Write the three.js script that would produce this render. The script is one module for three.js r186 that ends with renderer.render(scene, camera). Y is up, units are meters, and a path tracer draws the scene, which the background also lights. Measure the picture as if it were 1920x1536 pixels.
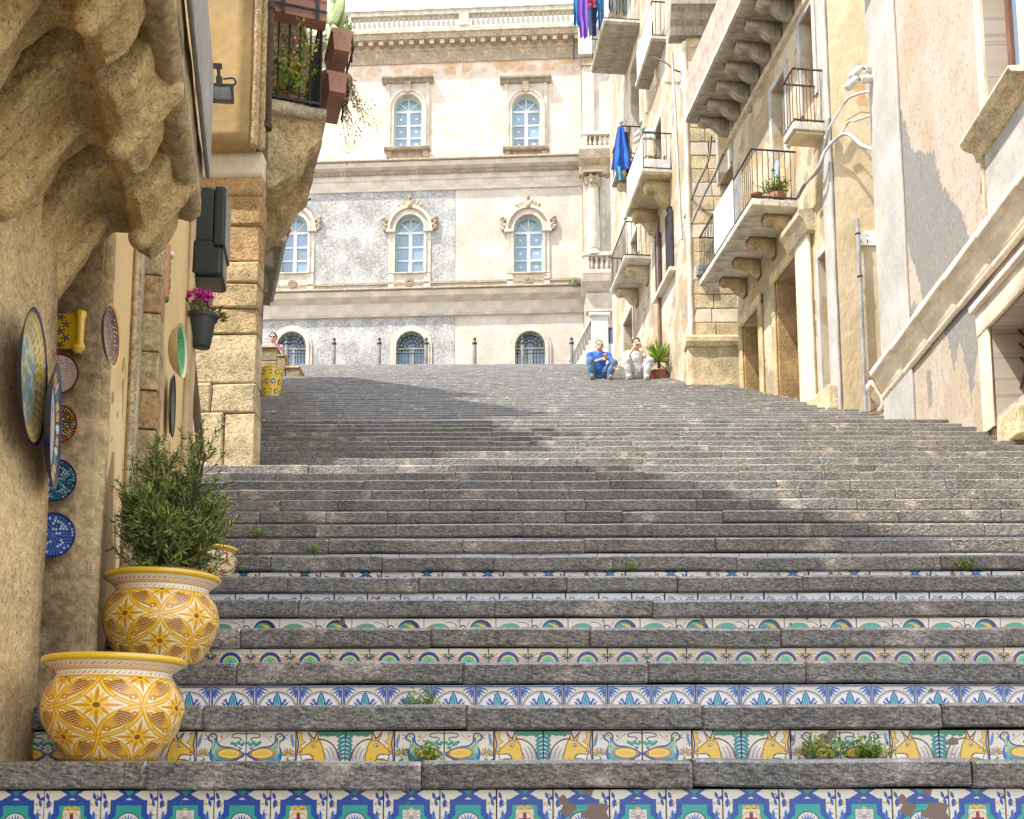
import * as THREE from 'three';
import { mergeGeometries, mergeVertices } from 'three/addons/utils/BufferGeometryUtils.js';
import { RoundedBoxGeometry } from 'three/addons/geometries/RoundedBoxGeometry.js';
import { MarchingCubes } from 'three/addons/objects/MarchingCubes.js';

// ---------------------------------------------------------------- camera, sky, sun, exposure
const scene = new THREE.Scene();
const renderer = new THREE.WebGLRenderer({ antialias: true });
renderer.toneMapping = THREE.LinearToneMapping;
renderer.toneMappingExposure = 2.45;
renderer.shadowMap.enabled = true;
renderer.shadowMap.type = THREE.PCFSoftShadowMap;

const FOCAL = 2036, CY = 1197, PITCH = Math.atan(0.1292);
const camera = new THREE.PerspectiveCamera(2 * Math.atan(CY / FOCAL) * 180 / Math.PI, 1920 / (2 * CY), 0.1, 400);
camera.setViewOffset(1920, 2 * CY, 0, 0, 1920, 1536);
camera.rotation.x = PITCH;
camera.rotation.z = -0.002;
camera.updateProjectionMatrix();
scene.add(camera);

const SUN = new THREE.Vector3(-0.45, 0.855, 0.235).normalize();
{
  const w = 256, h = 128, a = new Float32Array(w * h * 4);
  for (let j = 0; j < h; j++) for (let i = 0; i < w; i++) {
    const el = Math.max(0, (j + 0.5) / h * 180 - 90) / 90;
    const t = Math.pow(el, 0.55), o = (j * w + i) * 4;
    const haze = 1 - t;
    a[o] = 1.0 * haze + 0.70 * t; a[o + 1] = 1.03 * haze + 0.79 * t; a[o + 2] = 1.07 * haze + 0.94 * t; a[o + 3] = 1;
  }
  const sky = new THREE.DataTexture(a, w, h, THREE.RGBAFormat, THREE.FloatType);
  sky.mapping = THREE.EquirectangularReflectionMapping; sky.magFilter = THREE.LinearFilter; sky.minFilter = THREE.LinearFilter; sky.needsUpdate = true;
  scene.background = sky; scene.environment = sky;
}
const sun = new THREE.DirectionalLight(new THREE.Color(1, 0.95, 0.87), 4.2);
sun.position.copy(SUN).multiplyScalar(80).add(new THREE.Vector3(0, 6, -18));
sun.target.position.set(0, 6, -18);
sun.castShadow = true;
Object.assign(sun.shadow.camera, { left: -45, right: 45, top: 45, bottom: -45, near: 1, far: 200 });
sun.shadow.mapSize.set(4096, 4096); sun.shadow.radius = 1.2;
scene.add(sun, sun.target);

// ---------------------------------------------------------------- helpers
let seed = 12345;
const rnd = () => { seed |= 0; seed = seed + 0x6D2B79F5 | 0; let t = Math.imul(seed ^ seed >>> 15, 1 | seed); t = t + Math.imul(t ^ t >>> 7, 61 | t) ^ t; return ((t ^ t >>> 14) >>> 0) / 4294967296; };
const rr = (a, b) => a + (b - a) * rnd();
const clamp = (x, a, b) => Math.min(b, Math.max(a, x));
const V = (x, y, z) => new THREE.Vector3(x, y, z);
const hash = (x, y, s) => { let n = Math.imul(x | 0, 374761393) + Math.imul(y | 0, 668265263) + Math.imul(s | 0, 2147483647 - 1013); n = Math.imul(n ^ n >>> 13, 1274126177); return ((n ^ n >>> 16) >>> 0) / 4294967296; };
const mod = (a, n) => ((a % n) + n) % n;
function vnoise(u, v, per, s) { // tileable on 0..1
  const x = u * per, y = v * per, xi = Math.floor(x), yi = Math.floor(y); let fx = x - xi, fy = y - yi;
  fx = fx * fx * (3 - 2 * fx); fy = fy * fy * (3 - 2 * fy);
  const h = (i, j) => hash(mod(xi + i, per), mod(yi + j, per), s);
  return (h(0, 0) * (1 - fx) + h(1, 0) * fx) * (1 - fy) + (h(0, 1) * (1 - fx) + h(1, 1) * fx) * fy;
}
function fbm(u, v, per, oct, s) { let a = 0, w = 0.5, t = 0; for (let i = 0; i < oct; i++) { a += w * vnoise(u, v, per, s + i * 17); t += w; w *= 0.55; per *= 2; } return a / t; }
function n3(x, y, z, s = 0) { // smooth 3d value noise
  const xi = Math.floor(x), yi = Math.floor(y), zi = Math.floor(z), f = (t) => t * t * (3 - 2 * t), fx = f(x - xi), fy = f(y - yi), fz = f(z - zi);
  const h = (i, j, k) => hash(xi + i + (zi + k) * 57, yi + j + (zi + k) * 131, s);
  const l = (a, b, t) => a + (b - a) * t;
  return l(l(l(h(0, 0, 0), h(1, 0, 0), fx), l(h(0, 1, 0), h(1, 1, 0), fx), fy), l(l(h(0, 0, 1), h(1, 0, 1), fx), l(h(0, 1, 1), h(1, 1, 1), fx), fy), fz);
}
const n3f = (x, y, z, s = 0) => 0.55 * n3(x, y, z, s) + 0.3 * n3(2 * x, 2 * y, 2 * z, s + 5) + 0.15 * n3(4 * x, 4 * y, 4 * z, s + 9);

function dataTex(w, h, fn, srgb = true) {
  const a = new Uint8Array(w * h * 4);
  for (let j = 0; j < h; j++) for (let i = 0; i < w; i++) { const c = fn(i / w, j / h), o = (j * w + i) * 4; a[o] = clamp(c[0], 0, 255); a[o + 1] = clamp(c[1], 0, 255); a[o + 2] = clamp(c[2], 0, 255); a[o + 3] = 255; }
  const t = new THREE.DataTexture(a, w, h); t.wrapS = t.wrapT = THREE.RepeatWrapping; t.magFilter = THREE.LinearFilter; t.minFilter = THREE.LinearMipmapLinearFilter; t.generateMipmaps = true;
  if (srgb) t.colorSpace = THREE.SRGBColorSpace; t.needsUpdate = true; return t;
}
function canvasTex(w, h, draw, repeat = false) {
  const c = document.createElement('canvas'); c.width = w; c.height = h; draw(c.getContext('2d'), w, h);
  const t = new THREE.CanvasTexture(c); t.colorSpace = THREE.SRGBColorSpace; if (repeat) t.wrapS = t.wrapT = THREE.RepeatWrapping; return t;
}
const grey = (x) => [x, x, x];
// ray through a point of the photograph: x = ux*d, y = uy*d at horizontal depth d
const ct = Math.cos(PITCH), st = Math.sin(PITCH);
const ray = (px, py) => { const u = (px - 960) / FOCAL, v = (CY - py) / FOCAL, den = ct - v * st; return [u / den, (v * ct + st) / den]; };
const at = (px, py, d) => { const [a, b] = ray(px, py); return V(a * d, b * d, -d); };

// stairs
const RUN = 0.39, RISE = 0.1727, D0 = 2.882, Z0 = 0.0485, LAND = 0.9, NTOP = 77, KLAND = 23, SLAB = 0.075;
const nosD = (k) => D0 + k * RUN + (k > KLAND ? LAND : 0);
const nosY = (k) => Z0 + k * RISE;
function stairY(d) { if (d >= nosD(NTOP)) return nosY(NTOP); let k = -12; while (k < NTOP && nosD(k + 1) <= d) k++; return nosY(k); }

// geometry helpers (all non-indexed)
const ni = (g) => { const r = g.index ? g.toNonIndexed() : g; for (const k of Object.keys(r.attributes)) if (!['position', 'normal', 'uv', 'color'].includes(k)) r.deleteAttribute(k); return r; };
function uvBox(g, scale = 1, ou = 0, ov = 0) {
  g = ni(g); const p = g.attributes.position, uv = new Float32Array(p.count * 2), A = V(), B = V(), C = V();
  for (let i = 0; i < p.count; i += 3) {
    A.fromBufferAttribute(p, i); B.fromBufferAttribute(p, i + 1).sub(A); C.fromBufferAttribute(p, i + 2).sub(A); B.cross(C);
    const ax = Math.abs(B.x), ay = Math.abs(B.y), az = Math.abs(B.z);
    for (let j = 0; j < 3; j++) { const x = p.getX(i + j), y = p.getY(i + j), z = p.getZ(i + j); const o = (i + j) * 2;
      if (az >= ax && az >= ay) { uv[o] = x; uv[o + 1] = y; } else if (ax >= ay) { uv[o] = z; uv[o + 1] = y; } else { uv[o] = x; uv[o + 1] = z; }
      uv[o] = uv[o] / scale + ou; uv[o + 1] = uv[o + 1] / scale + ov; }
  }
  g.setAttribute('uv', new THREE.BufferAttribute(uv, 2)); return g;
}
const box = (x0, x1, y0, y1, z0, z1) => new THREE.BoxGeometry(Math.abs(x1 - x0), Math.abs(y1 - y0), Math.abs(z1 - z0)).translate((x0 + x1) / 2, (y0 + y1) / 2, (z0 + z1) / 2);
const rbox = (x0, x1, y0, y1, z0, z1, r = 0.01, seg = 2) => new RoundedBoxGeometry(Math.abs(x1 - x0), Math.abs(y1 - y0), Math.abs(z1 - z0), seg, Math.min(r, 0.49 * Math.min(Math.abs(x1 - x0), Math.abs(y1 - y0), Math.abs(z1 - z0)))).translate((x0 + x1) / 2, (y0 + y1) / 2, (z0 + z1) / 2);
function bar(a, b, r, n = 6) { const d = b.clone().sub(a), l = d.length(); const g = new THREE.CylinderGeometry(r, r, l, n); g.applyQuaternion(new THREE.Quaternion().setFromUnitVectors(V(0, 1, 0), d.normalize())); return g.translate((a.x + b.x) / 2, (a.y + b.y) / 2, (a.z + b.z) / 2); }
function tube(pts, r, seg = 24, n = 6) { return new THREE.TubeGeometry(new THREE.CatmullRomCurve3(pts), seg, r, n, false); }
const lathe = (pts, n = 32) => new THREE.LatheGeometry(pts.map(([x, y]) => new THREE.Vector2(x, y)), n);
function shapeOf(pts) { const s = new THREE.Shape(); pts.forEach(([x, y], i) => i ? s.lineTo(x, y) : s.moveTo(x, y)); return s; }
// profile [z, y] swept along local x
function prism(profile, x0, x1) { const g = new THREE.ExtrudeGeometry(shapeOf(profile.map(([z, y]) => [-z, y])), { depth: Math.abs(x1 - x0), bevelEnabled: false }); return g.rotateY(Math.PI / 2).translate(Math.min(x0, x1), 0, 0); }
// outline [x, y] with holes, thickness from z0 to z1
function plate(pts, holes, z0, z1) { const s = Array.isArray(pts) ? shapeOf(pts) : pts; for (const h of holes || []) s.holes.push(Array.isArray(h) ? new THREE.Path(h.map(([x, y]) => new THREE.Vector2(x, y))) : h); return new THREE.ExtrudeGeometry(s, { depth: z1 - z0, bevelEnabled: false, curveSegments: 16 }).translate(0, 0, z0); }
const rect = (x0, x1, y0, y1) => [[x0, y0], [x1, y0], [x1, y1], [x0, y1]];
function archPts(xc, w, y0, ySpring, n = 14, rise = w / 2) { const p = [[xc - w / 2, y0], [xc + w / 2, y0]]; for (let i = 0; i <= n; i++) { const a = Math.PI * i / n; p.push([xc + Math.cos(a) * w / 2, ySpring + Math.sin(a) * rise]); } return p; }
function jitter(g, amp, freq, s = 0, along = null) { g = ni(g); g = mergeVertices((() => { const q = new THREE.BufferGeometry(); q.setAttribute('position', g.attributes.position.clone()); return q; })(), 1e-4); g.computeVertexNormals(); const p = g.attributes.position, n = g.attributes.normal; for (let i = 0; i < p.count; i++) { const x = p.getX(i), y = p.getY(i), z = p.getZ(i), k = (n3f(x * freq + 50, y * freq + 50, z * freq + 50, s) - 0.5) * 2 * amp; p.setXYZ(i, x + n.getX(i) * k, y + n.getY(i) * k, z + n.getZ(i) * k); } g.computeVertexNormals(); return ni(g); }
function sdfGeo(fn, lo, hi, res, maxPoly = 60000) {
  const mc = new MarchingCubes(res, new THREE.MeshStandardMaterial(), false, false, maxPoly); mc.isolation = 0;
  const half = res / 2, c = lo.clone().add(hi).multiplyScalar(0.5), e = hi.clone().sub(lo).multiplyScalar(0.5);
  for (let z = 0; z < res; z++) for (let y = 0; y < res; y++) for (let x = 0; x < res; x++) mc.field[x + y * res + z * res * res] = -fn(c.x + (x - half) / half * e.x, c.y + (y - half) / half * e.y, c.z + (z - half) / half * e.z);
  mc.update();
  const n = mc.count, pos = new Float32Array(n * 3);
  for (let i = 0; i < n; i++) { pos[i * 3] = c.x + mc.positionArray[i * 3] * e.x; pos[i * 3 + 1] = c.y + mc.positionArray[i * 3 + 1] * e.y; pos[i * 3 + 2] = c.z + mc.positionArray[i * 3 + 2] * e.z; }
  let g = new THREE.BufferGeometry(); g.setAttribute('position', new THREE.BufferAttribute(pos, 3)); g = mergeVertices(g, 1e-4); g.computeVertexNormals(); g = ni(g); g.setAttribute('uv', new THREE.BufferAttribute(new Float32Array(g.attributes.position.count * 2), 2)); return g;
}
const capsule = (p, a, b, ra, rb) => { const bx = b.x - a.x, by = b.y - a.y, bz = b.z - a.z, px = p[0] - a.x, py = p[1] - a.y, pz = p[2] - a.z; const h = clamp((px * bx + py * by + pz * bz) / (bx * bx + by * by + bz * bz + 1e-9), 0, 1); return Math.hypot(px - bx * h, py - by * h, pz - bz * h) - (ra + (rb - ra) * h); };
const smin = (a, b, k) => { const h = clamp(0.5 + 0.5 * (b - a) / k, 0, 1); return b + (a - b) * h - k * h * (1 - h); };

const taken = {};
function numbered(n) { const c = taken[n] = (taken[n] ?? -1) + 1; return c ? `${n}_${String(c).padStart(3, '0')}` : n; }
function merged(geos, uvs) { const a = (Array.isArray(geos) ? geos : [geos]).map((g) => { g = ni(g); if (!g.attributes.normal) g.computeVertexNormals(); if (uvs || !g.attributes.uv) g = uvBox(g, uvs || 1); return g; }); return a.length > 1 ? mergeGeometries(a) : a[0]; }
function mesh(name, geos, mat, parent = scene, uvs = 1) { const m = new THREE.Mesh(uvs === 'keep' ? merged(geos) : merged(geos, uvs), mat); m.name = parent === scene ? numbered(name) : name; m.castShadow = m.receiveShadow = true; parent.add(m); return m; }
function tag(o, label, category, group, kind) { o.userData.label = label; o.userData.category = category; if (group) o.userData.group = group; if (kind) o.userData.kind = kind; return o; }
function thing(name, label, category, pos = [0, 0, 0], turn = 0, group) { const g = new THREE.Group(); g.name = numbered(name); g.position.set(...pos); g.rotation.y = turn; scene.add(g); return tag(g, label, category, group); }
function structure(o) { o.userData.kind = 'structure'; return o; }
function sub(name, parent) { const g = new THREE.Group(); g.name = name; parent.add(g); return g; }
// a wall seen from the front: local x runs left to right, y up, z out of the wall; points given in plan as [x, depth]
function frame(x0, d0, x1, d1) {
  const o = V(x0, 0, -d0), u = V(x1 - x0, 0, -(d1 - d0)), len = u.length(); u.normalize(); const n = V(-u.z, 0, u.x);
  return { o, u, n, len, turn: Math.atan2(-u.z, u.x),
    loc(px, py, off = 0) { const [a, b] = ray(px, py); const dir = V(a, b, -1); const t = (n.dot(o) + off) / n.dot(dir); const p = dir.multiplyScalar(t).sub(o); return [p.dot(u), p.y]; },
    s(px, py, off = 0) { return this.loc(px, py, off)[0]; }, y(px, py, off = 0) { return this.loc(px, py, off)[1]; },
    dep(s) { return -(o.z + u.z * s); }, wx(s) { return o.x + u.x * s; },
    world(s, y, z = 0) { return o.clone().addScaledVector(u, s).addScaledVector(n, z).setY(y); },
    put(g) { g.position.copy(o); g.rotation.y = this.turn; return g; } };
}
// ---------------------------------------------------------------- materials
const TX = {};
TX.basalt = dataTex(1024, 1024, (u, v) => { const a = fbm(u, v, 5, 4, 1), b = fbm(mod(u + v, 1), mod(v * 3, 1), 80, 3, 7), c = fbm(u, v, 260, 2, 3), m = fbm(u, v, 9, 3, 77); const l = 111 + (a - 0.5) * 44 + (b - 0.5) * 105 + (c - 0.5) * 84 + (m > 0.66 ? (m - 0.66) * 240 : 0); return [l * 1.03 + (m - 0.5) * 12, l, l * 0.96 - (m - 0.5) * 6]; });
TX.weather = dataTex(1024, 1024, (u, v) => { const a = fbm(u, v, 4, 6, 401), b = fbm(u, v, 7, 6, 411), d = fbm(u, mod(v * 1, 1), 60, 2, 421), s = vnoise(u, v * 0.12, 70, 431) * vnoise(u, v, 5, 433), f = fbm(u, v, 140, 2, 441); let r = 238, g = 226, c = 206; const k = (x, e) => clamp(x / e, 0, 1); const p1 = k(a - 0.56, 0.025), p2 = k(b - 0.6, 0.02), p3 = k(0.4 - a, 0.04), st = k(s - 0.42, 0.25) * 0.5; r += (214 - r) * p1; g += (194 - g) * p1; c += (160 - c) * p1; r += (188 - r) * p2 * 0.9; g += (178 - g) * p2 * 0.9; c += (164 - c) * p2 * 0.9; r += (248 - r) * p3; g += (240 - g) * p3; c += (228 - c) * p3; r += (196 - r) * st; g += (176 - g) * st; c += (146 - c) * st; const n = (d - 0.5) * 26 + (f - 0.5) * 26; return [r + n, g + n, c + n]; });
TX.basaltB = dataTex(1024, 1024, (u, v) => { const w = fbm(u, v, 9, 2, 31) * 0.1, ch = fbm(mod(u + v * 1 + w, 1), mod(v * 3 - u * 2, 1), 40, 2, 5), b = fbm(u, v, 60, 4, 9), a = fbm(u, v, 8, 3, 12); return grey(255 * (0.35 * ch + 0.4 * b + 0.25 * a)); }, false);
TX.mottle = dataTex(1024, 1024, (u, v) => { const a = fbm(u, v, 4, 6, 21), b = fbm(u, v, 40, 4, 27), s = fbm(u, mod(v * 1, 1), 10, 3, 41); const l = 222 + (a - 0.5) * 60 + (b - 0.5) * 34; return [l + (s - 0.5) * 8, l, l - (s - 0.5) * 26]; });
TX.rough = dataTex(1024, 1024, (u, v) => { const a = fbm(u, v, 4, 5, 61), b = fbm(u, v, 48, 4, 67), c = vnoise(u, v, 256, 69); const l = 200 + (a - 0.5) * 110 + (b - 0.5) * 110 + (c - 0.5) * 40; return [l * 1.02, l, l * 0.95]; });
TX.gritty = dataTex(1024, 1024, (u, v) => { const a = fbm(u, v, 4, 5, 261), b = fbm(u, v, 90, 3, 267), c = fbm(u, v, 260, 2, 269), p = fbm(u, v, 170, 2, 271); const l = 218 + (a - 0.5) * 60 + (b - 0.5) * 60 + (c - 0.5) * 60 - (p > 0.66 ? (p - 0.66) * 330 : 0); return [l * 1.01, l, l * 0.96]; });
TX.roughB = dataTex(1024, 1024, (u, v) => grey(255 * (0.3 * fbm(u, v, 6, 3, 71) + 0.7 * fbm(u, v, 40, 4, 73))), false);
TX.pitB = dataTex(512, 512, (u, v) => { const a = fbm(u, v, 8, 4, 81), p = fbm(u, v, 36, 3, 83); return grey(255 * clamp(0.45 + (a - 0.5) * 0.8 - Math.max(0, p - 0.58) * 3, 0, 1)); }, false);
TX.fineB = dataTex(512, 512, (u, v) => grey(255 * fbm(u, v, 24, 4, 91)), false);
TX.streak = dataTex(512, 512, (u, v) => { const a = fbm(u, mod(v, 1), 6, 5, 101), s = 0.5 * vnoise(u, v * 0.25, 60, 103) + 0.5 * vnoise(u, v * 0.25, 24, 104); const l = 205 + (a - 0.5) * 90 + (s - 0.5) * 70; return [l * 1.01, l, l * 0.97]; });
TX.grain = dataTex(512, 512, (u, v) => { const s = vnoise(u, v * 0.08, 120, 111) * 0.6 + vnoise(u, v * 0.1, 40, 113) * 0.4, a = fbm(u, v, 5, 3, 115); return grey(190 + (s - 0.5) * 90 + (a - 0.5) * 40); });
const lin = (r, g, b) => new THREE.Color().setRGB(r, g, b);
function mat(color, map, bump, bumpScale = 0.004, rough = 0.9, extra = {}) { return new THREE.MeshStandardMaterial({ color: Array.isArray(color) ? lin(...color) : new THREE.Color(color), map: map || null, bumpMap: bump || null, bumpScale: bump ? bumpScale : 1, roughness: rough, ...extra }); }
const M = {};
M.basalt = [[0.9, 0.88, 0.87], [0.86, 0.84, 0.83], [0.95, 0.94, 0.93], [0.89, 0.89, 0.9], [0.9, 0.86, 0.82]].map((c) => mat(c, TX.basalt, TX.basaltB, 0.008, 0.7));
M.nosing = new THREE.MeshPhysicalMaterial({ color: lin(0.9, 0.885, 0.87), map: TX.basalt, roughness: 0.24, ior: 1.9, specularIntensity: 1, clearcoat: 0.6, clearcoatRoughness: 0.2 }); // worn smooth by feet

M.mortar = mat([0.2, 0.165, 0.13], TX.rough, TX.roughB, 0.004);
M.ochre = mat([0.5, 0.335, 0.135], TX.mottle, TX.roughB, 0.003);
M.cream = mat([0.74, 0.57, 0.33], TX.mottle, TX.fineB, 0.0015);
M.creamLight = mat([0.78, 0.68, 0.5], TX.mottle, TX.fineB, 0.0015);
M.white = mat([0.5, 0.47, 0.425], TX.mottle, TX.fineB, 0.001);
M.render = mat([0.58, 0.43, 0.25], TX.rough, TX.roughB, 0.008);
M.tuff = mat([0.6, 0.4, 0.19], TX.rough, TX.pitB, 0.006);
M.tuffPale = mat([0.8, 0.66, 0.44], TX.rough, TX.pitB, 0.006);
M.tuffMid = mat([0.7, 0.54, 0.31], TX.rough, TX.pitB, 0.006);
M.carved = mat([0.72, 0.52, 0.25], TX.gritty, TX.roughB, 0.014);
M.carvedPale = mat([0.62, 0.48, 0.28], TX.rough, TX.roughB, 0.01);
M.trim = mat([0.7, 0.6, 0.44], TX.rough, TX.roughB, 0.004);
M.trimPale = mat([0.8, 0.68, 0.51], TX.mottle, TX.roughB, 0.003);
M.greyRender = mat([0.56, 0.57, 0.6], TX.rough, TX.roughB, 0.008);
M.concrete = mat([0.42, 0.38, 0.31], TX.streak, TX.fineB, 0.003);
M.concretePale = mat([0.68, 0.64, 0.55], TX.streak, TX.fineB, 0.003);
M.iron = mat([0.05, 0.045, 0.042], TX.rough, null, 0, 0.6, { metalness: 0.4 });
M.rust = mat([0.12, 0.06, 0.035], TX.rough, TX.fineB, 0.001, 0.85);
M.steel = mat([0.42, 0.43, 0.45], TX.streak, null, 0, 0.45, { metalness: 0.5 });
M.whitePaint = mat([0.8, 0.8, 0.78], TX.mottle, null, 0, 0.5);
M.aqua = mat([0.42, 0.66, 0.62], TX.mottle, null, 0, 0.55);
M.terracotta = mat([0.42, 0.17, 0.085], TX.mottle, TX.fineB, 0.001, 0.8);
M.planter = mat([0.5, 0.25, 0.18], TX.mottle, TX.fineB, 0.001, 0.7);
M.soil = mat([0.06, 0.04, 0.025], TX.rough, TX.roughB, 0.01, 1);
M.glass = new THREE.MeshPhysicalMaterial({ color: lin(0.17, 0.26, 0.38), roughness: 0.06, metalness: 0, specularIntensity: 1, ior: 1.7 });
M.darkRoom = mat([0.45, 0.42, 0.37], TX.mottle);
M.wood = mat([0.2, 0.11, 0.055], TX.grain, TX.grain, 0.002, 0.7);
M.brownFrame = mat([0.3, 0.14, 0.085], TX.grain, null, 0, 0.6);
M.purpleShutter = mat([0.07, 0.05, 0.07], TX.grain, null, 0, 0.65);
M.blackPlastic = mat([0.025, 0.03, 0.03], null, null, 0, 0.4);
M.cable = mat([0.16, 0.15, 0.14], null, null, 0, 0.7);
M.cablePale = mat([0.5, 0.47, 0.42], TX.mottle, null, 0, 0.7);
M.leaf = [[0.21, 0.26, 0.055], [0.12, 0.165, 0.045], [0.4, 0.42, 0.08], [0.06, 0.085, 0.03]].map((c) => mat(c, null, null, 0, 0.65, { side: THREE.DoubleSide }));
M.weed = mat([0.16, 0.3, 0.03], null, null, 0, 0.7, { side: THREE.DoubleSide });
M.bark = mat([0.12, 0.08, 0.05], TX.rough, null, 0, 0.9);

// ---------------------------------------------------------------- tile designs (flat print on the tile faces)
const TS = 256, TH = 168, COLS = { w: '#ece5d6', b: '#164aa8', db: '#12295f', lb: '#5b8fd0', y: '#efb93a', dy: '#c98418', t: '#2d9c96', g: '#2f8f6f', o: '#d98d3a', p: '#cdb0a8', r: '#8e2226', n: '#6e5347' };
function blob(c, x, y, r, n = 9, s = 1) { c.beginPath(); for (let i = 0; i < n; i++) { const a = i / n * 6.283, q = r * (0.65 + 0.6 * hash(i, Math.floor(x * 7 + y), s)); const X = x + Math.cos(a) * q, Y = y + Math.sin(a) * q; i ? c.lineTo(X, Y) : c.moveTo(X, Y); } c.closePath(); c.fill(); }
function leafShape(c, x, y, a, l, w) { c.save(); c.translate(x, y); c.rotate(a); c.beginPath(); c.moveTo(0, 0); c.quadraticCurveTo(l * 0.4, -w, l, 0); c.quadraticCurveTo(l * 0.4, w, 0, 0); c.fill(); c.restore(); }
function ring(c, x, y, r, col, lw, a0 = 0, a1 = 6.2832) { c.strokeStyle = col; c.lineWidth = lw; c.beginPath(); c.arc(x, y, r, a0, a1); c.stroke(); }
function poly(c, pts, fill, stroke, lw = 4) { c.beginPath(); pts.forEach(([x, y], i) => i ? c.lineTo(x, y) : c.moveTo(x, y)); c.closePath(); if (fill) { c.fillStyle = fill; c.fill(); } if (stroke) { c.strokeStyle = stroke; c.lineWidth = lw; c.stroke(); } }
function glazeWear(c, x0, s, amount) { c.fillStyle = 'rgba(150,120,95,0.8)'; for (let i = 0; i < amount; i++) blob(c, x0 + hash(i, s, 3) * TS, hash(i, s, 4) * TH, 2 + 5 * hash(i, s, 5), 7, s + i); c.fillStyle = COLS.n; for (let i = 0; i < 2; i++) if (hash(i, s, 8) > 0.55) blob(c, x0 + (hash(i, s, 6) > 0.5 ? 4 : TS - 4), hash(i, s, 7) * TH, 8 + 14 * hash(i, s, 9), 8, s + i); }
function broken(c, x0, s, big) { c.fillStyle = '#7a6053'; const n = big ? 5 : 2; for (let i = 0; i < n; i++) blob(c, x0 + (0.15 + 0.7 * hash(i, s, 13)) * TS, hash(i, s, 14) * TH * 0.8, (big ? 34 : 18) * (0.6 + hash(i, s, 15)), 11, s + i); }
const tileDraw = {
  star(c, x, v) {
    c.fillStyle = COLS.w; c.fillRect(x, 0, TS, TH);
    for (const [fx, m] of [[0, 1], [TS, -1]]) { leafShape(c, x + fx + m * 20, 34, m > 0 ? -0.4 : Math.PI + 0.4, 46, 16); }
    poly(c, [[x + 20, TH + 90], [x + 20, 150], [x + 58, 112], [x + 58, 58], [x + 198, 58], [x + 198, 112], [x + 236, 150], [x + 236, TH + 90]], '#2aa79c', COLS.b, 26);
    c.strokeStyle = COLS.b; c.lineWidth = 26; for (const m of [-1, 1]) { c.beginPath(); c.moveTo(x + 128 + m * 62, 58); c.lineTo(x + 128 - m * 52, -14); c.stroke(); }
    for (const m of [-1, 1]) { c.fillStyle = COLS.b; leafShape(c, x + 128 + m * 106, 44, 0.6 * m + (m < 0 ? Math.PI : 0) - 0.9, 42, 18); leafShape(c, x + 128 + m * 106, 44, 1.3, 36, 15); leafShape(c, x + 128 + m * 106, 44, -1.9, 36, 15); c.fillStyle = COLS.lb; leafShape(c, x + 128 + m * 100, 96, 1.57, 56, 15); c.fillStyle = COLS.b; leafShape(c, x + 128 + m * 100, 96, 1.57, 50, 6); c.fillStyle = COLS.y; c.beginPath(); c.arc(x + 128 + m * 92, 64, 7, 0, 7); c.fill(); }
    c.strokeStyle = 'rgba(70,110,180,0.6)'; c.lineWidth = 3; for (let i = 0; i < 6; i++) { const bx = x + (i % 2 ? 30 : 226) + (hash(i, v, 1) - 0.5) * 40, by = 70 + i * 12; c.beginPath(); c.moveTo(bx - 8, by); c.quadraticCurveTo(bx, by - 8, bx + 9, by + 2); c.stroke(); }
    c.fillStyle = COLS.t; poly(c, [[x + 104, 0], [x + 152, 0], [x + 128, 26]], COLS.t);
    if (v % 2 === 0) { c.fillStyle = COLS.w; c.beginPath(); c.arc(x + 128, 158, 52, 0, 7); c.fill(); c.fillStyle = COLS.b; for (let i = 0; i < 16; i++) leafShape(c, x + 128, 158, i / 16 * 6.283, 48, 6); ring(c, x + 128, 158, 52, COLS.db, 4); c.fillStyle = COLS.y; c.beginPath(); c.arc(x + 128, 158, 10, 0, 7); c.fill(); }
    else if (v % 4 === 1) { poly(c, [[x + 84, 90], [x + 172, 90], [x + 172, 200], [x + 84, 200]], '#e6ddd2', COLS.t, 8); c.fillStyle = COLS.y; for (let i = 0; i < 5; i++) blob(c, x + 100 + i * 14, 86 - (i % 2) * 6, 9, 6, i); ring(c, x + 128, 146, 42, COLS.y, 6); c.fillStyle = COLS.r; c.fillRect(x + 120, 108, 16, 70); c.fillRect(x + 100, 134, 56, 16); }
    else { poly(c, [[x + 84, 90], [x + 172, 90], [x + 172, 200], [x + 84, 200]], '#e4dcd6', COLS.t, 8); c.fillStyle = COLS.y; blob(c, x + 128, 88, 9, 6, 2); c.fillStyle = '#b09a9a'; for (const m of [-1, 1]) { for (let i = 0; i < 4; i++) leafShape(c, x + 128 + m * 6, 118 + i * 8, m > 0 ? -0.9 + i * 0.3 : Math.PI + 0.9 - i * 0.3, 36, 6); } blob(c, x + 128, 128, 13, 8, 4); }
  },
  bird(c, x, v) { // v 0: faces left, 1: faces right
    c.save(); if (v) { c.translate(2 * x + TS, 0); c.scale(-1, 1); } c.lineJoin = 'round';
    c.fillStyle = COLS.w; c.fillRect(x, 0, TS, TH);
    c.strokeStyle = COLS.b; c.lineWidth = 4; for (let i = 0; i < 7; i++) { const a = -2.9 + i * 0.42; c.fillStyle = i % 2 ? '#f0cf62' : '#e9b93e'; leafShape(c, x + 36, 134, a, 46, 12); } for (let i = 0; i < 8; i++) { const a = -3.1 + i * 0.42; c.beginPath(); c.moveTo(x + 36 + Math.cos(a) * 12, 134 + Math.sin(a) * 12); c.lineTo(x + 36 + Math.cos(a) * 44, 134 + Math.sin(a) * 44); c.stroke(); }
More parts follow.
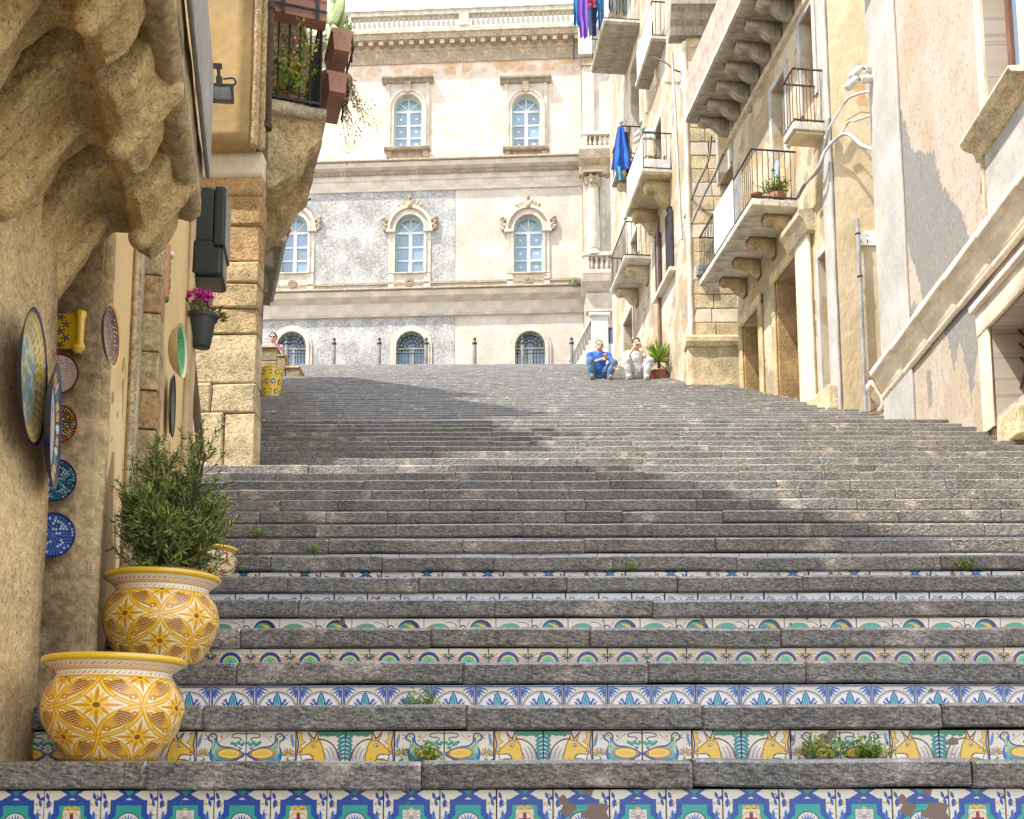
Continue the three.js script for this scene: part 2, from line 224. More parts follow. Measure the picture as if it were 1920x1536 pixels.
    c.beginPath(); c.moveTo(x + 36, 134); c.lineTo(x + 46, 172); c.strokeStyle = COLS.db; c.stroke(); c.fillStyle = COLS.lb; leafShape(c, x + 8, 90, -1.35, 84, 17); c.fillStyle = COLS.t; leafShape(c, x + 14, 172, -0.6, 46, 14);
    const B = () => { c.beginPath(); c.moveTo(x + 62, 30); c.bezierCurveTo(x + 74, 2, x + 106, 8, x + 104, 40); c.bezierCurveTo(x + 102, 66, x + 118, 78, x + 140, 84); c.bezierCurveTo(x + 190, 84, x + 228, 104, x + 250, 124); c.bezierCurveTo(x + 220, 150, x + 180, 172, x + 150, 176); c.lineTo(x + 96, 176); c.bezierCurveTo(x + 66, 150, x + 68, 112, x + 82, 86); c.bezierCurveTo(x + 90, 64, x + 80, 50, x + 62, 46); c.closePath(); };
    B(); const g = c.createLinearGradient(x + 60, 60, x + 130, 150); g.addColorStop(0, '#e8df86'); g.addColorStop(0.45, '#9cc9a6'); g.addColorStop(1, '#3f97bd'); c.fillStyle = g; c.fill(); c.strokeStyle = COLS.b; c.lineWidth = 8; c.stroke();
    c.strokeStyle = '#2b86b8'; c.lineWidth = 13; c.beginPath(); c.moveTo(x + 96, 34); c.bezierCurveTo(x + 94, 66, x + 70, 110, x + 88, 150); c.stroke(); c.strokeStyle = '#f0e58e'; c.lineWidth = 6; c.beginPath(); c.moveTo(x + 84, 30); c.bezierCurveTo(x + 92, 60, x + 84, 92, x + 86, 120); c.stroke();
    c.fillStyle = '#f2c54a'; c.beginPath(); c.ellipse(x + 170, 120, 64, 29, 0.05, 0, 7); c.fill(); c.strokeStyle = '#b8731c'; c.lineWidth = 5; c.stroke(); c.lineWidth = 3; for (let i = 0; i < 26; i++) { const a = i / 26 * 6.283; c.beginPath(); c.moveTo(x + 170 + Math.cos(a) * 52, 120 + Math.sin(a) * 20); c.lineTo(x + 170 + Math.cos(a) * 62, 120 + Math.sin(a) * 27); c.stroke(); } c.strokeStyle = '#f8e7a6'; c.lineWidth = 5; c.beginPath(); c.ellipse(x + 170, 120, 48, 17, 0.05, 0, 7); c.stroke();
    c.strokeStyle = COLS.b; c.lineWidth = 9; c.beginPath(); c.moveTo(x + 104, 158); c.quadraticCurveTo(x + 180, 176, x + 246, 130); c.stroke();
    poly(c, [[x + 64, 28], [x + 34, 14], [x + 66, 38], [x + 38, 44]], COLS.b); c.fillStyle = '#fff'; c.beginPath(); c.arc(x + 82, 27, 7, 0, 7); c.fill(); c.fillStyle = '#1a1614'; c.beginPath(); c.arc(x + 81, 27, 4.5, 0, 7); c.fill();
    c.strokeStyle = COLS.db; c.lineWidth = 5; c.beginPath(); c.moveTo(x + 256, 14); c.bezierCurveTo(x + 190, 0, x + 160, 30, x + 200, 34); c.bezierCurveTo(x + 240, 32, x + 236, 52, x + 214, 56); c.stroke(); c.fillStyle = COLS.t; for (let i = 0; i < 7; i++) blob(c, x + 184 + i * 10, 62 + (i % 3) * 6, 10, 6, i); c.fillStyle = COLS.b; leafShape(c, x + 240, 88, 2.6, 34, 7); leafShape(c, x + 236, 92, 3.5, 30, 6); c.fillStyle = '#d99a2e'; blob(c, x + 128, 30, 8, 6, 3); blob(c, x + 18, 30, 6, 5, 3); c.strokeStyle = 'rgba(40,80,160,0.7)'; c.lineWidth = 3; for (let i = 0; i < 6; i++) { const X = x + 118 + i * 9, Y = 60 - i * 7; c.beginPath(); c.moveTo(X, Y); c.lineTo(X + 6, Y - 8); c.stroke(); } c.restore();
  },
  beast(c, x, v) {
    c.save(); if (v) { c.translate(2 * x + TS, 0); c.scale(-1, 1); } c.lineJoin = 'round';
    c.fillStyle = COLS.w; c.fillRect(x, 0, TS, TH);
    c.fillStyle = COLS.g; for (let i = 0; i < 8; i++) blob(c, x + 124 + i * 20, 6 + (i % 2) * 6, 21, 9, i); c.fillStyle = COLS.t; for (let i = 0; i < 7; i++) { leafShape(c, x + 256, 26 + i * 22, 2.5, 54, 15); leafShape(c, x + 256, 40 + i * 22, 3.3, 44, 13); } c.strokeStyle = COLS.b; c.lineWidth = 4; for (let i = 0; i < 7; i++) { c.beginPath(); c.moveTo(x + 254, 30 + i * 22); c.lineTo(x + 222, 50 + i * 22); c.stroke(); }
    c.fillStyle = '#f0c95a'; poly(c, [[x + 0, 6], [x + 34, 10], [x + 30, 40], [x + 50, 60], [x + 26, 76], [x + 34, 104], [x + 8, 130]], '#efc85c', '#c2892a', 5); c.strokeStyle = COLS.b; c.lineWidth = 7; c.beginPath(); c.moveTo(x + 4, 2); c.lineTo(x + 16, 70); c.lineTo(x + 4, 160); c.stroke();
    c.beginPath(); c.moveTo(x + 84, 56); c.lineTo(x + 66, 8); c.lineTo(x + 96, 44); c.lineTo(x + 112, 2); c.lineTo(x + 118, 44); c.bezierCurveTo(x + 170, 40, x + 222, 80, x + 232, 176); c.lineTo(x + 104, 176); c.lineTo(x + 70, 120); c.closePath(); const g = c.createLinearGradient(x + 100, 60, x + 230, 150); g.addColorStop(0, '#f0d88c'); g.addColorStop(0.4, '#f1ece2'); g.addColorStop(1, '#b9aeb2'); c.fillStyle = g; c.fill(); c.strokeStyle = '#43302a'; c.lineWidth = 7; c.stroke(); c.fillStyle = '#d99a4a'; leafShape(c, x + 84, 54, -1.95, 46, 6); leafShape(c, x + 112, 44, -1.5, 42, 6);
    c.beginPath(); c.moveTo(x + 84, 56); c.bezierCurveTo(x + 60, 70, x + 40, 96, x + 18, 112); c.lineTo(x + 24, 128); c.lineTo(x + 62, 124); c.bezierCurveTo(x + 84, 122, x + 96, 136, x + 92, 150); c.lineTo(x + 112, 176); c.lineTo(x + 152, 176); c.bezierCurveTo(x + 150, 110, x + 140, 70, x + 118, 46); c.closePath(); c.fillStyle = '#f3c84e'; c.fill(); c.strokeStyle = '#9a5f18'; c.lineWidth = 5; c.stroke();
    poly(c, [[x + 26, 130], [x + 64, 126], [x + 90, 138], [x + 92, 150], [x + 58, 150], [x + 36, 160]], '#f6f0e6', '#5a4034', 4); c.fillStyle = '#fff'; for (let i = 0; i < 4; i++) c.fillRect(x + 34 + i * 12, 128, 7, 10); c.fillStyle = COLS.t; leafShape(c, x + 20, 164, -0.25, 66, 8); poly(c, [[x + 40, 160], [x + 92, 152], [x + 104, 176], [x + 60, 176]], '#f3c84e', '#9a5f18', 4);
    c.strokeStyle = '#7d6a62'; c.lineWidth = 4; for (let i = 0; i < 5; i++) { c.beginPath(); c.arc(x + 84, 156, 76 + i * 20, -0.8 + i * 0.06, -0.05); c.stroke(); }
    c.fillStyle = '#fff'; c.beginPath(); c.arc(x + 94, 78, 10, 0, 7); c.fill(); c.strokeStyle = '#5a3a1a'; c.lineWidth = 3; c.stroke(); c.fillStyle = '#1a1614'; c.beginPath(); c.arc(x + 93, 79, 5, 0, 7); c.fill(); c.fillStyle = '#5a3a1a'; c.beginPath(); c.arc(x + 30, 113, 4, 0, 7); c.fill(); c.restore();
  },
  palm(c, x, v) {
    c.fillStyle = '#e9eaea'; c.fillRect(x, 0, TS, TH); c.strokeStyle = COLS.b; c.lineWidth = 7; c.strokeRect(x + 9, 9, TS - 18, TH + 60); c.strokeStyle = '#d9c07a'; c.lineWidth = 3; c.strokeRect(x + 17, 17, TS - 34, TH + 60);
    for (const m of [-1, 1]) for (let i = 0; i < 5; i++) { c.fillStyle = i % 2 ? COLS.b : '#2a66c0'; leafShape(c, x + 128 + m * 114, 14 + i * 6, m > 0 ? Math.PI - 0.25 - i * 0.36 : 0.25 + i * 0.36, 62 - i * 3, 11); }
    c.fillStyle = '#f4f2ee'; c.beginPath(); c.arc(x + 128, 150, 112, Math.PI, 0); c.lineTo(x + 240, TH); c.lineTo(x + 16, TH); c.fill(); ring(c, x + 128, 150, 112, COLS.n, 6, Math.PI, 0); ring(c, x + 128, 150, 103, '#b9a3b5', 5, Math.PI, 0);
    for (let i = 0; i < 11; i++) { const a = Math.PI + (i + 0.5) / 11 * Math.PI; if (i > 3 && i < 7) continue; c.fillStyle = i % 2 ? COLS.b : '#1b44a0'; leafShape(c, x + 128 + Math.cos(a) * 16, 160 + Math.sin(a) * 16, a, 78, 14); }
    c.fillStyle = '#1b44a0'; leafShape(c, x + 128, 172, -Math.PI / 2, 134, 52); c.fillStyle = '#6fb5d6'; leafShape(c, x + 128, 170, -Math.PI / 2, 122, 38); c.fillStyle = COLS.t; leafShape(c, x + 128, 170, -Math.PI / 2, 108, 22); c.fillStyle = '#7fd0c0'; leafShape(c, x + 128, 170, -Math.PI / 2, 84, 8);
    for (const m of [-1, 1]) { c.fillStyle = COLS.t; blob(c, x + 128 + m * 114, 138, 14, 6, 2); c.fillStyle = COLS.y; blob(c, x + 128 + m * 60, 38, 7, 6, 2); ring(c, x + 128 + m * 46, 92, 8, COLS.b, 4); }
  },
  arch(c, x, v) {
    c.fillStyle = '#eadfce'; c.fillRect(x, 0, TS, TH); c.fillStyle = '#cfaaa4'; for (const m of [-1, 1]) { c.beginPath(); c.ellipse(x + 128 + m * 78, 92, 46, 34, 0, 0, 7); c.fill(); }
    c.strokeStyle = '#d79a26'; c.lineWidth = 8; for (const m of [-1, 1]) { c.beginPath(); c.moveTo(x + 128 + m * 126, 96); c.quadraticCurveTo(x + 128 + m * 108, 66, x + 128 + m * 116, 40); c.quadraticCurveTo(x + 128 + m * 92, 60, x + 128 + m * 66, 34); c.stroke(); } c.strokeStyle = '#f2d26a'; c.lineWidth = 4; for (const m of [-1, 1]) { c.beginPath(); c.arc(x + 128 + m * 78, 94, 40, 3.4, 6); c.stroke(); }
    c.fillStyle = COLS.b; c.beginPath(); c.arc(x + 128, 92, 70, Math.PI, 0); c.lineTo(x + 198, 98); c.lineTo(x + 228, 120); c.lineTo(x + 28, 120); c.lineTo(x + 58, 98); c.fill(); c.fillStyle = '#16306f'; c.beginPath(); c.arc(x + 128, 94, 60, Math.PI, 0); c.fill(); c.fillStyle = '#f0d060'; c.beginPath(); c.arc(x + 128, 97, 52, Math.PI, 0); c.fill(); c.fillStyle = '#62c7aa'; c.beginPath(); c.arc(x + 128, 99, 44, Math.PI, 0); c.fill(); c.fillStyle = '#3fae92'; blob(c, x + 128, 84, 15, 8, 5);
    for (const m of [0, TS]) { c.fillStyle = COLS.g; for (let i = 0; i < 6; i++) leafShape(c, x + m, 40, Math.PI * (i / 5), 44, 9); c.fillStyle = '#16306f'; for (let i = 0; i < 5; i++) leafShape(c, x + m, 46, Math.PI * ((i + 0.5) / 5), 44, 9); c.fillStyle = '#f4f0e6'; c.beginPath(); c.arc(x + m, 48, 10, 0, 7); c.fill(); c.fillStyle = COLS.y; c.beginPath(); c.arc(x + m, 16, 9, 0, 7); c.fill(); }
  },
  curl(c, x, v) {
    c.fillStyle = '#ece5da'; c.fillRect(x, 0, TS, TH);
    if (!v) { c.fillStyle = COLS.db; c.beginPath(); c.arc(x + 150, 92, 82, Math.PI, 0.2); c.fill(); c.fillStyle = COLS.t; c.beginPath(); c.arc(x + 138, 96, 66, Math.PI, 0.2); c.fill(); c.fillStyle = COLS.y; c.beginPath(); c.moveTo(x + 110, 40); c.quadraticCurveTo(x + 210, 40, x + 200, 110); c.lineTo(x + 170, 110); c.quadraticCurveTo(x + 170, 60, x + 110, 40); c.fill(); c.fillStyle = COLS.b; c.beginPath(); c.arc(x + 110, 104, 34, Math.PI, 0); c.fill(); ring(c, x + 22, 74, 20, COLS.db, 9); c.fillStyle = COLS.dy; leafShape(c, x + 50, 60, -1, 40, 8); }
    else { c.fillStyle = '#3fb09c'; c.beginPath(); c.ellipse(x + 96, 84, 78, 44, -0.1, 0, 7); c.fill(); c.strokeStyle = COLS.dy; c.lineWidth = 5; c.stroke(); c.fillStyle = COLS.o; leafShape(c, x + 150, 90, -0.35, 100, 10); leafShape(c, x + 150, 96, -0.1, 96, 9); c.fillStyle = COLS.y; leafShape(c, x + 10, 120, -0.9, 50, 8); c.strokeStyle = COLS.db; c.lineWidth = 4; c.beginPath(); c.moveTo(x + 160, 30); c.quadraticCurveTo(x + 240, 24, x + 246, 90); c.stroke(); }
  },
  scroll(c, x, v) {
    c.fillStyle = '#dde2e8'; c.fillRect(x, 0, TS, TH); c.fillStyle = COLS.b; c.fillRect(x + 2, 0, 8, TH); for (const m of [-1, 1]) { ring(c, x + 128 + m * 74, 62, 26, COLS.b, 8); ring(c, x + 128 + m * 74, 62, 10, COLS.db, 6); c.strokeStyle = COLS.b; c.lineWidth = 7; c.beginPath(); c.moveTo(x + 128 + m * 50, 70); c.quadraticCurveTo(x + 128 + m * 30, 110, x + 128 + m * 100, 118); c.stroke(); } c.fillStyle = COLS.b; for (let i = 0; i < 5; i++) leafShape(c, x + 128, 110, -Math.PI * (0.1 + 0.2 * i), 76, 12); c.fillStyle = COLS.t; leafShape(c, x + 128, 110, -Math.PI / 2, 60, 10); c.fillStyle = COLS.y; c.beginPath(); c.arc(x + 40, 28, 8, 0, 7); c.arc(x + 216, 28, 8, 0, 7); c.fill();
  },
};
function tileAtlas(list) { // list of [design, variant, damage]
  const n = list.length; const t = canvasTex(TS * n, TH, (c) => { list.forEach(([d, v, dmg], i) => { c.save(); c.beginPath(); c.rect(i * TS, 0, TS, TH); c.clip(); tileDraw[d](c, i * TS, v); c.fillStyle = 'rgba(120,100,80,0.35)'; for (let q = 0; q < 40; q++) c.fillRect(i * TS + hash(q, i, 50) * TS, hash(q, i, 51) * TH, 2, 2); glazeWear(c, i * TS, i * 13 + 5, 5); if (dmg) broken(c, i * TS, i * 7 + 3, dmg > 1); c.restore(); }); });
  t.generateMipmaps = true; return { n, mat: new THREE.MeshPhysicalMaterial({ map: t, roughness: 0.32, clearcoat: 0.3, clearcoatRoughness: 0.25, bumpMap: TX.fineB, bumpScale: 0.0005 }) };
}
// ---------------------------------------------------------------- plan of the side walls
const leftX = (d) => d < 3.35 ? -1.115 - 0.1 * d : d < 3.7 ? -1.75 : d < 7.4 ? -0.636 - 0.22 * d : d < 8.42 ? -2.75 : -2.06 - 0.314 * (d - 8.42);
const rightX = (d) => d < 14.07 ? 4.405 + 0.045 * d : d < 17.7 ? 5.75 : d < 23.6 ? 7.744 - 0.12 * d : d < 24 ? 5.0 : 6.41 - 0.092 * d;

// ---------------------------------------------------------------- staircase
const staircase = structure(new THREE.Group()); staircase.name = 'staircase'; scene.add(staircase);
tag(staircase, 'wide outdoor staircase of dark stone slabs with painted tile risers', 'staircase');
function blockGeo(len, depth, nx, s) { // stone slab: front at z=0, top at y=0, from x=0 to len
  const R = 0.0095 + 0.004 * hash(s, 1, 9), prof = [[-SLAB, -depth], [-SLAB, -0.006], [-SLAB + 0.006, 0], [-R, 0], [-R * 0.3, -R * 0.55], [0, -R * 1.6], [0, -depth]]; // [y, z]
  const xs = [0, 0.007]; for (let i = 1; i < nx; i++) xs.push(0.007 + (len - 0.014) * i / nx); xs.push(len - 0.007, len);
  const pos = [], idx = [], edge = [], np = prof.length; // two groups: hewn faces, polished nosing
  xs.forEach((x, i) => prof.forEach(([y, z], j) => { const end = i === 0 || i === xs.length - 1; const a = (n3(x * 6 + s * 3.1, y * 12, s, 3) - 0.5), b = (n3(x * 3.5 + s * 1.7, 9, s, 4) - 0.5); let Y = y, Z = z; if (z > -0.1) { Z += a * 0.006; Y += b * (j > 2 ? 0.005 : 0.009); if (end) { Z -= 0.003; Y += j > 2 ? -0.002 : 0.001; } } pos.push(x, Y, Z); }));
  for (let i = 0; i < xs.length - 1; i++) for (let j = 0; j < np - 1; j++) { const a = i * np + j, b = a + np; (j >= 3 ? edge : idx).push(a, b, a + 1, b, b + 1, a + 1); }
  for (let j = 1; j < np - 1; j++) { idx.push(0, j, j + 1); const e = (xs.length - 1) * np; idx.push(e, e + j + 1, e + j); }
  return [idx, edge].map((q) => { const g = new THREE.BufferGeometry(); g.setAttribute('position', new THREE.Float32BufferAttribute(pos, 3)); g.setIndex(q); const r = ni(g); r.computeVertexNormals(); return uvBox(r, 1.15, hash(s, 2, 2), hash(s, 3, 3)); });
}
const blocks = [];
for (let k = -12; k <= NTOP; k++) {
  const d = nosD(k), d1 = k < NTOP ? nosD(k + 1) + 0.035 : d + 0.45; let x = Math.min(leftX(d + 0.02), leftX(d1 - 0.06)) - 0.03; const xe = Math.max(rightX(d + 0.02), rightX(d1 - 0.06)) + 0.04;
  if (k >= 12 && k <= 13) x = -2.7;
  const lo = k < 6 ? 0.5 : 0.34, hi = k < 6 ? 0.86 : 0.74;
  if (k === 0) x = at(255, 1450, d).x - 2 * 0.745; // joints of the first visible row
  while (x < xe - 0.02) {
    let l = k === 0 ? 0.745 + rr(-0.03, 0.03) : rr(lo, hi); if (xe - x - l < 0.25) l = xe - x;
    const xa = k === 0 ? Math.max(x, leftX(d) - 0.03) : x;
    if (x + l > xa + 0.05) blocks.push({ k, x: xa, l: x + l - xa, d, depth: d1 - d });
    x += l;
  }
}
const project = (x, y, d) => { const zc = d * ct + y * st; return [960 + FOCAL * x / zc, CY - FOCAL * (y * ct - d * st) / zc, zc]; };
for (const b of blocks) { const y = nosY(b.k); if (b.k < 0) { b.size = 0; continue; } const p = project(b.x, y, b.d), q = project(b.x + b.l, y, b.d); const w = Math.min(q[0], 1920) - Math.max(p[0], 0); b.size = w > 0 && p[1] < 1536 ? w * FOCAL * SLAB / p[2] : 0; }
blocks.sort((a, b) => b.size - a.size);
const restSlabs = [];
blocks.forEach((b, i) => {
  const g = blockGeo(b.l - 0.0025, b.depth, b.size > 400 ? 5 : 2, i), y = nosY(b.k) + (hash(i, 5, 5) - 0.5) * 0.006, z = -b.d + (hash(i, 6, 6) - 0.5) * 0.01;
  if (i < 300) { const v = hash(i, 7, 1); const m = mesh('stone_slab', mergeGeometries(g, true), [M.basalt[Math.floor(v * 5) % 5], M.nosing], staircase, 'keep'); m.position.set(b.x, y, z); m.rotation.y = (hash(i, 8, 1) - 0.5) * 0.006; }
  else { g.forEach((q) => q.translate(b.x, y, z)); restSlabs.push([g, Math.floor(hash(i, 7, 1) * 5) % 5]); }
});
for (let v = 0; v < 5; v++) { const rs = restSlabs.filter((r) => r[1] === v).map((r) => r[0]); const m = mesh('far_stone_slabs', mergeGeometries([mergeGeometries(rs.map((r) => r[0])), mergeGeometries(rs.map((r) => r[1]))], true), [M.basalt[v], M.nosing], staircase, 'keep'); m.userData.kind = 'stuff'; }
// mortar core behind the risers
{
  const gs = []; for (let k = -12; k <= NTOP; k++) { const d = nosD(k) + 0.044, d1 = k < NTOP ? nosD(k + 1) + 0.5 : nosD(k) + 3, y = nosY(k) - SLAB - 0.002; let x0 = Math.max(leftX(d), leftX(d1)) - 0.02, x1 = Math.min(rightX(d), rightX(d1)) + 0.03; if (k >= 12 && k <= 13) x0 = -2.7; gs.push(box(x0, x1, y - 1.2, y, -d1, -d)); }
  mesh('riser_core', gs, M.mortar, staircase, 1.2);
}
// painted tiles on the risers
const TILE = 0.15, TILEH = RISE - SLAB - 0.004;
const ROWS = [
  { k: 0, px: 82, py: 1500, seq: [1, 0, 2, 0], atlas: tileAtlas([['star', 0, 0], ['star', 1, 0], ['star', 3, 0], ['star', 0, 2], ['star', 0, 1], ['star', 1, 1]]), alt: { 0: [0], 1: [1], 2: [2] }, fix: { 1097: 3, 1718: 3 } },
  { k: 1, px: 368, py: 1390, seq: [0, 1, 2, 3], atlas: tileAtlas([['bird', 0, 0], ['bird', 1, 0], ['beast', 0, 0], ['beast', 1, 0], ['bird', 0, 2], ['beast', 1, 1], ['bird', 1, 1]]), alt: { 0: [0], 1: [1], 2: [2], 3: [3] }, fix: { 1510: 4, 1785: 5 } },
  { k: 2, px: 395.7, py: 1300, seq: [0], atlas: tileAtlas([['palm', 0, 0], ['palm', 0, 1], ['palm', 0, 0]]), alt: { 0: [0, 2, 0, 2, 0] }, fix: { 1722: 1 } },
  { k: 3, px: 618.3, py: 1225, seq: [0], atlas: tileAtlas([['arch', 0, 0], ['arch', 0, 1], ['arch', 0, 0]]), alt: { 0: [0, 2, 0, 0, 2, 1] } },
  { k: 4, px: 727, py: 1168, seq: [0, 1], atlas: tileAtlas([['curl', 0, 0], ['curl', 1, 0], ['curl', 0, 1], ['curl', 1, 1]]), alt: { 0: [0, 0, 0, 2], 1: [1, 1, 3] } },
  { k: 5, px: 688, py: 1116, seq: [0], atlas: tileAtlas([['scroll', 0, 0], ['scroll', 0, 1], ['scroll', 0, 0]]), alt: { 0: [0, 2, 0, 2, 0, 0, 1] } },
  { k: 6, px: 600, py: 1076, seq: [0, 1], atlas: tileAtlas([['scroll', 0, 0], ['star', 1, 0], ['scroll', 0, 1]]), alt: { 0: [0, 2], 1: [1] } },
];
const tileGeoCache = {};
function tileGeo(n, i) { const key = n + '_' + i; if (!tileGeoCache[key]) { const g = rbox(-TILE / 2 + 0.0015, TILE / 2 - 0.0015, 0, TILEH, -0.012, 0, 0.0015, 1); const q = ni(g), p = q.attributes.position, uv = q.attributes.uv; for (let j = 0; j < p.count; j++) { uv.setXY(j, (i + clamp(p.getX(j) / TILE + 0.5, 0.004, 0.996)) / n, clamp(p.getY(j) / TILEH, 0.01, 0.99)); } tileGeoCache[key] = q; } return tileGeoCache[key]; }
for (const r of ROWS) {
  const d = nosD(r.k) + 0.03, joint = ray(r.px, r.py)[0] * d, x0 = leftX(d) + 0.01, x1 = rightX(d); const fixX = Object.entries(r.fix || {}).map(([p, v]) => [ray(+p, r.py)[0] * d, v]);
  const rest = [];
  for (let i = Math.floor((x0 - joint) / TILE); joint + (i + 1) * TILE < x1; i++) {
    const x = joint + (i + 0.5) * TILE, kind = r.seq[mod(i, r.seq.length)], alts = r.alt[kind]; let v = alts[Math.floor(hash(i, r.k, 90) * alts.length)]; for (const [fx, fv] of fixX) if (Math.abs(fx - x) < TILE / 2) v = fv;
    const p = project(x, nosY(r.k), d); const inView = p[0] < 2300, y = nosY(r.k) - RISE + 0.001, z = -d + (hash(i, r.k, 91) - 0.5) * 0.003;
    if (inView) { const t = mesh('tile', tileGeo(r.atlas.n, v), r.atlas.mat, staircase, 'keep'); t.position.set(x, y, z); t.rotation.z = (hash(i, r.k, 92) - 0.5) * 0.01; } else rest.push(tileGeo(r.atlas.n, v).clone().translate(x, y, z));
  }
  if (rest.length) mesh('outer_tiles', rest, r.atlas.mat, staircase, 'keep').userData.kind = 'stuff';
}
{ // tiles of the higher and lower risers, hidden behind the steps from here
  for (let q = 0; q < 4; q++) { const gs = []; for (let k = -10; k <= 74; k++) { if ((k >= 0 && k < 7) || mod(k, 4) !== q) continue; const d = nosD(k) + 0.03, x0 = Math.max(leftX(d), leftX(d + 0.3)) + 0.02, x1 = Math.min(rightX(d), rightX(d + 0.3)) - 0.02; const g = ni(box(x0, x1, nosY(k) - RISE + 0.003, nosY(k) - SLAB - 0.003, -d - 0.012, -d)), p = g.attributes.position, uv = g.attributes.uv; const n = ROWS[q + 2].atlas.n; for (let j = 0; j < p.count; j++) uv.setXY(j, p.getX(j) / TILE / n, (p.getY(j) - nosY(k) + RISE) / TILEH); gs.push(g); } const t = ROWS[q + 2].atlas.mat.map.clone(); t.wrapS = THREE.RepeatWrapping; t.needsUpdate = true; const m = ROWS[q + 2].atlas.mat.clone(); m.map = t; const o = mesh('tile_bands', gs, m, staircase, 'keep'); o.userData.kind = 'stuff'; }
}
// ground around
structure(tag(mesh('ground', [box(-60, 60, -3, -2.1, -200, 60)], M.concrete), 'flat paved ground below the staircase', 'ground'));
{ const y = nosY(NTOP), d = nosD(NTOP) + 0.45; structure(tag(mesh('upper_landing', box(-14, 8, y - 1, y - 0.004, -60, -d), M.basalt[2], scene, 1.15), 'flat paved landing at the head of the stairs', 'landing')); }
structure(tag(mesh('alley_pavement', box(-9, -2.7, 0.6, nosY(13) - 0.01, -8.4, -7.42), M.basalt[3], scene, 1.15), 'narrow paved alley floor beside the stone corner', 'pavement'));
structure(tag(mesh('side_street_pavement', box(5.76, 20, 2, nosY(27), -17.6, -14.1), M.basalt[2], scene, 1.15), 'paved side street floor between cream houses', 'pavement'));
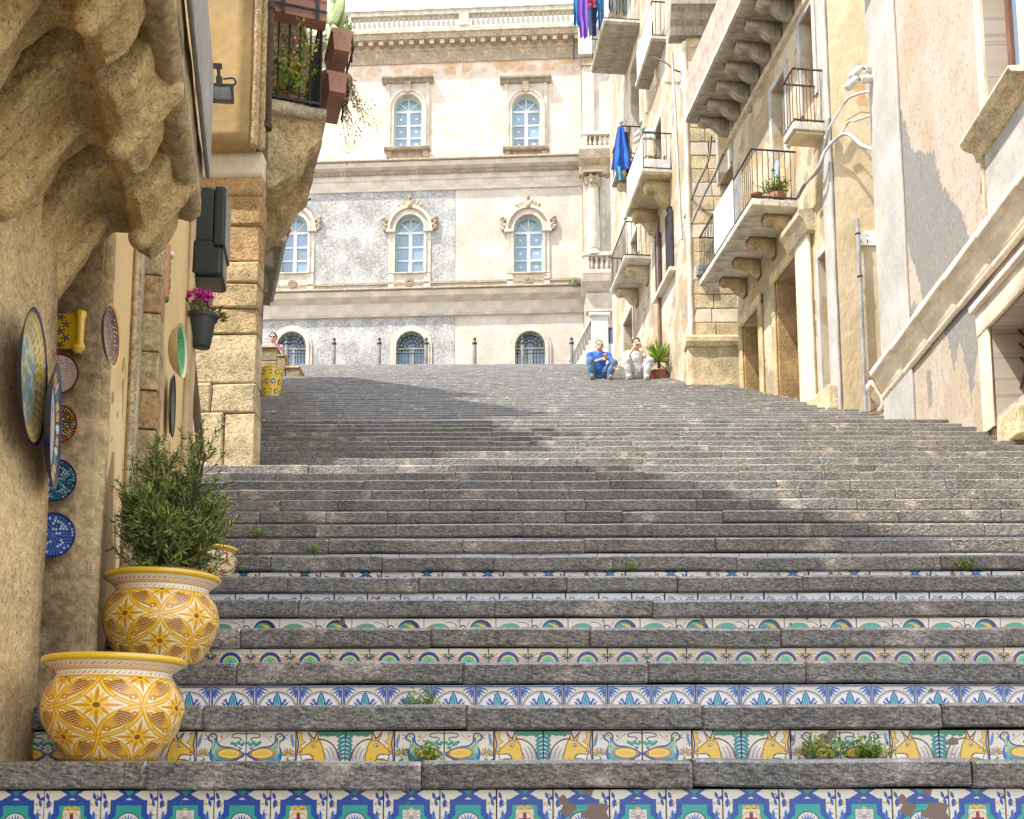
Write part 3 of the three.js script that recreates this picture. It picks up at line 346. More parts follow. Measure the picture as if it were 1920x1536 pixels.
// ---------------------------------------------------------------- near house on the left (plates, carved balcony)
const FL = frame(-1.45, 3.7, -2.187, 7.05);      // long wall
const FP = frame(-0.515, -6, -1.444, 3.29);      // first pier
const nearHouse = thing('plastered_house', 'shaded cream plastered house hung with painted plates beside the flower pots', 'house');
{
  // painted plaster that has flaked off to brown render in the lower part
  const wallTex = canvasTex(1024, 2048, (c, w, h) => {
    c.fillStyle = '#e8cf9c'; c.fillRect(0, 0, w, h);
    for (let i = 0; i < 500; i++) { c.fillStyle = hash(i, 1, 1) > 0.5 ? 'rgba(250,232,190,0.10)' : 'rgba(190,150,95,0.08)'; blob(c, hash(i, 2, 1) * w, hash(i, 3, 1) * h, 20 + 90 * hash(i, 4, 1), 9, i); }
    for (let i = 0; i < 90; i++) { c.fillStyle = 'rgba(150,115,70,0.10)'; c.fillRect(hash(i, 5, 1) * w, hash(i, 6, 1) * h, 2 + 5 * hash(i, 7, 1), 80 + 300 * hash(i, 8, 1)); }
    c.fillStyle = '#a68e69'; c.beginPath(); c.moveTo(0, h); const edge = (x) => { const u = x / w; return h * (1 - (0.17 + 0.29 * u)) + Math.sin(u * 11) * 60 + Math.sin(u * 37) * 22 + (hash(Math.floor(x / 12), 9, 9) - 0.5) * 30; }; for (let x = 0; x <= w; x += 12) c.lineTo(x, edge(x)); c.lineTo(w, h); c.fill();
    for (let i = 0; i < 40; i++) { c.fillStyle = '#a68e69'; const x = hash(i, 10, 1) * w; blob(c, x, edge(x) - hash(i, 11, 1) * 120, 3 + 9 * hash(i, 12, 1), 9, i); c.fillStyle = '#e3cb9b'; const x2 = hash(i, 13, 1) * w; blob(c, x2, edge(x2) + hash(i, 14, 1) * 90, 3 + 9 * hash(i, 15, 1), 9, i); }
    for (let i = 0; i < 2600; i++) { const x = hash(i, 16, 1) * w, y = edge(x) + hash(i, 17, 1) * 1200; c.fillStyle = hash(i, 18, 1) > 0.5 ? 'rgba(70,50,30,0.35)' : 'rgba(225,205,170,0.35)'; blob(c, x, y, 1 + 4 * hash(i, 19, 1), 6, i); }
  });
  wallTex.wrapS = wallTex.wrapT = THREE.ClampToEdgeWrapping;
  const wallMat = mat([0.97, 0.93, 0.86], wallTex, TX.roughB, 0.003);
  const g = FL.put(sub('wall', nearHouse)); const Hroof = 7.9;
  const panel = ni(box(0, FL.len, -1.5, Hroof, -0.5, 0)); { const p = panel.attributes.position, uv = panel.attributes.uv; for (let i = 0; i < p.count; i++) uv.setXY(i, clamp((p.getX(i) + 0.2) / 4.2, 0, 1), clamp((p.getY(i)) / 6, 0, 1)); }
  // recessed slot with a metal shutter, cut into the wall
  const sa = FL.s(186, 930), slot = rect(sa - 0.03, sa + 0.1, FL.y(184, 1030), FL.y(184, 835));
  const pl = ni(plate(rect(0, FL.len, -1.5, Hroof), [slot], -0.25, 0)); { const p = pl.attributes.position, uv = pl.attributes.uv; for (let i = 0; i < p.count; i++) uv.setXY(i, clamp((p.getX(i) + 0.2) / 4.2, 0, 1), clamp(p.getY(i) / 6, 0, 1)); }
  mesh('plaster_face', pl, wallMat, g, 'keep'); mesh('backing', [box(0, FL.len, -1.5, Hroof, -3, -0.26)], M.render, g, 1.5);
  const sh = mesh('metal_shutter', [rbox(0, 0.11, slot[0][1] + 0.01, slot[2][1] - 0.01, -0.006, 0.006, 0.003), rbox(0.02, 0.09, slot[0][1] + 0.05, slot[2][1] - 0.05, 0.006, 0.011, 0.003)], M.steel, g); sh.position.set(sa - 0.02, 0, -0.05); sh.rotation.y = -0.5;
  // end face of the second pier, turned to the viewer, and its rounded corner
  const pier = sub('pier', nearHouse);
  mesh('rough_face', jitter(new THREE.BoxGeometry(0.42, 9.4, 0.1, 6, 90, 2).translate(-1.66, 3.2, -3.69), 0.012, 5, 3), M.render, pier, 1.1);
  const corner = mesh('corner_strip', jitter(new THREE.CylinderGeometry(0.042, 0.042, 9.4, 10, 80).translate(-1.468, 3.2, -3.70), 0.009, 4, 8), M.tuffMid, pier, 1.1);
  // first pier, nearest to the viewer
  const g1 = FP.put(sub('wall', nearHouse));
  const p1 = ni(plate(rect(0, FP.len, -3, 8.6), [], -0.3, 0)); { const p = p1.attributes.position, uv = p1.attributes.uv; for (let i = 0; i < p.count; i++) uv.setXY(i, clamp(0.02 + (FP.len - p.getX(i)) * 0.2, 0, 1), clamp(0.02 + p.getY(i) / 7.5, 0, 1)); }
  const wm = mat([0.83, 0.62, 0.35], TX.gritty, TX.roughB, 0.008);
  mesh('plaster_face', jitter(new THREE.BoxGeometry(3, 11.6, 0.3, 24, 90, 2).translate(FP.len - 1.5, 2.8, -0.15), 0.01, 4, 6), wm, g1, 1.4);
  mesh('plaster_face', box(0, FP.len - 2.9, -3, 8.6, -0.3, -0.004), wm, g1, 1.4);
  mesh('backing', box(-1.2, FP.len - 0.05, -3, 8.6, -4, -0.31), M.render, g1, 1.5);
  mesh('roof_edge', [box(0, FP.len, 8.6, 8.75, -4, 0.12)], M.trim, g1, 1);
  mesh('roof_edge', [box(0, FL.len, Hroof, Hroof + 0.15, -3, 0.12)], M.trim, g, 1);
  mesh('recess_wall', box(-4.5, -1.75, -2, Hroof, -3.8, -3.3), M.render, pier, 1.5);
  // stone door jamb: two columns of blocks
  const s0 = FL.s(249, 700), yb = stairY(4.6) - 0.3; const jamb = FL.put(sub('door_jamb', nearHouse));
  for (let c = 0; c < 2; c++) for (let i = 0; i < 20; i++) { const y0 = yb + i * 0.172 + (c ? 0.02 : 0); const b = mesh('stone_block', jitter(new RoundedBoxGeometry(0.12, 0.166, 0.11, 2, 0.008).translate(s0 + 0.06 + c * 0.135, y0 + 0.085, 0.05 - c * 0.01), 0.005, 7, i), i % 3 ? M.tuffMid : M.tuff, jamb, 0.8); }
  mesh('jamb_moulding', jitter(box(s0 - 0.13, s0 - 0.01, yb, yb + 3.5, 0, 0.035), 0.003, 3, 5), M.tuffPale, jamb, 0.8);
  mesh('jamb_moulding', jitter(box(s0 + 0.27, s0 + 0.38, yb, yb + 3.5, 0, 0.04), 0.003, 3, 5), M.creamLight, jamb, 0.8);
  // far pilaster strip near the alley
  mesh('corner_strip', jitter(new THREE.BoxGeometry(0.3, 9.4, 0.05, 3, 60, 2).translate(FL.len - 0.16, 3.2, 0.02), 0.006, 4, 9), M.cream, jamb, 1.2);
}
// carved balcony overhead
{
  const bal = sub('balcony', nearHouse); const [ux, uy] = ray(378, 390), dF = 3.6, yb = uy * dF, xo = ux * dF; // far outer corner of the soffit
  const FB = frame(xo + 0.22 * 3.6, 0, xo, dF); FB.put(bal); // outer edge line; local z out to the stairs
  const L = FB.len;
  mesh('floor_slab', jitter(new THREE.BoxGeometry(L, 0.17, 0.95, 40, 3, 12).translate(L / 2, yb + 0.085, -0.475), 0.012, 5, 4), M.carvedPale, bal, 0.9);
  mesh('metal_fascia', rbox(0, L - 0.02, yb + 0.1, yb + 0.5, 0.014, 0.03, 0.01), M.steel, bal, 0.6);
  // consoles: scrolled profile [distance in from the edge, height], rounded and worn
  const prof = [[0.06, 0.05], [0.07, -0.07], [0.11, -0.17], [0.155, -0.215], [0.2, -0.19], [0.225, -0.13], [0.28, -0.125], [0.35, -0.2], [0.41, -0.33], [0.47, -0.42], [0.56, -0.45], [0.75, -0.46], [0.75, 0.05]];
  const polyD = (u, y) => { let d = 1e9, s = 1; for (let i = 0, j = prof.length - 1; i < prof.length; j = i++) { const [ax, ay] = prof[i], [bx, by] = prof[j], ex = bx - ax, ey = by - ay, wx = u - ax, wy = y - ay, h = clamp((wx * ex + wy * ey) / (ex * ex + ey * ey), 0, 1); d = Math.min(d, (wx - ex * h) ** 2 + (wy - ey * h) ** 2); const c1 = y >= ay, c2 = y < by, c3 = ex * wy > ey * wx; if ((c1 && c2 && c3) || (!c1 && !c2 && !c3)) s = -s; } return s * Math.sqrt(d); };
  const consoleGeo = (xc, half, q) => sdfGeo((x, y, z) => {
    const u = -z, yy = y - yb, d2 = polyD(u, yy) + 0.016, dx = Math.abs(x - xc) - half + 0.02; let dd = Math.hypot(Math.max(d2, 0), Math.max(dx, 0)) + Math.min(Math.max(d2, dx), 0) - 0.018;
    dd = smin(dd, capsule([x, y, z], V(xc, yb - 0.03, -0.06), V(xc, yb - 0.24, -0.17), 0.06, 0.035), 0.03); // drop at the tip
    dd = smin(dd, capsule([x, y, z], V(xc, yb - 0.19, -0.3), V(xc, yb - 0.44, -0.46), 0.03, 0.045), 0.03); // middle rib
    for (const m of [-1, 1]) dd = Math.max(dd, -capsule([x, y, z], V(xc + m * half * 0.5, yb - 0.13, -0.24), V(xc + m * half * 0.5, yb - 0.47, -0.5), 0.018, 0.022)); // flutes
    return dd + (n3f(x * 7, y * 7, z * 7, 3 + q) - 0.5) * 0.014 + (n3(x * 30, y * 30, z * 30, 7) - 0.5) * 0.007;
  }, V(xc - half - 0.1, yb - 0.6, -0.8), V(xc + half + 0.1, yb + 0.1, 0.02), 84, 140000);
  [0.21, 0.74, 1.26, 1.78].forEach((o, i) => mesh('carved_corbel', consoleGeo(L - o, 0.205, i), M.carved, bal, 0.9));
  mesh('edge_moulding', jitter(prism([[0.0, yb + 0.02], [0.0, yb - 0.03], [-0.03, yb - 0.06], [-0.09, yb - 0.05], [-0.11, yb - 0.01], [-0.11, yb + 0.02]], 0, L - 0.01), 0.006, 8, 5), M.carvedPale, bal, 0.9);
  mesh('soffit_infill', jitter(new THREE.BoxGeometry(L - 0.02, 0.06, 0.62, 30, 2, 8).translate(L / 2 - 0.02, yb - 0.02, -0.5), 0.012, 5, 12), M.carved, bal, 0.9);
}

// ---------------------------------------------------------------- stone cornered house behind the alley
const FZ = frame(-6, 8.42, -2.06, 8.42), FX = frame(-2.06, 8.42, -5.1, 18.1);
const stoneHouse = thing('stone_corner_house', 'house with a corner of honey coloured stone blocks and flower balconies', 'house');
{
  const g = FZ.put(sub('wall', stoneHouse)), sR = FZ.len, sL = FZ.s(352, 600), yTop = FZ.y(430, 334), yBay = FZ.y(430, 287);
  mesh('plaster_face', box(0, sL, 0, 7.1, -0.4, 0), M.cream, g, 2);
  mesh('backing', box(0, sR - 0.06, 0, 7.1, -0.42, -0.12), M.mortar, g, 1.5);
  mesh('plaster_face', jitter(new THREE.BoxGeometry(sR - sL, yBay - yTop, 0.16, 8, 4, 2).translate((sL + sR) / 2, (yTop + yBay) / 2, -0.06), 0.006, 4, 2), M.creamLight, g, 2);
  const ys = [862, 773, 718, 625, 577, 530, 490, 421, 366, 333].map((p) => FZ.y(430, p)); ys[0] = Math.min(ys[0], stairY(8.3) - 0.2);
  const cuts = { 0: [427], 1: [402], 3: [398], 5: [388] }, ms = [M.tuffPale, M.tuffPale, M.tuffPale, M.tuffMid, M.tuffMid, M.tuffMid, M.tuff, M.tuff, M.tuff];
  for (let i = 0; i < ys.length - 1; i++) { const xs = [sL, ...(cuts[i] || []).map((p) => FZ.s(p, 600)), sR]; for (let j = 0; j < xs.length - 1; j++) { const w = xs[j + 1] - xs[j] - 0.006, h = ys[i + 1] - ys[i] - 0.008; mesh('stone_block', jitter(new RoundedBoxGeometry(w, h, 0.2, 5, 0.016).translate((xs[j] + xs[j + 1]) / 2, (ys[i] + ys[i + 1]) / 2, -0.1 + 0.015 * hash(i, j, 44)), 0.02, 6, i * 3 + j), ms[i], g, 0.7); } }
  // jutting upper storey
  const b = FZ.put(sub('upper_bay', stoneHouse)); const s1 = FZ.s(470, 200, 0.12);
  mesh('bay_wall', jitter(new THREE.BoxGeometry(s1 - sL + 1.5, 7.4 - yBay, 0.5, 16, 20, 3).translate((s1 + sL - 1.5) / 2, (7.4 + yBay) / 2, -0.1), 0.008, 3, 4), M.ochre, b, 2.2);
  mesh('corner_moulding', [jitter(new THREE.CylinderGeometry(0.04, 0.04, 7.4 - yBay, 10, 30).translate(s1 + 0.035, (7.4 + yBay) / 2, 0.1), 0.004, 4, 3), jitter(new THREE.CylinderGeometry(0.03, 0.03, 7.4 - yBay, 10, 30).translate(s1 + 0.09, (7.4 + yBay) / 2, 0.06), 0.004, 4, 3)], M.tuffMid, b, 1);
  mesh('roof_edge', box(0, s1 + 0.1, 7.4, 7.5, -3, 0.2), M.trim, b, 1);
  const gx = FX.put(sub('wall', stoneHouse));
  mesh('plaster_face', box(0.36, FX.len, 0, 7.4, -0.4, 0), M.creamLight, gx, 2); mesh('backing', box(1.2, FX.len, 0, 7.38, -4, -0.41), M.render, gx, 2);
}
// corbelled flower balcony
let balTop, balS0, balS1, balO;
{
  const b = FX.put(sub('balcony', stoneHouse)); const off = 0.58, s0 = 0.5, [, y] = (() => { const P = at(615, 182, 8.9); return [0, P.y]; })(); balTop = y; balS0 = s0; balS1 = s0 + 1.4; balO = off;
  mesh('floor_slab', jitter(new THREE.BoxGeometry(1.4, 0.12, off, 14, 2, 8).translate(s0 + 0.7, y - 0.06, off / 2), 0.012, 6, 2), M.trim, b, 0.8);
  const corb = (x0, x1) => sdfGeo((x, Y, z) => { const yy = Y - (y - 0.12); const prof = -0.75 * Math.pow(clamp(1 - z / off, 0, 1), 0.6) + 0.06 * Math.sin(z * 16); let d = Math.max(prof - yy, yy - 0.01, z - off + 0.05, -0.08 - z) * 0.7; d = Math.max(d, x0 - x, x - x1); d = smin(d, capsule([x, Y, z], V(x0, y - 0.22, off - 0.14), V(x1, y - 0.22, off - 0.14), 0.1, 0.1), 0.09); d = smin(d, capsule([x, Y, z], V(x0, y - 0.46, 0.2), V(x1, y - 0.46, 0.2), 0.15, 0.15), 0.1); d = smin(d, capsule([x, Y, z], V(x0, y - 0.68, 0.06), V(x1, y - 0.68, 0.06), 0.12, 0.12), 0.1); d = smin(d, capsule([x, Y, z], V(x0, y - 0.3, 0.05), V(x1, y - 0.3, 0.05), 0.25, 0.25), 0.05); d = Math.max(d, x0 - x, x - x1); return d + (n3f(x * 8, Y * 8, z * 8, 4) - 0.5) * 0.07; }, V(x0 - 0.1, y - 1.0, -0.12), V(x1 + 0.1, y + 0.02, off + 0.1), 52, 60000);
  mesh('carved_corbel', corb(s0 + 0.04, s0 + 0.32), M.tuffMid, b, 0.8); mesh('carved_corbel', corb(s0 + 1.0, s0 + 1.3), M.tuffMid, b, 0.8);
  const bars = [], h = 1.0; for (let x = s0 + 0.06; x < s0 + 1.38; x += 0.11) bars.push(bar(V(x, y, off - 0.05), V(x, y + h, off - 0.05), 0.008)); for (let z = 0.05; z < off - 0.04; z += 0.095) { bars.push(bar(V(s0 + 0.04, y, z), V(s0 + 0.04, y + h, z), 0.009)); bars.push(bar(V(s0 + 1.36, y, z), V(s0 + 1.36, y + h, z), 0.009)); }
  for (const yy of [0.06, h]) { bars.push(box(s0 + 0.03, s0 + 1.38, y + yy - 0.012, y + yy + 0.012, off - 0.06, off - 0.04), box(s0 + 0.03, s0 + 0.055, y + yy - 0.012, y + yy + 0.012, 0, off - 0.05), box(s0 + 1.35, s0 + 1.375, y + yy - 0.012, y + yy + 0.012, 0, off - 0.05)); }
  mesh('railing', bars, M.iron, b);
  // lower grey balcony
  const c = FX.put(sub('balcony', stoneHouse)); const P = at(540, 440, 10.2), o2 = P.clone().sub(FX.o).dot(FX.n), t0 = P.clone().sub(FX.o).dot(FX.u), y2 = P.y;
  mesh('floor_slab', rbox(t0, t0 + 1.5, y2 - 0.06, y2, 0, o2, 0.01), M.whitePaint, c, 1); mesh('soffit', [rbox(t0 + 0.03, t0 + 1.45, y2 - 0.12, y2 - 0.06, 0, o2 - 0.04, 0.01), ...[0.1, 0.7, 1.3].map((x) => box(t0 + x, t0 + x + 0.1, y2 - 0.3, y2 - 0.12, 0, o2 - 0.12))], M.concrete, c, 1);
  const r2 = []; for (let z = 0.03; z < o2; z += 0.09) r2.push(bar(V(t0 + 0.03, y2, z), V(t0 + 0.03, y2 + 0.95, z), 0.008)); for (let x = t0 + 0.03; x < t0 + 1.5; x += 0.1) r2.push(bar(V(x, y2, o2 - 0.03), V(x, y2 + 0.95, o2 - 0.03), 0.008)); r2.push(box(t0, t0 + 1.5, y2 + 0.93, y2 + 0.97, o2 - 0.05, o2 - 0.01), box(t0, t0 + 0.05, y2 + 0.93, y2 + 0.97, 0, o2));
  mesh('railing', r2, M.rust, c); mesh('corner_post', box(t0 - 0.01, t0 + 0.05, y2, y2 + 1.2, o2 - 0.06, o2), M.brownFrame, c);
}
// houses further up on the left, mostly hidden from here
const upperLeft = thing('plastered_house', 'tall cream house hidden behind the stone corner, seen by its shadow on the steps', 'house');
{ const F = frame(-5.1, 18.1, -7.4, 25.5); const g = F.put(sub('wall', upperLeft)); mesh('plaster_face', box(0, F.len, 3, 15.6, -5, 0), M.cream, g, 2); mesh('roof_edge', box(0, F.len, 15.6, 15.8, -5, 0.3), M.trim, g, 1); const F2 = frame(-3.9, 14.3, -5.1, 18.1); const g2 = F2.put(sub('wall', upperLeft)); mesh('plaster_face', box(0.1, F2.len - 0.02, 7.42, 14.6, -5, -0.02), M.creamLight, g2, 2); }
// ---------------------------------------------------------------- plants: leaf builder
class Leaves { constructor() { this.p = []; } leaf(a, dir, up, l, w) { const s = dir.clone().cross(up).normalize().multiplyScalar(w / 2), t = a.clone().addScaledVector(dir, l), m = a.clone().addScaledVector(dir, l * 0.45).addScaledVector(up, -l * 0.06), L = m.clone().add(s), R = m.clone().sub(s); for (const v of [a, L, t, a, t, R]) this.p.push(v.x, v.y, v.z); }
  geo() { const g = new THREE.BufferGeometry(); g.setAttribute('position', new THREE.Float32BufferAttribute(this.p, 3)); g.computeVertexNormals(); g.setAttribute('uv', new THREE.Float32BufferAttribute(new Float32Array(this.p.length / 3 * 2), 2)); return g; } }
const rdir = () => { const z = rr(-1, 1), a = rr(0, 6.283), r = Math.sqrt(1 - z * z); return V(r * Math.cos(a), z, r * Math.sin(a)); };
function sprig(Ls, stems, a, dir, len, n, ll, lw, r = 0.002) { let p = a.clone(), d = dir.clone().normalize(); const step = len / n, pts = [p.clone()]; for (let i = 0; i < n; i++) { d.addScaledVector(rdir(), 0.12).normalize(); d.y += 0.02; p = p.clone().addScaledVector(d, step); if (i % 4 === 3) pts.push(p.clone()); const s = rdir(); s.addScaledVector(d, -s.dot(d)).normalize(); const ld = s.clone().multiplyScalar(0.85).addScaledVector(d, 0.75).normalize(); const k = Math.floor(rnd() * Ls.length); Ls[k].leaf(p, ld, d, ll * rr(0.7, 1.25), lw * rr(0.7, 1.2)); } if (stems && pts.length > 1) for (let i = 0; i + 1 < pts.length; i++) stems.push(bar(pts[i], pts[i + 1], r, 4)); return p; }

// ---------------------------------------------------------------- majolica pots
function latheArc(prof, n) { // resample by arc length so that v runs evenly
  const c = new THREE.CatmullRomCurve3(prof.map(([x, y]) => V(x, y, 0)), false, 'centripetal'); const pts = c.getSpacedPoints(n); return pts.map((p) => [Math.max(0.001, p.x), p.y]); }
const potTex = canvasTex(2048, 760, (c, w, h) => {
  c.fillStyle = '#f0dfb4'; c.fillRect(0, 0, w, h);
  const N = 5, cw = w / N, top = h * 0.21, ch = cw * 0.98; // canvas y: 0 at rim
  const strokeY = (lw, col = '#e0a51c') => { c.strokeStyle = col; c.lineWidth = lw; c.stroke(); };
  const curl = (x, y, a, s, m) => { c.save(); c.translate(x, y); c.rotate(a); c.scale(s, s * m); for (let i = 0; i < 8; i++) { const g = c.createLinearGradient(0, 0, 60, -30); g.addColorStop(0, '#9a5c08'); g.addColorStop(0.4, '#e0a012'); g.addColorStop(1, '#f5cc2e'); c.strokeStyle = g; c.lineWidth = 10.5 - i * 0.3; c.lineCap = 'round'; c.beginPath(); c.moveTo(-60 + i * 13.5, 18 - i * 2); c.quadraticCurveTo(-56 + i * 15, -10 - i * 2, -34 + i * 13.5, -40 + i * 3.4); c.stroke(); } c.strokeStyle = '#c98712'; c.lineWidth = 11; c.beginPath(); c.moveTo(-62, 18); c.quadraticCurveTo(0, 30, 52, 2); c.stroke(); c.beginPath(); c.arc(60, -4, 11, 1.2, 6.4); c.stroke(); c.beginPath(); c.arc(-66, 8, 9, 0, 5); c.stroke(); c.fillStyle = '#d9a020'; for (const [X, Y] of [[30, -44], [48, -30], [-60, -20], [10, 40]]) { c.beginPath(); c.arc(X, Y, 6, 0, 7); c.fill(); } c.restore(); };
  const vesica = (x0, y0, x1, y1) => { const mx = (x0 + x1) / 2, my = (y0 + y1) / 2, dx = x1 - x0, dy = y1 - y0, k = 0.36; for (const m of [-1, 1]) { c.beginPath(); c.moveTo(x0, y0); c.quadraticCurveTo(mx - dy * k * m, my + dx * k * m, x1, y1); strokeY(28, '#dba012'); strokeY(8, '#f3cf55'); } curl(mx, my, Math.atan2(dy, dx) + (dx * dy > 0 ? 0 : Math.PI), 1.22, dx * dy > 0 ? 1 : -1); };
  const flower = (x, y) => { c.fillStyle = '#9a8fb5'; for (let i = 0; i < 8; i++) { c.globalAlpha = 0.35; leafShape(c, x, y, i / 8 * 6.283 + 0.39, 92, 5); c.globalAlpha = 1; } for (let i = 0; i < 16; i++) { c.fillStyle = i % 2 ? '#efbe24' : '#cf8d14'; leafShape(c, x, y, i / 16 * 6.283, i % 4 === 0 ? 124 : 86, 20); } c.fillStyle = '#f0c53c'; c.beginPath(); c.arc(x, y, 26, 0, 7); c.fill(); c.fillStyle = '#8c5410'; c.beginPath(); c.arc(x, y, 18, 0, 7); c.fill(); };
  for (let j = -1; j < 3; j++) for (let i = -1; i <= N; i++) { const x = i * cw, y = top + (j + 0.5) * ch; for (const [a, b] of [[0.5, 0.5], [0.5, -0.5]]) vesica(x, y, x + a * cw, y + b * ch); vesica(x + 0.5 * cw, y + 0.5 * ch, x + cw, y + ch); vesica(x + 0.5 * cw, y + 0.5 * ch, x + cw, y); }
  for (let j = -1; j < 3; j++) for (let i = -1; i <= N; i++) { const x = i * cw, y = top + (j + 0.5) * ch; flower(x + 0.5 * cw, y); flower(x, y + 0.5 * ch); }
  c.fillStyle = '#efe6d6'; c.fillRect(0, 0, w, top); c.fillStyle = '#e3ad22'; c.fillRect(0, top - 8, w, 10); c.fillRect(0, h * 0.115, w, 9); c.fillStyle = '#c98a1c'; c.fillRect(0, h * 0.135, w, 8);
  for (let i = 0; i < 64; i++) { c.fillStyle = i % 2 ? '#d79a1e' : '#a8661a'; leafShape(c, i * w / 64, h * 0.105, -0.75, 44, 7); leafShape(c, i * w / 64, h * 0.19, -0.6, 34, 7); }
  c.fillStyle = '#ecc42a'; c.fillRect(0, 0, w, h * 0.045);
});
const potMat = new THREE.MeshPhysicalMaterial({ map: potTex, roughness: 0.25, clearcoat: 0.6, clearcoatRoughness: 0.12 });
const glazeYellow = new THREE.MeshPhysicalMaterial({ color: lin(0.78, 0.5, 0.03), roughness: 0.25, clearcoat: 0.6, clearcoatRoughness: 0.12 });
function majolicaPot(label, x, y, d, R, Ht, turn) {
  const t = thing('majolica_pot', label, 'pot', [x, y, -d], turn, 'yellow and white majolica pots');
  const P = latheArc([[0.55, 0], [0.62, 0.02], [0.82, 0.2], [0.985, 0.42], [1.0, 0.55], [0.95, 0.7], [0.83, 0.82], [0.8, 0.86], [0.84, 0.9], [0.95, 0.955], [0.985, 0.985], [0.975, 1.0]].map(([a, b]) => [a * R, b * Ht]), 60);
  mesh('glazed_body', lathe(P, 72), potMat, t, 'keep');
  mesh('rim', new THREE.TorusGeometry(0.972 * R, 0.013 * R / 0.2 * 0.8, 10, 72).rotateX(Math.PI / 2).translate(0, Ht * 0.995, 0), glazeYellow, t);
  mesh('inner_wall', lathe([[0.95 * R, Ht], [0.78 * R, 0.86 * Ht], [0.8 * R, 0.75 * Ht], [0.001, 0.74 * Ht]], 48), M.terracotta, t); mesh('foot', lathe([[0.001, 0.001], [0.56 * R, 0.001], [0.56 * R, 0.01]], 40), M.terracotta, t); return t;
}
const pot1 = at(217, 1240, 3.09), pot2 = at(306, 1085, 3.83);
majolicaPot('large yellow and white majolica pot on the lowest step, empty', pot1.x, nosY(0), 3.09, 0.194, pot1.y - nosY(0), 0.75);
majolicaPot('yellow and white majolica pot under the evergreen shrub', pot2.x, nosY(2), 3.83, 0.199, pot2.y - nosY(2), 0.3);
{ // shrub in a terracotta liner inside the second pot
  const base = V(pot2.x + 0.02, pot2.y - 0.07, -3.85), t = thing('evergreen_shrub', 'dense dark green needle leaved shrub growing in the upper majolica pot', 'shrub', base.toArray());
  mesh('nursery_pot', lathe([[0.09, -0.1], [0.125, 0.06], [0.138, 0.075], [0.142, 0.095], [0.13, 0.095], [0.12, 0.06], [0.001, 0.055]], 40), M.terracotta, t);
  mesh('soil', lathe([[0.001, 0.062], [0.13, 0.058]], 24), M.soil, t);
  const Ls = [0, 1, 2, 3].map(() => new Leaves()), stems = []; seed = 77;
  for (let i = 0; i < 22; i++) { // main stems
    const a = rr(0, 6.283), lean = rr(0.05, 0.75), h = rr(0.26, 0.42) * (1.15 - lean * 0.6) * (i < 3 ? 1.25 : 1); const dir = V(Math.cos(a) * lean, 1, Math.sin(a) * lean).normalize(); const p0 = V(Math.cos(a) * 0.03, 0.05, Math.sin(a) * 0.03), p1 = p0.clone().addScaledVector(dir, h); stems.push(bar(p0, p1, 0.004, 5));
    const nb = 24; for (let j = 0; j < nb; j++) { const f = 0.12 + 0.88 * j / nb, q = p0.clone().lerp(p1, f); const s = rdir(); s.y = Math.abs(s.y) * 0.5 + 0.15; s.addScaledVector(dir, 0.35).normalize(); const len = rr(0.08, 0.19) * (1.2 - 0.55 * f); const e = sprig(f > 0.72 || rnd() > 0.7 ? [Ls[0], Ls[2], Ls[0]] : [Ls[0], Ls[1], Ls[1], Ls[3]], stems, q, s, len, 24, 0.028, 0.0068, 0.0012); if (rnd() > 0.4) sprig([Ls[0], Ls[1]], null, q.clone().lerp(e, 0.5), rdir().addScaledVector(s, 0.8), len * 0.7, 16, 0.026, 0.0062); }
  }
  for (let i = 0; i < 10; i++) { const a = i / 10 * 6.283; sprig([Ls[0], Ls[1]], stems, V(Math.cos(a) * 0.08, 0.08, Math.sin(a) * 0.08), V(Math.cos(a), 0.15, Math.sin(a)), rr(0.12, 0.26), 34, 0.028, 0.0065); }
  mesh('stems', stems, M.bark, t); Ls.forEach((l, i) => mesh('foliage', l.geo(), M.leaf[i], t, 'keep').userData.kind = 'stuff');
}
{ // red and yellow patterned pot half hidden behind the shrub
  const P = at(386, 1030, 5.0), t = thing('patterned_pot', 'small cream pot with red and yellow pattern behind the shrub', 'pot', [P.x, nosY(5), -5.02]); const H = P.y - nosY(5);
  const tx = canvasTex(512, 256, (c, w, h) => { c.fillStyle = '#ead9a8'; c.fillRect(0, 0, w, h); for (let i = 0; i < 10; i++) for (let j = 0; j < 4; j++) { c.fillStyle = (i + j) % 2 ? '#b5392c' : '#d9a437'; for (let q = 0; q < 6; q++) leafShape(c, i * 51 + 26, j * 64 + 32 + (i % 2) * 20, q * 1.05, 22, 7); } c.fillStyle = '#c9a23c'; c.fillRect(0, 0, w, 20); c.fillStyle = '#b5392c'; c.fillRect(0, 26, w, 6); });
  mesh('glazed_body', lathe(latheArc([[0.09, 0], [0.12, H * 0.3], [0.14, H * 0.7], [0.13, H * 0.9], [0.145, H]], 24), 40), new THREE.MeshPhysicalMaterial({ map: tx, roughness: 0.3, clearcoat: 0.5 }), t, 'keep'); mesh('rim', new THREE.TorusGeometry(0.143, 0.008, 8, 40).rotateX(Math.PI / 2).translate(0, H, 0), glazeYellow, t); mesh('soil', lathe([[0.001, H * 0.9], [0.13, H * 0.88]], 24), M.soil, t);
}

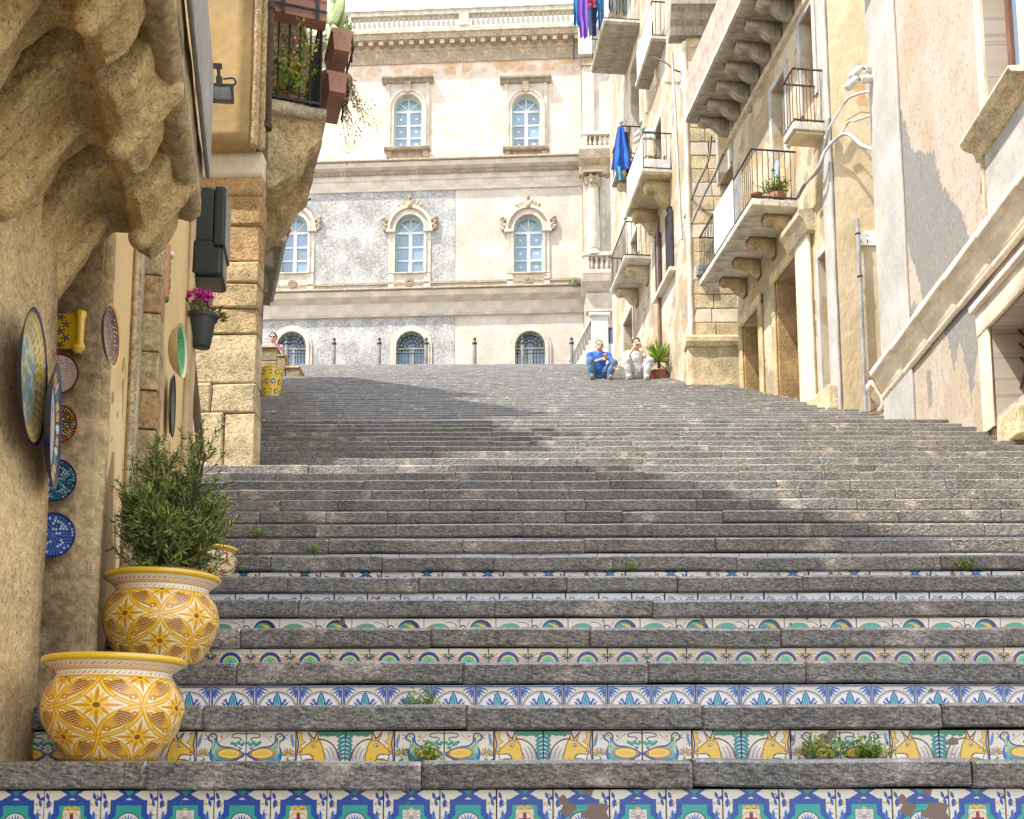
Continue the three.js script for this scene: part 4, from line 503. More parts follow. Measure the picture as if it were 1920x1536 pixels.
// ---------------------------------------------------------------- painted plates on the left wall
function plateDesign(bg, rimCol, ringCols, dots) { return canvasTex(256, 256, (c) => { c.fillStyle = bg; c.fillRect(0, 0, 256, 256); const cols = ringCols; for (let r = 112, k = 0; r > 8; r -= 15, k++) { const n = Math.max(4, Math.round(r * 6.283 / 17)); for (let i = 0; i < n; i++) { const a = i / n * 6.283 + k * 0.3; c.fillStyle = cols[Math.floor(hash(i, k, dots) * cols.length)]; const x = 128 + Math.cos(a) * r, y = 128 + Math.sin(a) * r; dots % 2 ? leafShape(c, x, y, a + 1, 15, 5) : (c.beginPath(), c.ellipse(x, y, 7, 5, a, 0, 7), c.fill()); } } ring(c, 128, 128, 122, rimCol, 13); }); }
const PD = {
  yellowRound: canvasTex(256, 256, (c) => { c.fillStyle = '#d8d9b8'; c.fillRect(0, 0, 256, 256); c.fillStyle = '#8fa9b0'; for (let i = 0; i < 26; i++) blob(c, 60 + hash(i, 1, 6) * 136, 60 + hash(i, 2, 6) * 136, 6 + 12 * hash(i, 3, 6), 7, i); c.fillStyle = '#a7b06a'; for (let i = 0; i < 16; i++) blob(c, 60 + hash(i, 4, 6) * 136, 70 + hash(i, 5, 6) * 120, 4 + 9 * hash(i, 3, 6), 7, i); for (const [r, n, s] of [[112, 40, 9], [98, 34, 8], [84, 30, 7]]) for (let i = 0; i < n; i++) { c.fillStyle = i % 3 ? '#d7ab2d' : '#caa04a'; const a = i / n * 6.283; blob(c, 128 + Math.cos(a) * r, 128 + Math.sin(a) * r, s, 7, i); } ring(c, 128, 128, 105, '#f0df9a', 4); ring(c, 128, 128, 123, '#2a2550', 9); }),
  fruit: canvasTex(256, 256, (c) => { c.fillStyle = '#22225a'; c.fillRect(0, 0, 256, 256); c.fillStyle = '#c9cfd4'; c.beginPath(); c.arc(128, 128, 84, 0, 7); c.fill(); for (let i = 0; i < 26; i++) { const a = i / 26 * 6.283, r = 100; c.fillStyle = ['#e2a52a', '#d9d2c0', '#3f8f7f', '#e0b84c'][i % 4]; blob(c, 128 + Math.cos(a) * r, 128 + Math.sin(a) * r, 12, 8, i); } for (let i = 0; i < 22; i++) { c.fillStyle = ['#e0a330', '#5aa58a', '#f0e2c0', '#6f86b5'][i % 4]; blob(c, 128 + (hash(i, 1, 3) - 0.5) * 110, 128 + (hash(i, 2, 3) - 0.5) * 120, 9, 8, i); } ring(c, 128, 128, 124, '#1f1d4d', 8); }),
  red: plateDesign('#e8d9cf', '#8e1f22', ['#a3252c', '#c4504a', '#f0e6dc', '#8e1f22'], 3), redDots: plateDesign('#3a2420', '#8e1f22', ['#d9a23a', '#e8d8c0', '#7d9a5a', '#c9582f', '#e9e2d0'], 4),
  teal: plateDesign('#24566f', '#173056', ['#7fb0bd', '#2d6f8c', '#c9d9d4', '#1c3e66'], 6), blue: plateDesign('#5f7fc0', '#173a86', ['#1d3f94', '#12286a', '#e6eaf2', '#16307a'], 6),
  orange: plateDesign('#3a2338', '#e0b24a', ['#e0a02c', '#c9782a', '#4a3f7a', '#f0cf74'], 7), green: plateDesign('#3f9a62', '#d9d5b0', ['#3f9a62', '#58ad72', '#2f8a55'], 8),
};
const glazed = (t) => new THREE.MeshPhysicalMaterial({ map: t, roughness: 0.28, clearcoat: 0.5, clearcoatRoughness: 0.15 });
const plateBack = { brown: mat([0.3, 0.2, 0.12], TX.mottle, null, 0, 0.6), navy: mat([0.035, 0.03, 0.12], null, null, 0, 0.35), cream: mat([0.72, 0.6, 0.36], TX.mottle, null, 0, 0.5) };
function hangPlate(F, px, py, hpx, label, design, back, turn = 0, deep = 0.25, off = 0.02) {
  const [s, y] = F.loc(px, py, off), R = (F.y(px, py - hpx / 2, off) - F.y(px, py + hpx / 2, off)) / 2, w = F.world(s, y, off + 0.02);
  const t = thing('painted_plate', label, 'plate', w.toArray(), F.turn + turn, 'painted plates on the shaded wall');
  const face = lathe([[0.001, R * deep * 0.15], [R * 0.6, R * deep * 0.2], [R * 0.72, R * deep * 0.5], [R * 0.97, R * deep * 0.92], [R, R * deep]], 56); { const p = face.attributes.position, uv = face.attributes.uv; for (let i = 0; i < p.count; i++) uv.setXY(i, 0.5 + p.getX(i) / R / 2.02, 0.5 - p.getZ(i) / R / 2.02); }
  mesh('painted_face', face.rotateX(Math.PI / 2), glazed(PD[design]), t, 'keep'); mesh('back', lathe([[0.001, 0], [R * 0.55, 0], [R * 0.75, R * deep * 0.25], [R * 0.985, R * deep * 0.86], [R * 1.005, R * deep * 0.98]], 56).rotateX(Math.PI / 2), plateBack[back], t);
  return t;
}
const FPZ = frame(-1.9, 3.64, -1.45, 3.64);
hangPlate(FP, 34, 705, 262, 'large round plate with yellow scroll border on the nearest wall', 'yellowRound', 'navy', 0.14, 0.14);
hangPlate(FP, 76, 797, 238, 'plate with navy border and orange fruits, below the large yellow plate', 'fruit', 'navy', 0.22, 0.14);
hangPlate(FPZ, 114, 705, 78, 'small red and white speckled plate half hidden behind the near wall', 'red', 'brown', 0, 0.12);
hangPlate(FPZ, 112, 799, 76, 'small dark plate with white and orange dots and red rim', 'redDots', 'brown', 0, 0.12);
hangPlate(FPZ, 109, 903, 80, 'small teal blue plate with a scale pattern and dark rim', 'teal', 'navy', 0, 0.12);
hangPlate(FPZ, 105, 1005, 84, 'small blue and white speckled plate, lowest of the wall plates', 'blue', 'navy', 0, 0.12);
hangPlate(FPZ, 124, 490, 52, 'yellow edged plate peeping out below the carved balcony', 'orange', 'cream', 0, 0.12);
hangPlate(FL, 188, 627, 130, 'deep plate with orange leaves on a dark ground, hung on cream plaster', 'orange', 'brown', -0.12, 0.2, 0.03);
hangPlate(FL, 314, 655, 112, 'green plate with pale cream back leaning off the wall', 'green', 'cream', -0.1, 0.42, 0.03);
{ // yellow and blue ceramic wall pocket
  const [s, y] = FPZ.loc(136, 622, 0.02), w = FPZ.world(s, y, 0.02), t = thing('ceramic_wall_pocket', 'yellow ceramic wall pocket painted with dark blue leaves', 'wall pocket', w.toArray());
  const tx = canvasTex(128, 256, (c) => { c.fillStyle = '#d8ac22'; c.fillRect(0, 0, 128, 256); c.fillStyle = '#24356f'; for (let j = 0; j < 5; j++) for (let q = 0; q < 5; q++) leafShape(c, 40 + (j % 2) * 30, 30 + j * 50, q * 1.26 + j, 34, 10); });
  mesh('painted_panel', ni(rbox(-0.06, 0.02, -0.065, 0.065, 0, 0.015, 0.005)), glazed(tx), t, 'keep'); mesh('scroll_side', [lathe([[0.016, -0.07], [0.02, -0.06], [0.013, -0.04], [0.014, 0.04], [0.02, 0.06], [0.016, 0.07]], 20).translate(0.035, 0, 0.015)], glazeYellow, t); mesh('scroll_side', lathe([[0.01, -0.075], [0.022, -0.06], [0.02, -0.05]], 16).translate(0.03, -0.01, 0.02), glazeYellow, t);
}
{ // orange ceramic ornament with green fruits
  const [s, y] = FL.loc(310, 510, 0.03), w = FL.world(s, y, 0.03), h = FL.y(310, 450, 0.03) - FL.y(310, 572, 0.03); const t = thing('ceramic_ornament', 'tall orange ceramic wall ornament edged with green leaves', 'ornament', w.toArray(), FL.turn + 0.35);
  const gr = new THREE.MeshPhysicalMaterial({ color: lin(0.02, 0.13, 0.06), roughness: 0.2, clearcoat: 0.7 }), or = new THREE.MeshPhysicalMaterial({ color: lin(0.5, 0.17, 0.03), roughness: 0.35 });
  mesh('plaque', jitter(new RoundedBoxGeometry(0.07, h, 0.035, 4, 0.012), 0.008, 22, 3), or, t); const wh = new THREE.MeshPhysicalMaterial({ color: lin(0.75, 0.73, 0.66), roughness: 0.2 });
  mesh('white_bow', new THREE.SphereGeometry(0.025, 14, 10).scale(1.2, 0.7, 0.8).translate(0.02, h * 0.38, 0.03), wh, t);
  for (let i = 0; i < 9; i++) { const g = new THREE.SphereGeometry(0.02 + 0.006 * hash(i, 1, 5), 12, 8).scale(1, 1.2, 0.8).translate(0.035 + 0.012 * hash(i, 2, 5), h * (0.45 - i * 0.105), 0.022); mesh('green_leaf', g, gr, t); }
}
{ // two dark grey oval trays on the wall by the jamb
  for (const [px, py, hp, lab] of [[286, 762, 150, 'dark grey oval metal tray on the cream wall beside the stone jamb'], [322, 760, 130, 'narrow grey metal tray under the green plate']]) { const [s, y] = FL.loc(px, py, 0.03), h = FL.y(px, py - hp / 2, 0.03) - FL.y(px, py + hp / 2, 0.03); const t = thing('metal_tray', lab, 'tray', FL.world(s, y, 0.025).toArray(), FL.turn, 'metal trays on the wall'); const g = lathe([[0.001, 0], [0.9, 0], [1, 0.12]], 40).rotateX(Math.PI / 2).scale(h * 0.36, h / 2, 0.12); mesh('tray_body', g, M.steel, t); mesh('tray_rim', new THREE.TorusGeometry(1, 0.03, 8, 40).scale(h * 0.36, h / 2, 0.12).translate(0, 0, 0.014), M.iron, t); }
}
{ // dark green dented metal case on the alley corner
  const F = FL; const P = at(388, 440, 6.85), hT = at(388, 360, 6.85).y, hB = at(388, 525, 6.85).y; const t = thing('metal_wall_case', 'dark green dented metal case fixed high on the alley corner', 'wall case', [P.x, hB, -6.9], 0.15);
  const m = mat([0.022, 0.034, 0.034], TX.mottle, TX.fineB, 0.001, 0.3, { metalness: 0.3 }), H = hT - hB;
  mesh('case_body', jitter(new RoundedBoxGeometry(0.17, H * 0.62, 0.3, 4, 0.02).translate(-0.03, H * 0.69, -0.02), 0.008, 7, 4), m, t); mesh('lid', jitter(new RoundedBoxGeometry(0.075, H * 0.68, 0.32, 4, 0.02).translate(0.09, H * 0.66, 0), 0.006, 6, 5), m, t);
  mesh('crumpled_base', jitter(new RoundedBoxGeometry(0.2, H * 0.4, 0.28, 9, 0.03).translate(0.012, H * 0.2, 0), 0.022, 11, 9), m, t); mesh('mounting_bracket', [bar(V(-0.09, H, -0.05), V(-0.1, H * 1.25, -0.06), 0.008), bar(V(-0.05, H, -0.05), V(-0.1, H * 1.18, -0.06), 0.006)], M.iron, t);
}
{ // hanging cyclamen
  const P = at(373, 650, 6.8), H = at(373, 590, 6.8).y - P.y, t = thing('potted_cyclamen', 'grey plastic pot with magenta cyclamen hung at the alley corner', 'potted plant', [P.x + 0.02, P.y, -6.8]); const gm = mat([0.05, 0.065, 0.07], TX.mottle, null, 0, 0.5);
  mesh('plastic_pot', lathe([[0.001, 0], [0.055, 0], [0.085, H * 0.86], [0.096, H * 0.86], [0.1, H], [0.088, H], [0.08, H * 0.9], [0.001, H * 0.88]], 32), gm, t); seed = 5;
  const L = new Leaves(), L2 = new Leaves(), pet = new Leaves(); for (let i = 0; i < 90; i++) { const a = rr(0, 6.28), p = V(Math.cos(a) * rr(0, 0.08), H * 0.9, Math.sin(a) * rr(0, 0.08)), d = V(Math.cos(a), rr(0.2, 1.4), Math.sin(a)).normalize(), e = p.clone().addScaledVector(d, rr(0.02, 0.09)); (i % 2 ? L : L2).leaf(e, d, V(0, 1, 0.2), 0.045, 0.035); }
  for (let i = 0; i < 40; i++) { const a = rr(-0.4, 0.9), p = V(0.1 + rr(-0.02, 0.03), H * 0.95, rr(-0.06, 0.06)); L2.leaf(p, V(rr(0.4, 1), rr(-0.3, 0.5), rr(-0.5, 0.5)).normalize(), V(0, 1, 0), 0.05, 0.018); }
  for (let i = 0; i < 60; i++) { const c = V(rr(-0.085, 0.06), H + rr(0.05, 0.14), rr(-0.06, 0.08)); for (let q = 0; q < 5; q++) pet.leaf(c, V(rr(-0.7, 0.7), rr(0.2, 1), rr(-0.7, 0.7)).normalize(), rdir(), 0.034, 0.024); }
  mesh('leaves', L.geo(), mat([0.1, 0.17, 0.06], null, null, 0, 0.6, { side: 2 }), t, 'keep').userData.kind = 'stuff'; mesh('leaves', L2.geo(), mat([0.28, 0.3, 0.1], null, null, 0, 0.6, { side: 2 }), t, 'keep').userData.kind = 'stuff'; mesh('blossoms', pet.geo(), mat([0.5, 0.02, 0.28], null, null, 0, 0.6, { side: 2 }), t, 'keep').userData.kind = 'stuff';
}
{ // floodlight and drainpipes on the jutting storey
  const P = at(414, 172, 8.1), t = thing('floodlight', 'small black floodlight mounted under the jutting cream wall', 'floodlight', P.toArray()); t.rotation.x = 0.35; t.rotation.y = 0.25;
  mesh('housing', rbox(-0.1, 0.11, -0.075, 0.06, -0.05, 0.02, 0.012), M.blackPlastic, t); mesh('bezel', plate(rect(-0.1, 0.11, -0.075, 0.06), [rect(-0.075, 0.085, -0.055, 0.04)], 0.02, 0.032), M.blackPlastic, t); mesh('reflector', prism([[0.02, -0.05], [0.02, 0.035], [0.004, 0.0]], -0.07, 0.08), M.steel, t); mesh('lens', box(-0.076, 0.086, -0.056, 0.041, 0.022, 0.026), new THREE.MeshPhysicalMaterial({ color: lin(0.9, 0.9, 0.85), transmission: 1, roughness: 0.1, thickness: 0 }), t); mesh('bracket', [bar(V(0, 0.05, -0.03), V(0, 0.2, -0.03), 0.016), box(-0.1, 0.03, 0.19, 0.22, -0.08, -0.02), box(-0.025, 0.025, 0.06, 0.12, -0.05, 0.0)], M.blackPlastic, t); mesh('cable', tube([V(0.03, 0.1, 0), V(0.11, 0.11, 0), V(0.13, 0.08, 0), V(0.1, 0.05, 0)], 0.008, 16), M.blackPlastic, t);
  const D = tag(mesh('drainpipe', [new THREE.CylinderGeometry(0.034, 0.034, 2.6, 14).translate(0, 1.3, 0), new THREE.CylinderGeometry(0.042, 0.042, 0.05, 14).translate(0, 0.03, 0), new THREE.CylinderGeometry(0.042, 0.042, 0.05, 14).translate(0, 1.1, 0)], M.rust), 'dark rusty drainpipe beside the flower balcony', 'drainpipe'); D.position.copy(at(502, 242, 8.38));
  const R = thing('wall_pipe', 'weathered brown pipe leaning at the foot of the alley corner', 'pipe'); mesh('pipe', bar(at(357, 640, 7.1), at(378, 862, 7.25), 0.028, 10), mat([0.2, 0.13, 0.09], TX.streak, null, 0, 0.8), R); 
}
// ---------------------------------------------------------------- arched palace at the head of the stairs
const FF = frame(-14, 41.9, 4.3, 40.98);
const palace = thing('palace', 'long pale palace with arched windows and a roof balustrade above the stairs', 'palace');
{
  const g = FF.put(sub('facade', palace)); const Y = (py, px = 870) => FF.y(px, py), S = (px, py = 400) => FF.s(px, py);
  const yG = nosY(NTOP) - 0.3, yGt = Y(592), yC1 = Y(556), y2b = Y(548), y2t = Y(352), yC2 = Y(335), y3b = Y(300), y3t = Y(113), sMid = S(855), sEnd = S(1094), pxm = 1 / (S(871) - S(870));
  const peel = canvasTex(2048, 1024, (c, w, h) => {
    c.fillStyle = '#ecd9c8'; c.fillRect(0, 0, w, h); const cols = ['rgba(240,226,204,0.35)', 'rgba(228,196,164,0.28)', 'rgba(216,178,140,0.22)', 'rgba(244,236,224,0.4)', 'rgba(196,180,160,0.2)'];
    for (let i = 0; i < 900; i++) { c.fillStyle = cols[Math.floor(hash(i, 1, 31) * 5)]; blob(c, hash(i, 2, 31) * w, hash(i, 3, 31) * h, 8 + 60 * Math.pow(hash(i, 4, 31), 2), 11, i); }
    for (let i = 0; i < 160; i++) { c.fillStyle = hash(i, 5, 31) > 0.5 ? 'rgba(190,195,205,0.28)' : 'rgba(200,150,100,0.18)'; const x = hash(i, 6, 31) * w; c.fillRect(x, hash(i, 7, 31) * h * 0.6, 2 + 8 * hash(i, 8, 31), 60 + 300 * hash(i, 9, 31)); }
    for (let i = 0; i < 60; i++) { c.fillStyle = 'rgba(248,244,236,0.55)'; blob(c, hash(i, 10, 31) * w, h * (0.86 + 0.14 * hash(i, 11, 31)), 14 + 40 * hash(i, 12, 31), 12, i); c.fillStyle = 'rgba(205,160,110,0.35)'; blob(c, hash(i, 13, 31) * w, h * 0.12 * hash(i, 14, 31) + 10, 10 + 50 * hash(i, 15, 31), 12, i); }
    c.strokeStyle = 'rgba(150,120,90,0.35)'; c.lineWidth = 1.5; for (let i = 0; i < 40; i++) { let x = hash(i, 16, 31) * w, y = hash(i, 17, 31) * h; c.beginPath(); c.moveTo(x, y); for (let q = 0; q < 7; q++) { x += (hash(i, q, 32) - 0.5) * 60; y += hash(i, q, 33) * 40; c.lineTo(x, y); } c.stroke(); }
  }, true);
  const peelMat = mat([0.66, 0.65, 0.64], peel, TX.roughB, 0.004), creamNew = mat([0.66, 0.57, 0.47], TX.mottle, TX.roughB, 0.002), trim = mat([0.56, 0.45, 0.34], TX.rough, TX.roughB, 0.005), trimL = mat([0.66, 0.57, 0.46], TX.mottle, TX.roughB, 0.003), mould = mat([0.42, 0.36, 0.28], TX.rough, TX.roughB, 0.006);
  // window list: [centre px, row]
  const rows = { top: { hw: 26.5, arch: 178, spring: 204, bot: 280 }, mid: { hw: 27, arch: 403, spring: 432, bot: 512 }, low: { hw: 27.5, arch: 622, spring: 650, bot: 715 } };
  const win = []; for (const [row, cs] of [['top', [767, 988, 546]], ['mid', [770, 992, 553]], ['low', [772, 995, 548]]]) for (const cx of cs) { const r = rows[row], sc = S(cx, r.spring), w = 2 * r.hw / pxm; win.push({ row, cx, sc, w, y0: FF.y(cx, r.bot), ys: FF.y(cx, r.spring), yt: FF.y(cx, r.arch) }); }
  const holes = (row, a, b) => win.filter((w) => w.row === row && w.sc > a && w.sc < b).map((w) => archPts(w.sc, w.w, w.row === 'low' ? w.y0 + 0.02 : w.y0, w.ys, 14, w.yt - w.ys));
  const wuv = (geo, sx, sy) => { geo = ni(geo); const p = geo.attributes.position, uv = geo.attributes.uv; for (let i = 0; i < p.count; i++) uv.setXY(i, p.getX(i) / sx, (p.getY(i) - y3b) / sy); return geo; };
  mesh('upper_wall', wuv(plate(rect(0, sEnd, y3b, y3t), holes('top', 0, sEnd), -0.45, 0), 12, y3t - y3b), peelMat, g, 'keep');
  mesh('grey_render_wall', plate(rect(0, sMid, y2b, y2t), holes('mid', 0, sMid), -0.45, 0.015), M.greyRender, g, 2.2); mesh('cream_wall', plate(rect(sMid + 0.002, sEnd, y2b, y2t), holes('mid', sMid, sEnd), -0.45, 0), creamNew, g, 3);
  mesh('grey_render_wall', plate(rect(0, sMid, yG, yGt), holes('low', 0, sMid), -0.45, 0.015), M.greyRender, g, 2.2); mesh('cream_wall', plate(rect(sMid + 0.002, sEnd, yG, yGt), holes('low', sMid, sEnd), -0.45, 0), creamNew, g, 3);
  mesh('inner_rooms', box(0, sEnd, yG, y3t, -6, -0.9), M.darkRoom, g); mesh('roof_block', box(0, sEnd, y3t, Y(72), -6, -0.02), trimL, g, 3);
  // cornices
  const corn = (name, y0, steps, m) => { const prof = [[0, y0]]; for (const [z, y] of steps) prof.push([z, y]); prof.push([0, steps[steps.length - 1][1]]); mesh(name, prism(prof.map(([z, y]) => [z, y]), 0, sEnd + 0.06), m, g, 1.5); };
  corn('lower_cornice', Y(592), [[0.1, Y(592)], [0.14, Y(588)], [0.05, Y(585)], [0.03, Y(566)], [0.14, Y(563)], [0.3, Y(558)], [0.36, Y(552)], [0.36, Y(549)], [0.05, Y(546)]], trimL);
  mesh('weathered_ledge', jitter(new THREE.BoxGeometry(sEnd, Y(545) - Y(549), 0.4, 120, 1, 3).translate(sEnd / 2, Y(546.5), 0.22), 0.02, 4, 3), mould, g, 1.2);
  mesh('string_course', box(0, sEnd, Y(531), Y(527), 0, 0.07), trim, g, 1.5);
  corn('middle_cornice', Y(356), [[0.06, Y(356)], [0.08, Y(350)], [0.04, Y(348)], [0.05, Y(338)], [0.1, Y(336)], [0.12, Y(329)], [0.12, Y(321)], [0.34, Y(317)], [0.4, Y(310)], [0.05, Y(306)]], trimL);
  mesh('weathered_ledge', jitter(new THREE.BoxGeometry(sEnd, Y(304) - Y(309), 0.44, 120, 1, 3).translate(sEnd / 2, Y(307), 0.22), 0.015, 4, 5), mould, g, 1.2);
  { const d = []; for (let s = 0.1; s < sEnd; s += 0.105) d.push(box(s, s + 0.06, Y(328), Y(322), 0.12, 0.2)); mesh('dentil_row', d, trim, g, 1).userData.kind = 'stuff'; }
  corn('top_cornice', Y(117), [[0.06, Y(117)], [0.08, Y(112)], [0.04, Y(110)], [0.06, Y(97)], [0.14, Y(95)], [0.16, Y(86)], [0.42, Y(82)], [0.52, Y(75)], [0.05, Y(72)]], trim);
  { const d = []; for (let s = 0.2; s < sEnd; s += 0.42) d.push(rbox(s, s + 0.2, Y(92), Y(84), 0.14, 0.42, 0.03, 1)); mesh('bracket_row', d, trim, g, 1).userData.kind = 'stuff'; mesh('weathered_ledge', jitter(new THREE.BoxGeometry(sEnd, Y(71) - Y(75), 0.5, 120, 1, 3).translate(sEnd / 2, Y(73), 0.27), 0.02, 4, 7), mould, g, 1.2); }
  // roof balustrade
  const bal = FF.put(sub('balustrade', palace)); const white = mat([0.74, 0.7, 0.62], TX.rough, TX.roughB, 0.004); mesh('base_rail', box(0, sEnd, Y(71), Y(60), 0.08, 0.4), white, bal, 1); mesh('top_rail', [rbox(0, sEnd, Y(38), Y(29), 0.05, 0.43, 0.03), box(0, sEnd, Y(30), Y(27), 0.0, 0.47)], white, bal, 1);
  for (const px of [655, 874, 1088]) mesh('pedestal', rbox(S(px, 50) - 0.2, S(px, 50) + 0.2, Y(60), Y(38), 0.04, 0.44, 0.02), white, bal, 1);
  { const bh = Y(38) - Y(60), bg = ni(lathe([[0.07, 0], [0.07, 0.06], [0.045, 0.1], [0.085, bh * 0.35], [0.075, bh * 0.5], [0.04, bh * 0.72], [0.045, bh * 0.85], [0.07, bh * 0.9], [0.07, bh]], 10)); const bs = []; for (let s = S(560, 50); s < sEnd - 0.2; s += 0.205) { if ([655, 874, 1088].some((p) => Math.abs(S(p, 50) - s) < 0.3)) continue; bs.push(bg.clone().translate(s, Y(60), 0.24)); } bs.forEach((b) => mesh('baluster', b, white, bal, 'keep')); }
  // windows
  const pane = new THREE.MeshPhysicalMaterial({ color: lin(0.62, 0.75, 0.86), roughness: 0.05, transmission: 0.75, thickness: 0, ior: 1.6 }), panes = [[0.62, 0.75, 0.86, 0.75], [0.4, 0.55, 0.72, 0.5], [0.75, 0.85, 0.92, 0.85], [0.5, 0.66, 0.8, 0.6]].map(([r, q, l, tr], i) => new THREE.MeshPhysicalMaterial({ color: lin(r, q, l), roughness: 0.04 + 0.03 * i, transmission: tr, thickness: 0, ior: 1.6 })), white2 = mat([0.82, 0.85, 0.83], TX.mottle, null, 0, 0.5);
  for (const w of win) {
    const o = FF.put(sub('window', palace)), hw = w.w / 2, rise = w.yt - w.ys, z = -0.26;
    const arc = (a, r, dy = 0) => [w.sc + Math.cos(a) * r, w.ys + dy + Math.sin(a) * r * rise / hw];
    const ringPts = (r0, r1, y0) => { const p = []; p.push([w.sc + r1, y0]); for (let i = 0; i <= 16; i++) p.push(arc(Math.PI * i / 16, r1)); p.push([w.sc - r1, y0], [w.sc - r0, y0]); for (let i = 16; i >= 0; i--) p.push(arc(Math.PI * i / 16, r0)); p.push([w.sc + r0, y0]); return p; };
    // outer stone surround
    if (w.row === 'top') {
      mesh('surround', [plate(ringPts(hw, hw + 0.16, w.y0), [], 0, 0.1), plate(ringPts(hw + 0.13, hw + 0.2, w.y0), [], 0, 0.14)], trimL, o, 1);
      const px0 = w.cx - 41, px1 = w.cx + 41, a = S(w.cx - 40, 200), b = S(w.cx + 40, 200), yt = FF.y(w.cx, 158); mesh('outer_frame', [box(a, a + 0.14, w.y0, yt, 0.0, 0.08), box(b - 0.14, b, w.y0, yt, 0.0, 0.08), plate([[a + 0.14, w.ys + 0.35], [a + 0.14, yt], [b - 0.14, yt], [b - 0.14, w.ys + 0.35], ...Array.from({ length: 13 }, (_, i) => arc(Math.PI * i / 12, hw + 0.2)).filter((p) => p[1] > w.ys + 0.35)], [], 0, 0.05)], trimL, o, 1);
      mesh('hood', [prism([[0, yt], [0.12, yt], [0.2, yt + 0.08], [0.3, yt + 0.12], [0.3, yt + 0.2], [0, yt + 0.24]], a - 0.18, b + 0.18)], mould, o, 1); mesh('keystone', prism([[0.1, w.yt + 0.05], [0.16, w.yt + 0.05], [0.24, yt], [0.1, yt]], w.sc - 0.12, w.sc + 0.12), trim, o, 1);
      mesh('sill', [prism([[0, w.y0 - 0.14], [0.22, w.y0 - 0.12], [0.26, w.y0 - 0.04], [0.26, w.y0], [0, w.y0]], a - 0.06, b + 0.06), box(a + 0.02, a + 0.24, w.y0 - 0.42, w.y0 - 0.14, 0, 0.14), box(b - 0.24, b - 0.02, w.y0 - 0.42, w.y0 - 0.14, 0, 0.14), box(a + 0.24, b - 0.24, w.y0 - 0.4, w.y0 - 0.14, 0, 0.05)], trim, o, 1);
    } else if (w.row === 'mid') {
      mesh('surround', [plate(ringPts(hw, hw + 0.1, w.y0), [], 0.015, 0.09), plate(ringPts(hw + 0.1, hw + 0.27, w.y0), [], 0.015, 0.05), plate((() => { const p = []; for (let i = 0; i <= 16; i++) p.push(arc(Math.PI * i / 16, hw + 0.34)); for (let i = 16; i >= 0; i--) p.push(arc(Math.PI * i / 16, hw + 0.22)); return p; })(), [], 0.015, 0.15)], trimL, o, 1);
      for (const m of [-1, 1]) { mesh('capital', rbox(w.sc + m * (hw + 0.18) - 0.19, w.sc + m * (hw + 0.18) + 0.19, w.ys - 0.12, w.ys, 0.015, 0.17, 0.02), trimL, o, 1); mesh('side_scroll', [...Array.from({ length: 7 }, (_, i) => new THREE.SphereGeometry(0.075 + 0.03 * hash(i, m + 2, 3), 10, 8).translate(w.sc + m * (hw + 0.42 + 0.06 * Math.sin(i * 2.2)), w.ys + 0.02 + i * 0.075, 0.08))], trim, o, 1); }
      const yt = w.yt + 0.26; mesh('carved_crest', [...Array.from({ length: 13 }, (_, i) => { const a = Math.PI * (0.14 + 0.72 * i / 12), r = 0.32 + 0.12 * (i % 2); return new THREE.SphereGeometry(0.06 + 0.03 * hash(i, 3, 3), 10, 8).scale(1, 1.2, 0.8).translate(w.sc + Math.cos(a) * r * 1.25, yt - 0.08 + Math.sin(a) * r * 0.75, 0.1); }), ...Array.from({ length: 6 }, (_, i) => new THREE.ConeGeometry(0.07, 0.3, 6).rotateZ((i - 2.5) * 0.55).translate(w.sc + Math.sin(-(i - 2.5) * 0.55) * 0.2, yt + 0.18 + Math.cos((i - 2.5) * 0.55) * 0.14, 0.1)), new THREE.SphereGeometry(0.12, 12, 10).scale(1, 1.25, 0.8).translate(w.sc, yt + 0.1, 0.12), new THREE.SphereGeometry(0.07, 10, 8).scale(1, 1.6, 0.8).translate(w.sc, yt + 0.44, 0.12)], trim, o, 1);
      mesh('apron_panel', [box(w.sc - hw - 0.27, w.sc - hw - 0.02, y2b, w.y0 - 0.05, 0.016, 0.07), box(w.sc + hw + 0.02, w.sc + hw + 0.27, y2b, w.y0 - 0.05, 0.016, 0.07), box(w.sc - hw - 0.02, w.sc + hw + 0.02, y2b, w.y0 - 0.05, 0.016, 0.04)], trimL, o, 1); mesh('apron_rosette', [new THREE.TorusGeometry(0.16, 0.035, 8, 20).translate(w.sc, (y2b + w.y0) / 2 + 0.02, 0.06), ...Array.from({ length: 8 }, (_, i) => new THREE.SphereGeometry(0.045, 8, 6).translate(w.sc + Math.cos(i * 0.785) * 0.09, (y2b + w.y0) / 2 + 0.02 + Math.sin(i * 0.785) * 0.09, 0.06))], trim, o, 1);
      mesh('sill', rbox(w.sc - hw - 0.1, w.sc + hw + 0.1, w.y0 - 0.05, w.y0, -0.2, 0.12, 0.015), trimL, o, 1);
    } else mesh('surround', [plate(ringPts(hw, hw + 0.13, yG), [], 0.0, 0.1), plate(ringPts(hw + 0.13, hw + 0.24, yG), [], 0.0, 0.06)], trimL, o, 1);
    // wooden frame with panes
    const t = 0.06, fr = [plate(ringPts(hw - t, hw + 0.01, w.y0), [], z - 0.04, z + 0.06)]; mesh('frame', [...fr, box(w.sc - hw, w.sc + hw, w.y0, w.y0 + t, z - 0.04, z + 0.06)], M.aqua, o, 1);
